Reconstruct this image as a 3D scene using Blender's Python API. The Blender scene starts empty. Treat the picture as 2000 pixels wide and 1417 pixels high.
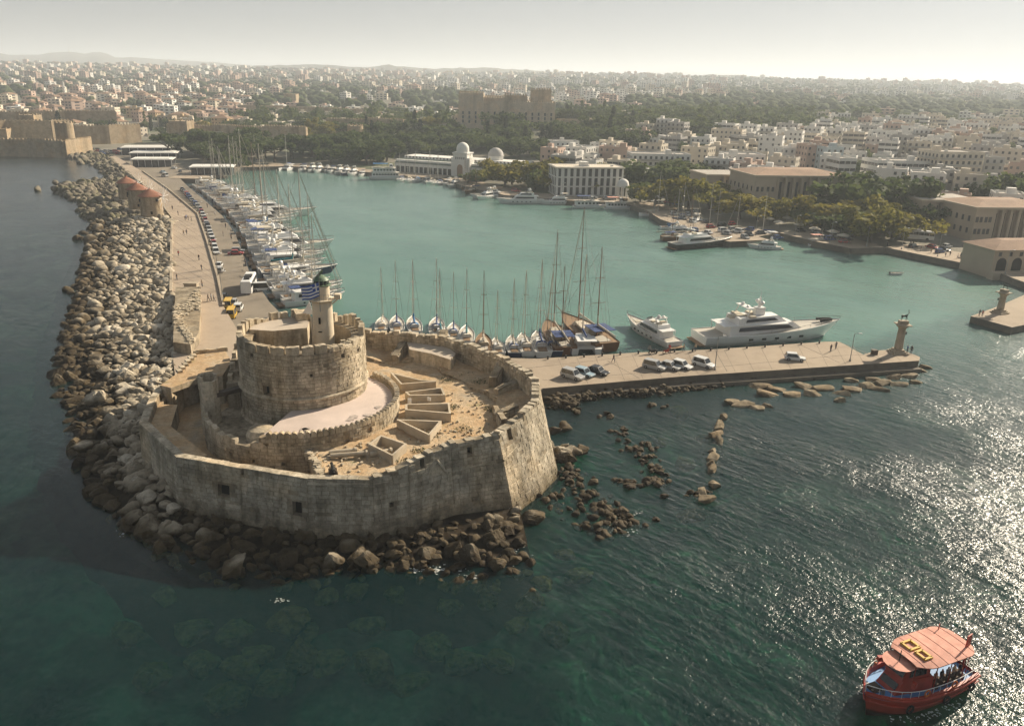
import bpy, math, random
import numpy as np
from mathutils import Vector, Matrix
random.seed(7); rng = np.random.default_rng(7)
S = bpy.context.scene
COL = S.collection
# ---------------------------------------------------------------- camera
F_PX, CAM_H, IMG_W, IMG_H, ROLL, HORIZON = 1557.0, 51.0, 2000, 1417, 0.025, 163.0
PITCH = math.atan((IMG_H/2-HORIZON)/F_PX)
_fw = Vector((0, math.cos(PITCH), -math.sin(PITCH)))
_up0 = Vector((0, math.sin(PITCH), math.cos(PITCH))); _rt0 = Vector((1, 0, 0))
_rt = _rt0*math.cos(ROLL)+_up0*math.sin(ROLL); _up = -_rt0*math.sin(ROLL)+_up0*math.cos(ROLL)
cam = bpy.data.cameras.new('camera'); camo = bpy.data.objects.new('camera', cam); COL.objects.link(camo)
M = Matrix.Identity(4)
for i in range(3):
    M[i][0] = _rt[i]; M[i][1] = _up[i]; M[i][2] = -_fw[i]
M[0][3], M[1][3], M[2][3] = 0, 0, CAM_H
camo.matrix_world = M
cam.sensor_fit = 'HORIZONTAL'; cam.sensor_width = 36; cam.lens = F_PX/IMG_W*36
cam.clip_start = 0.5; cam.clip_end = 60000
S.camera = camo
# ---------------------------------------------------------------- light
SUN_AZ, SUN_EL = math.radians(49), math.radians(29)      # azimuth clockwise from +Y
w = bpy.data.worlds.new('World'); S.world = w; w.use_nodes = True
nt = w.node_tree; bg = nt.nodes['Background']
sky = nt.nodes.new('ShaderNodeTexSky'); sky.sky_type = 'NISHITA'; sky.sun_disc = False
sky.sun_elevation = SUN_EL; sky.sun_rotation = SUN_AZ
sky.air_density = 1.0; sky.dust_density = 2.0; sky.ozone_density = 0.6; sky.altitude = 50
hs = nt.nodes.new('ShaderNodeHueSaturation'); hs.inputs['Saturation'].default_value = 0.28
tint = nt.nodes.new('ShaderNodeMix'); tint.data_type = 'RGBA'; tint.blend_type = 'MULTIPLY'
tint.inputs[0].default_value = 1.0; tint.inputs[7].default_value = (1.62, 1.73, 1.85, 1)
gm = nt.nodes.new('ShaderNodeGamma'); gm.inputs[1].default_value = 0.4      # even, milky sky of a hazy afternoon
nt.links.new(sky.outputs[0], gm.inputs[0]); nt.links.new(gm.outputs[0], hs.inputs['Color']); nt.links.new(hs.outputs[0], tint.inputs[6])
nt.links.new(tint.outputs[2], bg.inputs[0])
bg.inputs[1].default_value = 0.056
sun = bpy.data.lights.new('sun', 'SUN'); sun.energy = 5.0; sun.angle = math.radians(0.6); sun.color = (1, 0.87, 0.68)
suno = bpy.data.objects.new('sun', sun); COL.objects.link(suno)
SUN_DIR = Vector((math.sin(SUN_AZ)*math.cos(SUN_EL), math.cos(SUN_AZ)*math.cos(SUN_EL), math.sin(SUN_EL)))
suno.rotation_euler = SUN_DIR.to_track_quat('Z', 'Y').to_euler(); suno.location = (300, 300, 400)
S.view_settings.view_transform = 'Standard'; S.view_settings.look = 'None'
S.view_settings.exposure = 0.88; S.view_settings.gamma = 1.0; S.view_settings.use_curve_mapping = False
S.render.engine = 'CYCLES'
S.cycles.use_denoising = True; S.cycles.max_bounces = 6; S.cycles.transparent_max_bounces = 12
S.cycles.volume_bounces = 1; S.cycles.caustics_reflective = False; S.cycles.caustics_refractive = False
S.cycles.sample_clamp_indirect = 6; S.cycles.use_adaptive_sampling = True; S.cycles.adaptive_threshold = 0.03; S.cycles.adaptive_min_samples = 16
# ---------------------------------------------------------------- helpers
def ray(px, py):
    return _fw + _rt*((px-IMG_W/2)/F_PX) - _up*((py-IMG_H/2)/F_PX)
CAM = Vector((0, 0, CAM_H))
def P(px, py, z=0.0):
    """world point seen at a photo pixel, on the level z"""
    d = ray(px, py); return CAM + d*((z-CAM_H)/d.z)
def PY(px, py, Y):
    d = ray(px, py); return CAM + d*(Y/d.y)
def proj(p):
    v = Vector(p)-CAM; z = v.dot(_fw)
    if z < 1: return (-9999, -9999, z)
    return (IMG_W/2+F_PX*v.dot(_rt)/z, IMG_H/2-F_PX*v.dot(_up)/z, z)
def lerp(a, b, t): return a+(b-a)*t
def U(a, b): return random.uniform(a, b)

class MB:
    def __init__(s): s.v = []; s.f = []; s.m = []
    def add(s, vs, fs, mi=0):
        o = len(s.v); s.v += [tuple(x) for x in vs]; s.f += [tuple(i+o for i in f) for f in fs]; s.m += [mi]*len(fs); return s
    def box(s, c, d, rz=0.0, mi=0, taper=1.0):
        x, y, z = d[0]/2, d[1]/2, d[2]/2; cs, sn = math.cos(rz), math.sin(rz); vs = []
        for dz, t in ((-z, 1), (z, taper)):
            for dx, dy in ((-x, -y), (x, -y), (x, y), (-x, y)):
                dx *= t; dy *= t
                vs.append((c[0]+dx*cs-dy*sn, c[1]+dx*sn+dy*cs, c[2]+dz))
        return s.add(vs, [(0, 3, 2, 1), (4, 5, 6, 7), (0, 1, 5, 4), (1, 2, 6, 5), (2, 3, 7, 6), (3, 0, 4, 7)], mi)
    def bz(s, x0, x1, y0, y1, z0, z1, mi=0):
        return s.box(((x0+x1)/2, (y0+y1)/2, (z0+z1)/2), (x1-x0, y1-y0, z1-z0), 0, mi)
    def prism(s, poly, z0, z1, mi=0, mt=None, bottom=True, ztop=None):
        a = sum(poly[i][0]*poly[(i+1) % len(poly)][1]-poly[(i+1) % len(poly)][0]*poly[i][1] for i in range(len(poly)))
        if a < 0: poly = poly[::-1]; ztop = ztop[::-1] if ztop else None
        n = len(poly); vs = [(p[0], p[1], z0) for p in poly]+[(p[0], p[1], ztop[i] if ztop else z1) for i, p in enumerate(poly)]
        s.add(vs, [(i, (i+1) % n, n+(i+1) % n, n+i) for i in range(n)], mi)
        s.add(vs[n:], [tuple(range(n))], mi if mt is None else mt)
        if bottom: s.add(vs[:n], [tuple(range(n-1, -1, -1))], mi)
        return s
    def lathe(s, prof, n=16, c=(0, 0, 0), mi=0, cap=True, a0=0.0, a1=None):
        full = a1 is None; a1 = a0+2*math.pi if full else a1; k = n if full else n+1; vs = []
        for r, z in prof:
            for i in range(k):
                a = a0+(a1-a0)*i/n; vs.append((c[0]+r*math.cos(a), c[1]+r*math.sin(a), c[2]+z))
        fs = []
        for j in range(len(prof)-1):
            for i in range(n):
                i2 = (i+1) % k; fs.append((j*k+i, j*k+i2, (j+1)*k+i2, (j+1)*k+i))
        s.add(vs, fs, mi)
        if cap and full:
            if prof[-1][0] > 1e-3: s.add(vs[-k:], [tuple(range(k))], mi)
            if prof[0][0] > 1e-3: s.add(vs[:k], [tuple(range(k-1, -1, -1))], mi)
        return s
    def tube(s, p0, p1, r0, r1=None, n=6, mi=0):
        r1 = r0 if r1 is None else r1; p0 = Vector(p0); p1 = Vector(p1); d = (p1-p0)
        if d.length < 1e-6: return s
        q = d.to_track_quat('Z', 'Y'); vs = []
        for p, r in ((p0, r0), (p1, r1)):
            for i in range(n):
                a = 2*math.pi*i/n; vs.append(p+q@Vector((r*math.cos(a), r*math.sin(a), 0)))
        s.add(vs, [(i, (i+1) % n, n+(i+1) % n, n+i) for i in range(n)]+[tuple(range(n-1, -1, -1)), tuple(range(n, 2*n))], mi); return s
    def path(s, pts, r, n=6, mi=0):
        for a, b in zip(pts[:-1], pts[1:]): s.tube(a, b, r, r, n, mi)
        return s
    def loft(s, rings, mi=0, close=True, caps=True):
        n = len(rings[0]); vs = [p for r in rings for p in r]; fs = []
        for j in range(len(rings)-1):
            for i in range(n if close else n-1):
                i2 = (i+1) % n; fs.append((j*n+i, j*n+i2, (j+1)*n+i2, (j+1)*n+i))
        s.add(vs, fs, mi)
        if caps: s.add(rings[0], [tuple(range(n-1, -1, -1))], mi); s.add(rings[-1], [tuple(range(n))], mi)
        return s
    def mesh(s, name, mats, smooth=False, fix=True):
        me = bpy.data.meshes.new(name); me.from_pydata(s.v, [], s.f)
        for m in (mats if isinstance(mats, (list, tuple)) else [mats]): me.materials.append(m)
        if any(s.m): me.polygons.foreach_set('material_index', s.m)
        if smooth: me.polygons.foreach_set('use_smooth', [True]*len(s.f))
        me.update()
        return me
    def build(s, name, mats, parent=None, smooth=False, loc=None):
        return link(name, s.mesh(name, mats, smooth), parent, loc)
def link(name, me, parent=None, loc=None, rz=None):
    o = bpy.data.objects.new(name, me); COL.objects.link(o)
    if parent is not None: o.parent = parent
    if loc is not None: o.location = loc
    if rz is not None: o.rotation_euler = (0, 0, rz)
    return o
def tag(o, label=None, cat=None, group=None, kind=None):
    if label: o['label'] = label
    if cat: o['category'] = cat
    if group: o['group'] = group
    if kind: o['kind'] = kind
    return o
def thing(name, label, cat, loc=(0, 0, 0), rz=0.0, group=None):
    o = link(name, None, None, loc, rz); return tag(o, label, cat, group)
def struct(name, mb, mats, smooth=False, parent=None):
    o = mb.build(name, mats, parent, smooth)
    if parent is None: o['kind'] = 'structure'
    return o
def dup(root, loc=None, rz=None, scale=None, label=None, group=None, color=None):
    r = root.copy(); COL.objects.link(r)
    if loc is not None: r.location = loc
    if rz is not None: r.rotation_euler = (0, 0, rz)
    if scale is not None: r.scale = scale if isinstance(scale, (tuple, list)) else (scale,)*3
    if label: r['label'] = label
    if group: r['group'] = group
    for ch in root.children:
        c = ch.copy(); COL.objects.link(c); c.parent = r
        for g in ch.children:
            d = g.copy(); COL.objects.link(d); d.parent = c
    return r

# ---------------------------------------------------------------- materials
def newmat(name):
    m = bpy.data.materials.new(name); m.use_nodes = True; n = m.node_tree.nodes; l = m.node_tree.links
    return m, n, l, n['Principled BSDF']
def node(n, t, **kw):
    x = n.new('ShaderNode'+t)
    for k, v in kw.items(): setattr(x, k, v)
    return x
def texco(n, l, kind='Object', scale=None, world=False):
    if world:
        g = node(n, 'NewGeometry'); src = g.outputs['Position']
    else:
        g = node(n, 'TexCoord'); src = g.outputs[kind]
    if scale is None: return src
    m = node(n, 'Mapping'); m.inputs['Scale'].default_value = scale if isinstance(scale, tuple) else (scale,)*3
    l.new(src, m.inputs[0]); return m.outputs[0]
def noise(n, l, co, scale, detail=4, rough=0.55):
    t = node(n, 'TexNoise'); t.inputs['Scale'].default_value = scale; t.inputs['Detail'].default_value = detail; t.inputs['Roughness'].default_value = rough
    if co is not None: l.new(co, t.inputs['Vector'])
    return t.outputs['Fac']
def ramp(n, l, fac, stops):
    r = node(n, 'ValToRGB'); e = r.color_ramp.elements
    while len(e) < len(stops): e.new(0.5)
    for i, (p, c) in enumerate(stops):
        e[i].position = p; e[i].color = (c[0], c[1], c[2], 1) if isinstance(c, (tuple, list)) else (c, c, c, 1)
    l.new(fac, r.inputs[0]); return r.outputs[0]
def mix(n, l, fac, a, b, blend='MIX'):
    m = node(n, 'Mix', data_type='RGBA', blend_type=blend)
    for s, i in ((fac, 0), (a, 6), (b, 7)):
        if isinstance(s, (int, float)): m.inputs[i].default_value = s
        elif isinstance(s, tuple): m.inputs[i].default_value = (s[0], s[1], s[2], 1)
        else: l.new(s, m.inputs[i])
    return m.outputs[2]
def mth(n, l, op, a, b=None, c=None, clamp=False):
    m = node(n, 'Math', operation=op); m.use_clamp = clamp
    for i, s in enumerate((a, b, c)):
        if s is None: continue
        if isinstance(s, (int, float)): m.inputs[i].default_value = s
        else: l.new(s, m.inputs[i])
    return m.outputs[0]
def bump(n, l, bsdf, h, strength=0.5, dist=0.1):
    b = node(n, 'Bump'); b.inputs['Strength'].default_value = strength; b.inputs['Distance'].default_value = dist
    l.new(h, b.inputs['Height']); l.new(b.outputs[0], bsdf.inputs['Normal']); return b
def simple(name, col, rough=0.6, var=0.15, nscale=1.0, metal=0.0, bmp=0.0, bdist=0.05, spec=0.4, objcol=False, world=True):
    """paint-like surface: base colour broken by two scales of noise"""
    m, n, l, b = newmat(name)
    co = texco(n, l, world=world)
    f = noise(n, l, co, nscale, 5); f2 = noise(n, l, co, nscale*0.13, 3)
    f = mth(n, l, 'MULTIPLY_ADD', f2, 0.6, mth(n, l, 'MULTIPLY', f, 0.4))
    sh = ramp(n, l, f, [(0.3, 1-var*1.6), (0.7, 1+var*0.6)])
    if objcol:
        oi = node(n, 'ObjectInfo'); base = oi.outputs['Color']
    else: base = (col[0], col[1], col[2])
    c = mix(n, l, 1.0, base, sh, 'MULTIPLY'); l.new(c, b.inputs['Base Color'])
    b.inputs['Roughness'].default_value = rough; b.inputs['Metallic'].default_value = metal; b.inputs['Specular IOR Level'].default_value = spec
    if bmp: bump(n, l, b, noise(n, l, co, nscale*3, 5), bmp, bdist)
    return m
def island_rand(n):
    g = node(n, 'NewGeometry'); return g.outputs['Random Per Island']
# ---------------------------------------------------------------- the lie of the land
_QUAY_PX = [(392, 352), (425, 340), (470, 329), (560, 327), (640, 331), (740, 341), (800, 347), (860, 351), (905, 366), (985, 384),
            (1060, 390), (1130, 396), (1215, 398), (1262, 414), (1290, 432), (1425, 476), (1522, 458), (1585, 474), (1660, 489), (1728, 487),
            (1800, 502), (1870, 516), (1930, 530), (2010, 560), (2120, 590)]
QUAY = [P(x, y, 1.2) for x, y in _QUAY_PX]
_SX = [-900, P(0, 298, 1).x, P(120, 300, 1).x, P(260, 305, 1).x] + [q.x for q in QUAY if q.x > P(400, 350, 1).x] + [400, 900]
_SY = [P(0, 296, 1).y, P(0, 298, 1).y, P(120, 300, 1).y, P(260, 305, 1).y] + [q.y for q in QUAY if q.x > P(400, 350, 1).x] + [QUAY[-1].y-60, 150]
_o = np.argsort(_SX); _SX = np.array(_SX)[_o]; _SY = np.array(_SY)[_o]
def shore_y(x): return np.interp(x, _SX, _SY)
def land_h(x, y):
    """height of the land above the sea, by distance behind the shore"""
    s = (y-shore_y(x))*0.85
    h = 1.9+np.interp(s, [0, 90, 300, 700, 1400, 2600, 3600, 9000], [0, 0, 9, 24, 44, 88, 60, 20])
    # hill of the palace
    h = h+9*np.exp(-(((x-10)/130.)**2+((y-700)/110.)**2))
    return h
def T(px, py):
    """where a photo pixel meets the land"""
    d = ray(px, py); lo = None
    t = 150.0
    for k in range(400):
        p = CAM+d*t
        hh = float(land_h(p.x, p.y)) if p.y > shore_y(p.x) else 1.5
        if p.z < hh: break
        t += max(1.5, (p.z-hh)*2.0)
        if t > 9000: break
    lo, hi = t-max(1.5, 60), t
    for k in range(14):
        md = (lo+hi)/2; p = CAM+d*md
        hh = float(land_h(p.x, p.y)) if p.y > shore_y(p.x) else 1.5
        if p.z < hh: hi = md
        else: lo = md
    p = CAM+d*hi; p.z = float(land_h(p.x, p.y)); return p
def G(x, y): return Vector((x, y, float(land_h(x, y))))

# ---------------------------------------------------------------- materials of the setting
def mat_ground():
    m, n, l, b = newmat('earth_and_paving'); co = texco(n, l, world=True)
    f = noise(n, l, co, 0.02, 6); g = noise(n, l, co, 0.35, 4)
    c = ramp(n, l, f, [(0.35, (0.16, 0.15, 0.12)), (0.5, (0.22, 0.20, 0.16)), (0.62, (0.12, 0.13, 0.08))])
    c = mix(n, l, 0.5, c, ramp(n, l, g, [(0.3, 0.45), (0.7, 0.6)]), 'OVERLAY')
    z = node(n, 'SeparateXYZ'); l.new(co, z.inputs[0])
    bed = ramp(n, l, noise(n, l, co, 0.09, 5, 0.65), [(0.38, (0.025, 0.04, 0.022)), (0.5, (0.10, 0.12, 0.07)), (0.62, (0.27, 0.26, 0.16))])
    k = ramp(n, l, mth(n, l, 'MULTIPLY_ADD', z.outputs[2], 0.5, 0.5), [(0.3, 0.0), (0.7, 1.0)])
    l.new(mix(n, l, k, bed, c), b.inputs['Base Color']); b.inputs['Roughness'].default_value = 0.95
    b.inputs['Specular IOR Level'].default_value = 0.1
    bump(n, l, b, noise(n, l, co, 0.5, 5), 0.6, 0.3); return m
M_GROUND = mat_ground()
def mat_paving(name, base, joint=2.0, stain=0.25):
    m, n, l, b = newmat(name); co = texco(n, l, world=True)
    f = noise(n, l, co, 0.25, 6, 0.6); g = noise(n, l, co, 3.0, 4); q = noise(n, l, co, 0.05, 3)
    v = ramp(n, l, f, [(0.28, 1-stain*1.5), (0.5, 1.0), (0.75, 1+stain*0.5)])
    c = mix(n, l, 1.0, base, v, 'MULTIPLY'); c = mix(n, l, 1.0, c, ramp(n, l, g, [(0.3, 0.86), (0.7, 1.06)]), 'MULTIPLY')
    c = mix(n, l, 0.5, c, mix(n, l, 1.0, base, ramp(n, l, q, [(0.35, (0.72, 0.70, 0.68)), (0.65, (1.08, 1.05, 1.0))]), 'MULTIPLY'))
    l.new(c, b.inputs['Base Color']); b.inputs['Roughness'].default_value = 0.9; b.inputs['Specular IOR Level'].default_value = 0.2
    bump(n, l, b, g, 0.35, 0.02); return m
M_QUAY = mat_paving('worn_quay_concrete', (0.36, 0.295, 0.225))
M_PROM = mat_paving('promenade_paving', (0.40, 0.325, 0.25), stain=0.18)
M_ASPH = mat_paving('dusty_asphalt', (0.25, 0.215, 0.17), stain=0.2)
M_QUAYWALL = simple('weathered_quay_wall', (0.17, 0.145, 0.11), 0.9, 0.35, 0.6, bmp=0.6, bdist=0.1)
M_WHITELINE = simple('road_line_paint', (0.55, 0.52, 0.46), 0.8, 0.2, 2.0)

# ---------------------------------------------------------------- ground sheet: sea bed and land in one, out to the horizon
def build_ground():
    ys = np.concatenate([np.arange(20, 200, 6), np.arange(200, 620, 8), np.arange(620, 1200, 22), np.geomspace(1200, 16000, 46)])
    xs0 = np.linspace(-1, 1, 150)
    V = []
    for y in ys:
        half = 120+y*0.95
        x = xs0*half
        s = (y-shore_y(x))
        mound = np.zeros_like(x)
        k = np.clip((s-1.5)/9.0, 0, 1)
        deep = -4.6+1.3*np.sin(x*0.07+1)*np.cos(y*0.09)+0.9*np.sin(x*0.23+y*0.17)+0.5*np.sin(x*.61-y*.43)
        h = deep*(1-k)+land_h(x, np.full_like(x, y))*k
        far = np.clip((y-3200)/3000, 0, 1)
        V += [(float(a), float(y), float(b)-0.0) for a, b in zip(x, h)]
    nx = len(xs0); Fc = [(j*nx+i, j*nx+i+1, (j+1)*nx+i+1, (j+1)*nx+i) for j in range(len(ys)-1) for i in range(nx-1)]
    mb = MB(); mb.add(V, Fc); o = struct('ground', mb, M_GROUND, True); return o
build_ground()

# ---------------------------------------------------------------- water
HARB = [P(545, 600), P(500, 520), P(455, 445), P(385, 350)] + QUAY[:-1] + [P(1960, 612), P(1700, 690), P(960, 680), P(700, 650)]
def mat_water():
    m, n, l, b = newmat('sea_water'); n.remove(b); out = n['Material Output']
    co = texco(n, l, world=True)
    at = node(n, 'Attribute'); at.attribute_name = 'murk'; murk = at.outputs['Fac']
    mp = node(n, 'Mapping'); mp.vector_type = 'POINT'; mp.inputs['Rotation'].default_value = (0, 0, math.radians(41)); l.new(co, mp.inputs[0])
    def st(s, k):
        q = node(n, 'Mapping'); q.inputs['Scale'].default_value = (s*k, s, s); l.new(mp.outputs[0], q.inputs[0]); return q.outputs[0]
    big = noise(n, l, st(0.035, 0.8), 1.0, 3); wind = ramp(n, l, big, [(0.38, 0.35), (0.62, 1.0)])
    w1 = noise(n, l, st(0.85, 0.40), 1.0, 1, 0.5); w2 = noise(n, l, st(2.0, 0.85), 1.0, 3, 0.62); w3 = noise(n, l, st(0.16, 0.5), 1.0, 1)
    h = mth(n, l, 'MULTIPLY_ADD', w1, 0.46, mth(n, l, 'MULTIPLY', w2, 0.235)); h = mth(n, l, 'MULTIPLY_ADD', w3, 0.35, h)
    east = node(n, 'SeparateXYZ'); l.new(co, east.inputs[0])
    ex = mth(n, l, 'MULTIPLY_ADD', east.outputs[0], 1/70., 0.62, clamp=True)         # lee of the fort to the west, open water to the east
    amp = mth(n, l, 'MULTIPLY', mth(n, l, 'MULTIPLY_ADD', ex, 0.62, 0.38), mth(n, l, 'MULTIPLY_ADD', murk, -0.55, 1.0))
    amp = mth(n, l, 'MULTIPLY', amp, wind)
    bp = node(n, 'Bump'); bp.inputs['Distance'].default_value = 1.0; bp.inputs['Strength'].default_value = 1.0
    l.new(mth(n, l, 'MULTIPLY', h, amp), bp.inputs['Height'])
    patch = noise(n, l, st(0.05, 0.6), 1.0, 4)
    outer = ramp(n, l, patch, [(0.35, (0.010, 0.062, 0.070)), (0.65, (0.014, 0.076, 0.074))])
    inner = ramp(n, l, patch, [(0.35, (0.085, 0.185, 0.155)), (0.65, (0.115, 0.225, 0.185))])
    dif = node(n, 'BsdfDiffuse'); l.new(mix(n, l, murk, outer, inner), dif.inputs[0])
    tr = node(n, 'BsdfTransparent'); tr.inputs[0].default_value = (0.92, 0.97, 0.96, 1)
    body = node(n, 'MixShader'); l.new(mth(n, l, 'MULTIPLY_ADD', murk, 0.80, 0.18, clamp=True), body.inputs[0]); l.new(tr.outputs[0], body.inputs[1]); l.new(dif.outputs[0], body.inputs[2])
    gl = node(n, 'BsdfGlossy'); gl.inputs['Roughness'].default_value = 0.22; l.new(bp.outputs[0], gl.inputs['Normal'])
    fr = node(n, 'Fresnel'); fr.inputs[0].default_value = 1.333; l.new(bp.outputs[0], fr.inputs['Normal'])
    mx = node(n, 'MixShader'); l.new(fr.outputs[0], mx.inputs[0]); l.new(body.outputs[0], mx.inputs[1]); l.new(gl.outputs[0], mx.inputs[2])
    l.new(mx.outputs[0], out.inputs[0])
    va = node(n, 'VolumeAbsorption'); va.inputs[0].default_value = (0.10, 0.82, 0.70, 1); va.inputs[1].default_value = 0.17; l.new(va.outputs[0], out.inputs[1]); return m
M_WATER = mat_water()
def seg_dist(px, py, poly):
    d = np.full(px.shape, 1e9); ins = np.zeros(px.shape, bool); n = len(poly)
    for i in range(n):
        a, b = poly[i], poly[(i+1) % n]; ax, ay, bx, by = a.x, a.y, b.x, b.y
        dx, dy = bx-ax, by-ay; t = np.clip(((px-ax)*dx+(py-ay)*dy)/(dx*dx+dy*dy+1e-9), 0, 1)
        d = np.minimum(d, np.hypot(px-ax-t*dx, py-ay-t*dy))
        c = ((ay > py) != (by > py)) & (px < (bx-ax)*(py-ay)/(by-ay+1e-12)+ax); ins ^= c
    return np.where(ins, -d, d)
def build_water():
    ys = np.concatenate([np.arange(10, 330, 5), np.arange(330, 640, 12)]); xs = np.concatenate([np.arange(-700, -200, 25), np.arange(-200, 240, 5), np.arange(240, 601, 30)])
    X, Y = np.meshgrid(xs, ys); D = seg_dist(X, Y, HARB)
    # the milky harbour water thins out through its mouth
    k = np.clip(0.5-D/14.0, 0, 1); mouth = np.hypot(X-P(1850, 655).x, Y-P(1850, 655).y)
    k = np.maximum(k, np.clip(1-(D+8)/70.0, 0, 1)*np.clip(1-mouth/95, 0, 1)*0.9)
    V = np.stack([X, Y, np.zeros_like(X)], -1).reshape(-1, 3); nx = len(xs)
    mb = MB(); mb.add([tuple(map(float, v)) for v in V], [(j*nx+i, j*nx+i+1, (j+1)*nx+i+1, (j+1)*nx+i) for j in range(len(ys)-1) for i in range(nx-1)])
    nt_ = len(mb.v); ny = len(ys); rim = [i for i in range(nx)]+[j*nx+nx-1 for j in range(1, ny)]+[(ny-1)*nx+i for i in range(nx-2, -1, -1)]+[j*nx for j in range(ny-2, 0, -1)]
    lowv = [(mb.v[i][0], mb.v[i][1], -9.2) for i in rim]; mb.v += lowv; r_ = len(rim); k = np.concatenate([k.reshape(-1), np.zeros(r_)])
    mb.f += [(rim[i], nt_+i, nt_+(i+1) % r_, rim[(i+1) % r_]) for i in range(r_)]+[tuple(nt_+i for i in range(r_-1, -1, -1))]; mb.m += [0]*(r_+1)
    o = struct('sea_water', mb, M_WATER); a = o.data.attributes.new('murk', 'FLOAT', 'POINT'); a.data.foreach_set('value', k.reshape(-1).astype('f'))
build_water()
# ---------------------------------------------------------------- moles, quays, promenade
def pl(pts, z): return [tuple(P(x, y, z)[:2]) for x, y in pts]
def quay(name, px, z, mt, zb=-7.0, wall=None, label=None):
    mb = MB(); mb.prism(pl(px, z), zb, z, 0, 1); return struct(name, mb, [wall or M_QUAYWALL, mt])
ROAD_R = [(600, 640), (548, 612), (525, 588), (486, 528), (460, 457), (434, 421), (395, 387), (366, 363), (352, 349), (392, 350)]
ROAD_L = [(470, 660), (440, 600), (426, 541), (405, 470), (387, 418), (330, 370), (280, 335), (222, 303)]
quay('mole_road', ROAD_R+[(440, 336), (470, 326), (300, 296), (240, 292)]+ROAD_L[::-1]+[(480, 700), (700, 700)], 1.8, M_ASPH)
PROM_L = [(340, 640), (334, 572), (335, 480), (336, 426), (318, 402), (292, 372), (250, 338), (214, 306)]
PROM_R = [(470, 655), (437, 598), (425, 541), (404, 470), (386, 418), (329, 370), (279, 335), (224, 304)]
quay('promenade', PROM_L[::-1]+[(338, 700), (345, 760), (480, 760)]+PROM_R, 3.2, M_PROM)
MOLE = [(700, 655), (850, 676), (960, 698), (1050, 700), (1245, 688), (1391, 682), (1612, 667), (1640, 667), (1686, 692), (1713, 684), (1760, 682), (1797, 697), (1795, 704), (1340, 734), (1060, 758), (1000, 790), (800, 800)]
quay('harbour_mole', MOLE, 2.0, M_QUAY)
mb = MB()      # stepped ledge along the seaward face of the mole
lf = [P(1060, 758, 2), P(1340, 734, 2), P(1795, 704, 2)]
for a, b in zip(lf[:-1], lf[1:]):
    d = (b-a).normalized(); nrm = Vector((d.y, -d.x, 0)); c = (a+b)/2+nrm*0.6; c.z = -2.6
    mb.box(c, ((b-a).length, 1.2, 6.6), math.atan2(d.y, d.x))
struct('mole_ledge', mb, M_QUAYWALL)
quay('eastern_mole', [(1896, 617), (1944, 600), (2030, 563), (2300, 480), (2400, 560), (2060, 622), (1977, 639)], 1.6, M_QUAY)
# joints between the slabs of the mole surface: separate lines of paving
def strip(name, a, b, wdt, z, mat, parent=None):
    a = Vector(a); b = Vector(b); d = (b-a); mb = MB(); c = (a+b)/2
    mb.box((c.x, c.y, z), (d.length, wdt, 0.008), math.atan2(d.y, d.x)); return mb.build(name, mat, parent)
M_JOINT = simple('dark_joint', (0.17, 0.14, 0.11), 0.9, 0.2)
sl = link('paving_joints', None); tag(sl, kind='structure')
for k in range(26):      # dark lines across the promenade: paving joints that also paint thin post shadows
    t = k/25; i = t*(len(PROM_L)-3.001)+1; j = int(i); f = i-j; a = P(*PROM_L[j], 3.2).lerp(P(*PROM_L[j+1], 3.2), f); b = P(*PROM_R[j], 3.2).lerp(P(*PROM_R[j+1], 3.2), f); strip('paving_joint', a.lerp(b, .02), a.lerp(b, .97), .09, 3.206, M_JOINT, sl)
for k in range(20):
    px = 1090+36*k; a = P(px, np.interp(px, [1050, 1245, 1391, 1612, 1800], [701, 690, 684, 669, 690]), 2.0); b = P(px+22, np.interp(px+22, [1060, 1340, 1795], [756, 732, 703]), 2.0); strip('paving_joint', a, b, .07, 2.007, M_JOINT, sl)
for a, b in [((1060, 742), (1340, 722)), ((1340, 722), (1640, 694)), ((1000, 722), (1250, 694)), ((1640, 694), (1780, 690)), ((1186, 704), (1250, 739)), ((1396, 683), (1420, 725)), ((1560, 672), (1640, 708)), ((1640, 668), (1722, 702))]:
    strip('paving_joint', P(*a, 2.0), P(*b, 2.0), 0.14, 2.006, M_JOINT, sl)
# low kerb wall between promenade and road, with the stone bench block at its end
def wall_line(name, pts, wdt, h, mat, parent=None, z=None):
    mb = MB()
    for a, b in zip(pts[:-1], pts[1:]):
        a = Vector(a); b = Vector(b); d = b-a; c = (a+b)/2
        mb.box((c.x, c.y, a.z+h/2), (d.length+0.05, wdt, h), math.atan2(d.y, d.x))
    return mb.build(name, mat, parent)
M_PALESTONE = simple('pale_cut_stone', (0.40, 0.33, 0.24), 0.85, 0.25, 0.8, bmp=0.3)
o = wall_line('promenade_kerb', [P(x, y, 3.2) for x, y in PROM_R[1:-1]], 0.5, 0.45, M_PALESTONE); tag(o, 'long low stone kerb between promenade and car road', 'kerb')
o = wall_line('sea_wall', [P(x, y, 3.2) for x, y in PROM_L[1:-1]], 0.6, 0.55, M_PALESTONE); tag(o, 'low pale sea wall along the rock side of the promenade', 'wall')
mb = MB(); a = P(362, 569, 3.2); b = P(388, 567, 3.2); c = (a+b)/2; mb.box((c.x, c.y, 4.1), ((b-a).length, 1.6, 1.8)); mb.box((c.x, c.y, 5.1), ((b-a).length+.3, 1.9, 0.25))
o = mb.build('stone_block', M_PALESTONE); tag(o, 'squat stone block standing at the end of the wide promenade', 'wall')

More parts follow.
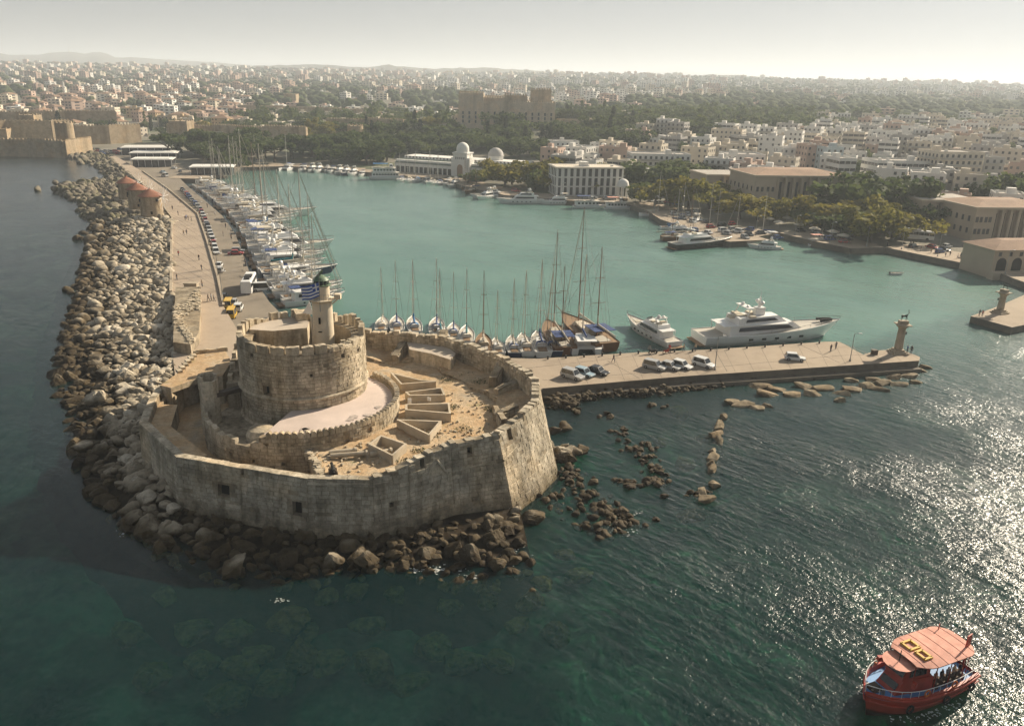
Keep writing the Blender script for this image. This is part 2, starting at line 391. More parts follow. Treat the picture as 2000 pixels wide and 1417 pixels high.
# ---------------------------------------------------------------- fort materials
def mat_stone(name, a, b_, dark, wet=False, bs=0.8, sk=1.1):
    m, n, l, b = newmat(name); co = texco(n, l, world=True)
    oi = node(n, 'ObjectInfo'); r = mth(n, l, 'FRACT', mth(n, l, 'ADD', island_rand(n), oi.outputs['Random']))
    c = mix(n, l, r, a, b_)
    f = noise(n, l, co, 0.35, 6, 0.65); g = noise(n, l, co, 2.6, 5, 0.7)
    st = ramp(n, l, f, [(0.38, dark), (0.6, (1.05, 1.03, 1.0))]); c = mix(n, l, 1.0, c, st, 'MULTIPLY')
    c = mix(n, l, 1.0, c, ramp(n, l, g, [(0.28, 0.62), (0.5, 0.98), (0.75, 1.18)]), 'MULTIPLY')
    mp = node(n, 'Mapping'); mp.inputs['Scale'].default_value = (sk, sk, 0.12*sk); l.new(co, mp.inputs[0])
    c = mix(n, l, 1.0, c, ramp(n, l, noise(n, l, mp.outputs[0], 1.0, 4), [(0.34, (0.66, 0.65, 0.62)), (0.55, (1, 1, 1))]), 'MULTIPLY')
    c = mix(n, l, ramp(n, l, noise(n, l, co, .11, 3), [(.52, 0.0), (.62, .45)]), c, mix(n, l, 1.0, c, (1.12, .98, .80), 'MULTIPLY'))
    if wet:
        z = node(n, 'SeparateXYZ'); l.new(co, z.inputs[0])
        k = ramp(n, l, mth(n, l, 'ADD', mth(n, l, 'MULTIPLY', z.outputs[2], 0.22), mth(n, l, 'MULTIPLY_ADD', f, 0.5, -0.25)), [(0.05, (0.34, 0.31, 0.25)), (0.75, (1, 1, 1))])
        c = mix(n, l, 1.0, c, k, 'MULTIPLY')
    l.new(c, b.inputs['Base Color']); b.inputs['Roughness'].default_value = 0.92; b.inputs['Specular IOR Level'].default_value = 0.15
    bump(n, l, b, g, bs, 0.06); return m
M_STONE = mat_stone('fort_stone', (0.46, 0.395, 0.295), (0.62, 0.535, 0.41), (0.68, 0.67, 0.65))
M_STONEW = mat_stone('outer_wall_stone', (0.44, 0.39, 0.305), (0.60, 0.53, 0.42), (0.64, 0.63, 0.61), wet=True, bs=1.0)
M_MORTAR = mat_stone('mortar_rubble', (0.34, 0.29, 0.215), (0.40, 0.34, 0.255), (0.6, 0.58, 0.55))
M_DIRT = None
def mat_dirt():
    m, n, l, b = newmat('ochre_earth'); co = texco(n, l, world=True)
    f = noise(n, l, co, 0.22, 6, 0.65); g = noise(n, l, co, 1.7, 6, 0.75); q = noise(n, l, co, 0.5, 3)
    c = ramp(n, l, f, [(0.3, (0.40, 0.335, 0.25)), (0.45, (0.52, 0.39, 0.25)), (0.6, (0.46, 0.315, 0.18)), (0.75, (0.48, 0.40, 0.30))])
    c = mix(n, l, 1.0, c, ramp(n, l, g, [(0.3, 0.68), (0.55, 1.0), (0.75, 1.22)]), 'MULTIPLY')
    c = mix(n, l, ramp(n, l, q, [(0.62, 0.0), (0.75, 0.6)]), c, (0.16, 0.17, 0.06))
    l.new(c, b.inputs['Base Color']); b.inputs['Roughness'].default_value = 1.0; b.inputs['Specular IOR Level'].default_value = 0.1
    bump(n, l, b, g, 1.0, 0.15); return m
M_DIRT = mat_dirt()
M_PINK = simple('pale_pink_terrace_screed', (0.56, 0.46, 0.40), 0.85, 0.18, 0.5, bmp=0.15)
M_WHITEROOF = simple('whitish_roof_screed', (0.52, 0.44, 0.35), 0.85, 0.2, 0.6, bmp=0.15)
M_RENDERLH = simple('cream_render', (0.72, 0.61, 0.45), 0.75, 0.14, 0.7)
M_GREEN = simple('green_lantern_paint', (0.17, 0.24, 0.15), 0.5, 0.25, 2.0)
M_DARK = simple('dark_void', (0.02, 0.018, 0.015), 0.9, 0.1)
M_WOODDK = simple('dark_timber', (0.09, 0.065, 0.045), 0.8, 0.3, 3.0)
M_GLASS = simple('window_glass', (0.03, 0.035, 0.04), 0.12, 0.2, 0.3, spec=0.6)
M_STEEL = simple('grey_steel', (0.30, 0.30, 0.29), 0.4, 0.15, 1.0, metal=0.6)

# ---------------------------------------------------------------- stone facing: blocks proud of a mortar core
def facing(parent, surf, L, Hf, mat, core_mat=None, openings=(), row=(0.40, 0.58), blk=(0.6, 1.25), proud=(0.02, 0.09), parts=150, ragged=0.0, core=True, step=1.2):
    core_mat = core_mat or M_MORTAR
    if core:
        us = sorted(set([round(L*i/max(1, int(L/step)), 3) for i in range(max(1, int(L/step))+1)]+[o[k] for o in openings for k in (0, 1)]))
        Hm = max(Hf(u) for u in us)
        vs = sorted(set([round(Hm*i/max(1, int(Hm/2)), 3) for i in range(max(1, int(Hm/2))+1)]+[o[k] for o in openings for k in (2, 3)]))
        mb = MB()
        for u0, u1 in zip(us[:-1], us[1:]):
            for v0, v1 in zip(vs[:-1], vs[1:]):
                uc, vc = (u0+u1)/2, (v0+v1)/2
                if any(o[0] <= uc <= o[1] and o[2] <= vc <= o[3] for o in openings): continue
                a0, a1 = min(v0, Hf(u0)), min(v0, Hf(u1)); b0, b1 = min(v1, Hf(u0)), min(v1, Hf(u1))
                if b0-a0 < 1e-3 and b1-a1 < 1e-3: continue
                mb.add([surf(u0, a0, 0), surf(u1, a1, 0), surf(u1, b1, 0), surf(u0, b0, 0)], [(0, 1, 2, 3)])
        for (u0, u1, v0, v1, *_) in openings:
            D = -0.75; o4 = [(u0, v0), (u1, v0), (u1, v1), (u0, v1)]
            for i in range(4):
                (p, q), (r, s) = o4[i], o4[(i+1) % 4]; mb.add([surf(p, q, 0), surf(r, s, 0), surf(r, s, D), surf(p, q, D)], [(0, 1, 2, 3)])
            mb.add([surf(p, q, D) for p, q in o4], [(0, 1, 2, 3)], 1)  # back of each opening coloured dark in place of its shade
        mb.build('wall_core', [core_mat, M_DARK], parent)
    bl = []; v = 0.0; k = 0; Hm = max(Hf(L*i/20) for i in range(21))
    while v < Hm-0.12:
        h = U(*row); u = -U(0, 0.5); v1 = min(v+h, Hm)
        while u < L:
            w = U(*blk); u0, u1 = max(u, 0), min(u+w, L); u += w
            if u1-u0 < 0.15: continue
            um = (u0+u1)/2; top = Hf(um)
            if v >= top-0.1: continue
            vt = min(v1, top)
            if top-vt < 0.05 and ragged and random.random() < ragged: continue
            if any(o[0]-.03 < u1 and o[1]+.03 > u0 and o[2]-.03 < vt and o[3]+.03 > v for o in openings): continue
            if random.random() < 0.03: continue
            g = 0.018; d = U(*proud)
            jl, jr = U(0, .012), U(0, .012); vs = []
            for dd, e in ((-0.02, 0.0), (d, 0.022)):
                vs += [surf(u0+g+e+jl, v+g+e, dd), surf(u1-g-e-jr, v+g+e, dd), surf(u1-g-e-jr, vt-g-e, dd), surf(u0+g+e+jl, vt-g-e, dd)]
            bl.append(vs)
        v = v1
    FS = [(4, 5, 6, 7), (0, 1, 5, 4), (1, 2, 6, 5), (2, 3, 7, 6), (3, 0, 4, 7)]
    def size(vs):
        p = [proj(q) for q in vs[4:]]
        a = sum(p[i][0]*p[(i+1) % 4][1]-p[(i+1) % 4][0]*p[i][1] for i in range(4))/2
        inside = all(0 <= q[0] <= IMG_W and 0 <= q[1] <= IMG_H for q in p)
        return -a if inside else -1
    sc = sorted(range(len(bl)), key=lambda i: -size(bl[i])); big = set(i for i in sc[:parts] if size(bl[i]) > 40)
    rest = MB()
    for i, vs in enumerate(bl):
        if i in big: mb = MB(); mb.add(vs, FS); mb.build('stone', mat, parent)
        else: rest.add(vs, FS)
    if rest.v: tag(rest.build('stonework', mat, parent), kind='stuff')

# ---------------------------------------------------------------- round tower
TX, TY, TR, TZ0, TZ1 = -29.4, 106.0, 8.65, 6.0, 17.1
tower = thing('round_tower', 'great round stone tower with a ragged battlement in the middle of the fort', 'tower', (0, 0, 0))
def tsurf(u, v, d):
    a = -math.pi+u/TR; r = TR+d; return (TX+r*math.cos(a), TY+r*math.sin(a), TZ0+v)
def tang(px):      # arc position of the near tower face seen at a photo column
    best = min(np.linspace(-math.pi*0.98, 0.3, 400), key=lambda a: abs(proj((TX+TR*math.cos(a), TY+TR*math.sin(a), 12))[0]-px))
    return (best+math.pi)*TR
def tv(px, py):
    u = tang(px); best = min(np.linspace(0, 11, 200), key=lambda v: abs(proj(tsurf(u, v, 0))[1]-py)); return u, best
ops = []
for px, py, hw, hh in [(520, 763, 0.5, 0.65), (497, 691, 0.28, 0.42), (673, 695, 0.3, 0.3), (702, 683, 0.25, 0.25), (610, 733, 0.18, 0.2), (480, 790, 0.2, 0.3)]:
    u, v = tv(px, py); ops.append((u-hw, u+hw, v-hh, v+hh))
TH = TZ1-TZ0
facing(tower, tsurf, 2*math.pi*TR, lambda u: TH, M_STONE, openings=ops, parts=300, row=(0.36, 0.52), blk=(0.5, 1.1), step=0.9)
mb = MB(); mb.lathe([(TR+0.02, 0), (TR+0.28, 0.10), (TR+0.34, 0.24), (TR+0.28, 0.38), (TR+0.02, 0.48)], 64, (TX, TY, 10.7), cap=False); mb.build('string_course', M_STONE, tower, True)
mb = MB(); mb.lathe([(TR+0.9, 0), (TR+0.75, 0.5), (TR+0.05, 1.3)], 64, (TX, TY, 5.6), cap=False); mb.build('footing', M_STONE, tower)
# top of the tower: walk, sunken court, raised roof
mb = MB(); mb.lathe([(TR-0.02, TZ1-0.3), (TR-0.02, TZ1), (TR-1.9, TZ1), (TR-1.9, TZ1-3.0), (0.01, TZ1-3.0)], 56, (TX, TY, 0), cap=False); mb.build('wall_walk', M_MORTAR, tower)
k = 0; a = 0.0
while a < 2*math.pi-0.05:
    px = proj((TX+TR*math.cos(a), TY+TR*math.sin(a), TZ1))[0]; frontal = math.sin(a) < -0.1
    wdt = U(1.5, 2.1) if frontal else U(0.8, 1.25); gap = U(0.22, 0.34) if frontal else U(0.35, 0.6)
    if frontal and px > 622: hgt = U(0.15, 0.6)
    elif frontal: hgt = U(1.0, 1.12)
    else: hgt = U(0.9, 1.7)
    da = wdt/TR; mb = MB(); nseg = 3; rg = []
    for i in range(nseg+1):
        b = a+da*i/nseg; c, s = math.cos(b), math.sin(b); t = TZ1+hgt+U(-.08, .08); ri = TR-0.75
        rg.append([(TX+(TR-.01)*c, TY+(TR-.01)*s, TZ1-.02), (TX+(TR-.01)*c, TY+(TR-.01)*s, t), (TX+ri*c, TY+ri*s, t+U(-.05, .05)), (TX+ri*c, TY+ri*s, TZ1-.02)])
    mb.loft(rg[::-1]); mb.build('merlon', M_STONE, tower); a += da+gap/TR
mb = MB()
for i in range(60):     # broken masonry on the right front rim
    b = math.radians(U(-62, -8)); r = TR-U(0.3, 1.5); mb.box((TX+r*math.cos(b), TY+r*math.sin(b), TZ1+U(0, .3)), (U(.3, .8), U(.3, .7), U(.2, .7)), U(0, 3))
tag(mb.build('broken_masonry', M_STONE, tower), kind='stuff')
mb = MB(); roof = [P(x, y, TZ1+0.5)[:2] for x, y in [(487, 643), (533, 646), (600, 640), (604, 628), (585, 618), (520, 620), (495, 628)]]
mb.prism([tuple(p) for p in roof], TZ1-2.98, TZ1+0.5, 0, 1); mb.build('raised_roof', [M_STONE, M_WHITEROOF], tower)
mb = MB(); q = P(588, 622, TZ1+0.5); mb.box((q.x, q.y, TZ1+1.0), (1.6, 2.2, 1.0), 0.4); mb.box((q.x+.1, q.y, TZ1+1.55), (1.9, 2.4, 0.12), 0.4); mb.build('stair_hut', M_STONE, tower)
mb = MB(); q = P(690, 640, TZ1-1); mb.box((q.x, q.y, TZ1-1.8), (2.6, 3.0, 2.4), 0.2); mb.build('corner_room', M_STONE, tower)

# ---------------------------------------------------------------- lighthouse on the tower
LX, LY = -26.9, 108.3
lz = lambda py: PY(634, py, LY).z
lh = thing('lighthouse', 'cream round lighthouse with green lantern rising from the round tower', 'lighthouse', (0, 0, 0))
z0, zg, zd, zl = TZ1-3.0, lz(584), lz(556), lz(547)
mb = MB(); mb.lathe([(1.48, z0), (1.43, z0+4), (1.39, zg-.35)], 40, (LX, LY, 0)); mb.build('shaft', M_RENDERLH, lh, True)
mb = MB(); mb.lathe([(1.39, zg-.35), (1.58, zg-.2), (1.78, zg-.05), (1.82, zg+.08), (1.2, zg+.09)], 40, (LX, LY, 0), cap=False); mb.build('gallery', M_RENDERLH, lh)
mb = MB(); mb.lathe([(1.15, zg), (1.12, zd)], 32, (LX, LY, 0)); mb.build('drum', M_RENDERLH, lh, True)
mb = MB(); mb.lathe([(1.34, zd-.02), (1.36, zd+.12), (1.1, zd+.13)], 24, (LX, LY, 0), cap=False)
for i in range(12):
    b = math.pi*i/6; mb.tube((LX+1.08*math.cos(b), LY+1.08*math.sin(b), zd), (LX+1.08*math.cos(b), LY+1.08*math.sin(b), zl), .05)
mb.lathe([(1.0, zl), (1.12, zl+.05), (1.04, zl+.15), (.74, zl+.45), (.26, zl+.72), (.1, zl+.76), (.1, zl+1.0), (0.01, zl+1.1)], 24, (LX, LY, 0)); mb.build('lantern', M_GREEN, lh)
mb = MB(); mb.lathe([(0.98, zd+.02), (0.98, zl)], 16, (LX, LY, 0)); mb.build('lantern_glass', M_GLASS, lh)
mb = MB()
for i in range(16):
    b = math.pi*i/8; mb.tube((LX+1.74*math.cos(b), LY+1.74*math.sin(b), zg), (LX+1.74*math.cos(b), LY+1.74*math.sin(b), zg+1.0), .025, n=4)
for zz in (.5, 1.0): mb.path([(LX+1.74*math.cos(math.pi*i/12), LY+1.74*math.sin(math.pi*i/12), zg+zz) for i in range(25)], .025, 4)
mb.build('railing', M_STEEL, lh)
mb = MB(); mb.box((LX-.1, LY-1.6, z0+5.0), (.28, .12, .9)); mb.box((LX-.1, LY-1.62, z0+3.4), (.5, .1, .1)); mb.build('slit_window', M_DARK, lh)
mb = MB(); mb.tube((LX-1.3, LY-1.25, z0), (LX-1.3, LY-1.25, z0+5.5), .09); mb.build('downpipe', M_RENDERLH, lh)
mb = MB(); mb.box((LX+2.2, LY+.4, zg+.35), (.8, .8, .7)); mb.tube((LX+1.4, LY+.3, zg-.7), (LX+2.2, LY+.4, zg), .1); mb.build('lamp_housing', M_RENDERLH, lh)
# flag
M_FLAGB = simple('flag_blue', (0.045, 0.10, 0.36), 0.8, 0.1, 3.0); M_FLAGW = simple('flag_white', (0.75, 0.74, 0.72), 0.8, 0.08, 3.0)
fl = thing('flag', 'blue and white striped flag with a cross flying beside the lighthouse', 'flag')
fa = PY(622, 552, LY-1.9); fb = PY(586, 561, LY-1.9); hgt = (PY(622, 552, LY-1.9)-PY(620, 578, LY-1.9)).length
mb = MB(); nx, ny = 27, 18
def fp(i, j):
    s = i/nx; t = j/ny; p = fa.lerp(fb, s); return (p.x+.12*math.sin(t*2), p.y+.28*math.sin(s*7+t*1.2)*s**.5, p.z-hgt*t-.12*s*math.sin(s*5)-.15*t*s)
for i in range(nx):
    for j in range(ny):
        row = j//2; blue = (row % 2 == 0)
        if i < 10 and j < 10:      # canton: white cross on blue
            blue = not (4 <= i <= 5 or 4 <= j <= 5)
        mb.add([fp(i, j), fp(i+1, j), fp(i+1, j+1), fp(i, j+1)], [(0, 1, 2, 3)], 0 if blue else 1)
mb.build('cloth', [M_FLAGB, M_FLAGW], fl)
mb = MB(); mb.tube((fa.x+.03, fa.y, fa.z-hgt-2.2), (fa.x+.1, fa.y, fa.z+1.8), .06, .04); mb.build('pole', M_STEEL, fl)
pe = thing('pennant', 'dark furled pennant on a slanting staff above the green lantern', 'flag'); q = PY(612, 546, LY-1.2); q2 = PY(630, 524, LY-1.2)
mb = MB(); mb.tube(q, q2, .05, .04); mb.build('staff', M_STEEL, pe); mb = MB(); mb.add([q.lerp(q2, .1), q.lerp(q2, .95), PY(631, 530, LY-1), PY(619, 545, LY-1.3)], [(0, 1, 2, 3)]); mb.build('cloth', M_GREEN, pe)
st = thing('canopy_sail', 'tall white triangular awning beside the lighthouse', 'awning'); mb = MB()
q = [PY(604, 588, LY+3.5), PY(591, 612, LY+3.5), PY(612, 614, LY+3.5)]; mb.add([tuple(p) for p in q]+[(p.x, p.y+.06, p.z) for p in q], [(0, 1, 2), (5, 4, 3), (0, 3, 4, 1), (1, 4, 5, 2), (2, 5, 3, 0)]); mb.build('cloth', M_FLAGW, st)
mb = MB(); mb.tube((q[0].x, q[0].y+.1, TZ1-2), (q[0].x, q[0].y+.1, q[0].z+.2), .06); mb.build('pole', M_STEEL, st)

# ---------------------------------------------------------------- inner ring wall and pink terrace
RX, RY, RR = -28.5, 101.5, 13.0
ring = thing('ring_wall', 'low crenellated curved wall curling round the foot of the round tower', 'wall')
def ra(px):
    return min(np.linspace(-math.pi*1.05, 0.9, 500), key=lambda a: abs(proj((RX+RR*math.cos(a), RY+RR*math.sin(a), 9))[0]-px))
A0, A1, AT = math.radians(-182), math.radians(52), math.radians(-100)      # start, end, where the terrace begins
def rtop(a): return 8.3 if a < AT else 10.15
def rbot(a): return 4.9
def rsurf(u, v, d):
    a = A0+u/RR; r = RR+d; return (RX+r*math.cos(a), RY+r*math.sin(a), 4.9+v)
def runv(px, py):
    u = min(np.linspace(0, (A1-A0)*RR*0.62, 400), key=lambda u: abs(proj(rsurf(u, 3.5, 0))[0]-px)); v = min(np.linspace(0, 5.2, 120), key=lambda v: abs(proj(rsurf(u, v, 0))[1]-py)); return u, v
ops = []
for px, py, hw, hh in [(615, 855, .45, .42), (678, 850, .3, .8), (629, 840, .2, .2), (726, 836, .35, .6), (655, 838, .18, .18), (641, 862, .14, .14), (711, 826, .16, .16), (570, 868, .14, .14), (447, 885, .22, .22), (492, 900, .22, .22), (550, 905, .22, .22), (520, 868, .12, .12), (757, 812, .35, .6)]:
    u, v = runv(px, py); v = min(v, 4.6); ops.append((u-hw, u+hw, max(.05, v-hh), v+hh))
def rH(u):
    a = A0+u/RR; return (8.0 if a < AT else 9.5)-4.9
facing(ring, rsurf, (A1-A0)*RR, rH, M_STONE, openings=ops, parts=220, row=(0.36, 0.5), blk=(0.5, 1.0))
a = A0; k = 0
while a < A1-0.02:
    low = a < AT; w_ = U(1.5, 2.2) if low else U(0.62, 0.75); g_ = U(.08, .2) if low else U(.05, .10)
    zb = 8.0 if low else 9.5; zt = zb+(U(.5, 1.1) if low else U(.5, .62)); mb = MB(); rg = []; ns = 3
    if low and -2.06 < a < -1.86: a += w_/RR; continue
    for i in range(ns+1):
        b = a+w_/RR*i/ns; c, s = math.cos(b), math.sin(b)
        t = zt+(.0 if not low else (.25 if i in (1,) else 0))
        if not low: t = zt+(0.14 if i in (1, 2) else -0.08)
        rg.append([(RX+(RR+.05)*c, RY+(RR+.05)*s, zb-.05), (RX+(RR+.05)*c, RY+(RR+.05)*s, t), (RX+(RR-.6)*c, RY+(RR-.6)*s, t), (RX+(RR-.6)*c, RY+(RR-.6)*s, zb-.05)])
    mb.loft(rg[::-1]); mb.build('merlon', M_STONE, ring); a += w_/RR+g_/RR
mb = MB()    # thickness of the wall
for (b0, b1, zt) in ((A0, AT, 8.0), (AT, A1, 9.5)):
    rg = []
    for i in range(25):
        b = lerp(b0, b1, i/24); c, s = math.cos(b), math.sin(b); rg.append([(RX+(RR-.02)*c, RY+(RR-.02)*s, zt-.5), (RX+(RR-.02)*c, RY+(RR-.02)*s, zt), (RX+(RR-.9)*c, RY+(RR-.9)*s, zt), (RX+(RR-.9)*c, RY+(RR-.9)*s, 4.9)])
    mb.loft(rg[::-1])
mb.build('wall_backing', M_MORTAR, ring)
# terrace between ring and tower, ending in a rough curved edge over the ditch
mb = MB(); outer = []; inner = []
for i in range(41):
    b = lerp(AT, A1, i/40); outer.append((RX+(RR-.88)*math.cos(b), RY+(RR-.88)*math.sin(b)))
for i in range(41):
    b = lerp(math.radians(-88), math.radians(47), i/40); inner.append((TX+(TR+.03)*math.cos(b), TY+(TR+.03)*math.sin(b)))
for i in range(40):
    a_, b_, c_, d_ = outer[i], outer[i+1], inner[i+1], inner[i]
    mb.add([(*a_, 9.25), (*b_, 9.25), (*c_, 9.42), (*d_, 9.42)], [(0, 1, 2, 3)], 0)
mb.add([(*outer[0], 9.25), (*inner[0], 9.42), (*inner[0], 6.4), (*outer[0], 6.4)], [(0, 1, 2, 3)], 1)
mb.build('terrace', [M_PINK, M_STONE], ring)
M_PINK2 = simple('worn_screed_patch', (0.44, 0.37, 0.32), 0.9, 0.3, 0.9, bmp=.2)
for k in range(7):
    b = lerp(AT+.3, A1-.9, random.random()); r_ = U(9.6, 11.6); mb = MB(); cx, cy = RX+r_*math.cos(b), RY+r_*math.sin(b)
    mb.add([(cx+U(.3, .9)*math.cos(i*.785), cy+U(.25, .7)*math.sin(i*.785), 9.36) for i in range(8)], [tuple(range(8))]); mb.build('worn_patch', M_PINK2, ring)
# ditch floor
mb = MB(); mb.lathe([(RR-.85, 6.6), (0.1, 6.6)], 48, (RX, RY, 0), cap=False); mb.build('ditch_floor', M_MORTAR, ring)
# vault end beside the terrace and other lumps
mb = MB(); q = (RX+10.2*math.cos(math.radians(-101)), RY+10.2*math.sin(math.radians(-101)))
mb.lathe([(1.9, 6.5), (1.9, 8.3), (1.5, 9.0), (.6, 9.3), (0.01, 9.35)], 18, (q[0]-1.2, q[1]+1.0, 0)); mb.build('vault_end', M_STONE, ring)
# slim hexagonal turret with timber footbridge
tur = thing('corner_turret', 'slim six-sided stone turret on the ring wall beside the round tower', 'tower')
q = PY(412, 800, 99.5); hx, hy = q.x, q.y; zt = PY(412, 741, 99.5).z
mb = MB(); mb.lathe([(1.35, 4.5), (1.3, 7), (1.22, zt-1.3), (1.3, zt-1.2), (1.3, zt)], 6, (hx, hy, 0), cap=False, a0=.3); mb.lathe([(1.3, zt), (.98, zt), (.98, zt-.9), (0.01, zt-.9)], 6, (hx, hy, 0), cap=False, a0=.3); mb.build('shaft', M_STONE, tur)
for i in range(6):
    if i in (4, 5): continue
    b = .3+math.pi/3*(i+.5); mb = MB(); mb.box((hx+1.0*math.cos(b), hy+1.0*math.sin(b), zt+.3), (.35, 1.0, .6), b); mb.build('merlon', M_STONE, tur)
br = thing('footbridge', 'dark timber beam bridge between the slim turret and round tower', 'bridge'); zb = PY(450, 762, 101).z
mb = MB(); a_ = Vector((hx+1.0, hy+.5, zb)); b_ = Vector((TX-TR*math.cos(.45), TY-TR*math.sin(.45), zb)); d = b_-a_; c = (a_+b_)/2; mb.box(c, (d.length+.6, 1.1, .22), math.atan2(d.y, d.x)); mb.build('deck', M_WOODDK, br)
mb = MB()
for s in (-.5, .5): mb.box(c+Vector((0, s, -.28)), (d.length+.5, .22, .34), math.atan2(d.y, d.x))
mb.build('beam', M_WOODDK, br)

# ---------------------------------------------------------------- outer wall
OUT = [(311, 752, 8.6, .3), (292, 778, 8.4, .4), (272, 826, 8.3, .4), (345, 893, 8.0, .6), (470, 915, 8.0, .6), (600, 936, 8.0, .6), (728, 939, 8.0, .7), (798, 906, 9.3, .8), (880, 868, 10.1, 1.2), (973, 850, 10.1, 3.0),
       (1020, 815, 10.4, 3.2), (1052, 785, 10.6, 3.4), (1052, 745, 11.0, 2.6), (1020, 722, 11.0, 1.6), (985, 700, 11.0, 1.2), (930, 679, 11, .8), (870, 660, 11.0, .6), (800, 652, 11, .6), (715, 647, 11.0, .5), (640, 645, 11, .5), (560, 655, 10.5, .5)]
OC = Vector((-20, 105, 0))
OV = []
for px, py, z, bt in OUT:
    p = P(px, py, z); o_ = (Vector((p.x, p.y, 0))-OC).normalized(); OV.append((p.x, p.y, z, p.x+o_.x*bt, p.y+o_.y*bt, o_))
ow = thing('outer_wall', 'battered outer fortress wall of weathered stone ringing the fort above the rocks', 'wall')
ZB = -0.6
def ofn(i):
    A, B = OV[i], OV[i+1]; L = math.hypot(A[0]-B[0], A[1]-B[1])
    nx_, ny_ = (B[1]-A[1])/L, -(B[0]-A[0])/L
    if nx_*A[5].x+ny_*A[5].y < 0: nx_, ny_ = -nx_, -ny_
    def s(u, v, d):
        t = u/L; zt = lerp(A[2], B[2], t); q = min(1, v/(zt-ZB)); xb, yb = lerp(A[3], B[3], t), lerp(A[4], B[4], t); xt, yt = lerp(A[0], B[0], t), lerp(A[1], B[1], t)
        return (lerp(xb, xt, q)+nx_*d, lerp(yb, yt, q)+ny_*d, ZB+v)
    return s, L, (lambda u: lerp(A[2], B[2], u/L)-ZB)
def wpix(i, px, py):
    s, L, H = ofn(i); u = min(np.linspace(0, L, 200), key=lambda u: abs(proj(s(u, 5, 0))[0]-px)); v = min(np.linspace(0, H(u), 150), key=lambda v: abs(proj(s(u, v, 0))[1]-py)); return u, v
WOP = {3: [(437, 958, .8, .8)], 4: [(580, 993, .6, .9), (472, 922, .4, .35)], 7: [(828, 905, .3, .6)], 9: [(1012, 848, .45, .75), (987, 850, .3, .45)], 10: [(1040, 815, .25, .6)], 6: [(765, 985, .25, .3)], 8: [(925, 880, .3, .5)]}
PN = {2: 40, 3: 60, 4: 55, 5: 55, 6: 35, 7: 35, 8: 40, 9: 40, 10: 15}
for i in range(len(OV)-1):
    s, L, H = ofn(i); ops = []
    for px, py, hw, hh in WOP.get(i, []):
        u, v = wpix(i, px, py); ops.append((max(.05, u-hw), min(L-.05, u+hw), v-hh, v+hh))
    facing(ow, s, L, H, M_STONEW, openings=ops, parts=PN.get(i, 0) if i < 11 else 0, ragged=.25 if i > 6 else 0.1, row=(.42, .6), blk=(.7, 1.4), step=1.5)
# wall thickness, parapet and walk behind
def inset(v, d): return (v[0]-v[5].x*d, v[1]-v[5].y*d)
mb = MB(); mw = MB()
def rough_rampart():
    # worn walk behind the harbour-side parapet: uneven width, uneven height, stone-faced on the court side
    rr = random.Random(5); pts = []
    for i in range(11, len(OV)-1):
        A, B = OV[i], OV[i+1]; m_ = max(2, int(math.hypot(A[0]-B[0], A[1]-B[1])/1.6))
        for k in range(m_):
            t = k/m_; pts.append((lerp(A[0], B[0], t), lerp(A[1], B[1], t), lerp(A[2], B[2], t), A[5].lerp(B[5], t).normalized()))
    pts.append((OV[-1][0], OV[-1][1], OV[-1][2], OV[-1][5])); n = len(pts)
    def sm(a, b): 
        v = [rr.uniform(a, b) for _ in range(n//3+2)]; return [lerp(v[k//3], v[k//3+1], (k % 3)/3) for k in range(n)]
    wd = sm(2.2, 5.6); zz = sm(-1.0, .5); mw2 = MB(); mb2 = MB(); prev = None
    for k in range(n-1):
        if rr.random() < .22: zz[k] -= .7
    for k in range(n):
        x, y, z, o_ = pts[k]; i1 = (x-o_.x*1.1, y-o_.y*1.1); zw = z-2.2+zz[k]; i2 = (x-o_.x*(1.1+wd[k]), y-o_.y*(1.1+wd[k])); c = ((x, y, z-.02), (*i1, z-.05), (*i1, zw), (*i2, max(7.9, zw-.35*rr.random())), (*i2, 7.3))
        if prev:
            mb2.add([prev[0], c[0], c[1], prev[1]], [(0, 1, 2, 3)]); mb2.add([prev[1], c[1], c[2], prev[2]], [(0, 1, 2, 3)]); mw2.add([prev[2], c[2], c[3], prev[3]], [(0, 1, 2, 3)]); mb2.add([prev[3], c[3], c[4], prev[4]], [(0, 1, 2, 3)])
            a_, b_ = Vector(prev[4]), Vector(c[4]); d = b_-a_; L = max(.3, d.length); nn = Vector((-d.y, d.x, 0)).normalized(); nn = nn if nn.dot(o_) < 0 else -nn; h0, h1 = prev[3][2]-7.3, c[3][2]-7.3
            facing(ow, lambda u, v, dd, a_=a_, d=d, L=L, nn=nn: (a_.x+d.x*u/L+nn.x*dd, a_.y+d.y*u/L+nn.y*dd, 7.3+v), L, lambda u, h0=h0, h1=h1, L=L: lerp(h0, h1, u/L), M_STONE, parts=0, core=False, ragged=.3)
            a_, b_ = Vector(prev[2]), Vector(c[2]); d = b_-a_; L = max(.3, d.length); nn = -o_; zb = min(prev[2][2], c[2][2]); hh = pts[k][2]-zb-.1
            facing(ow, lambda u, v, dd, a_=a_, d=d, L=L, nn=nn, zb=zb: (a_.x+d.x*u/L+nn.x*dd, a_.y+d.y*u/L+nn.y*dd, zb+v), L, lambda u, hh=hh: hh, M_STONE, parts=0, core=False)
        prev = c
    mb2.build('rampart_backing', M_MORTAR, ow); mw2.build('rampart_walk', M_DIRT, ow)
rough_rampart()
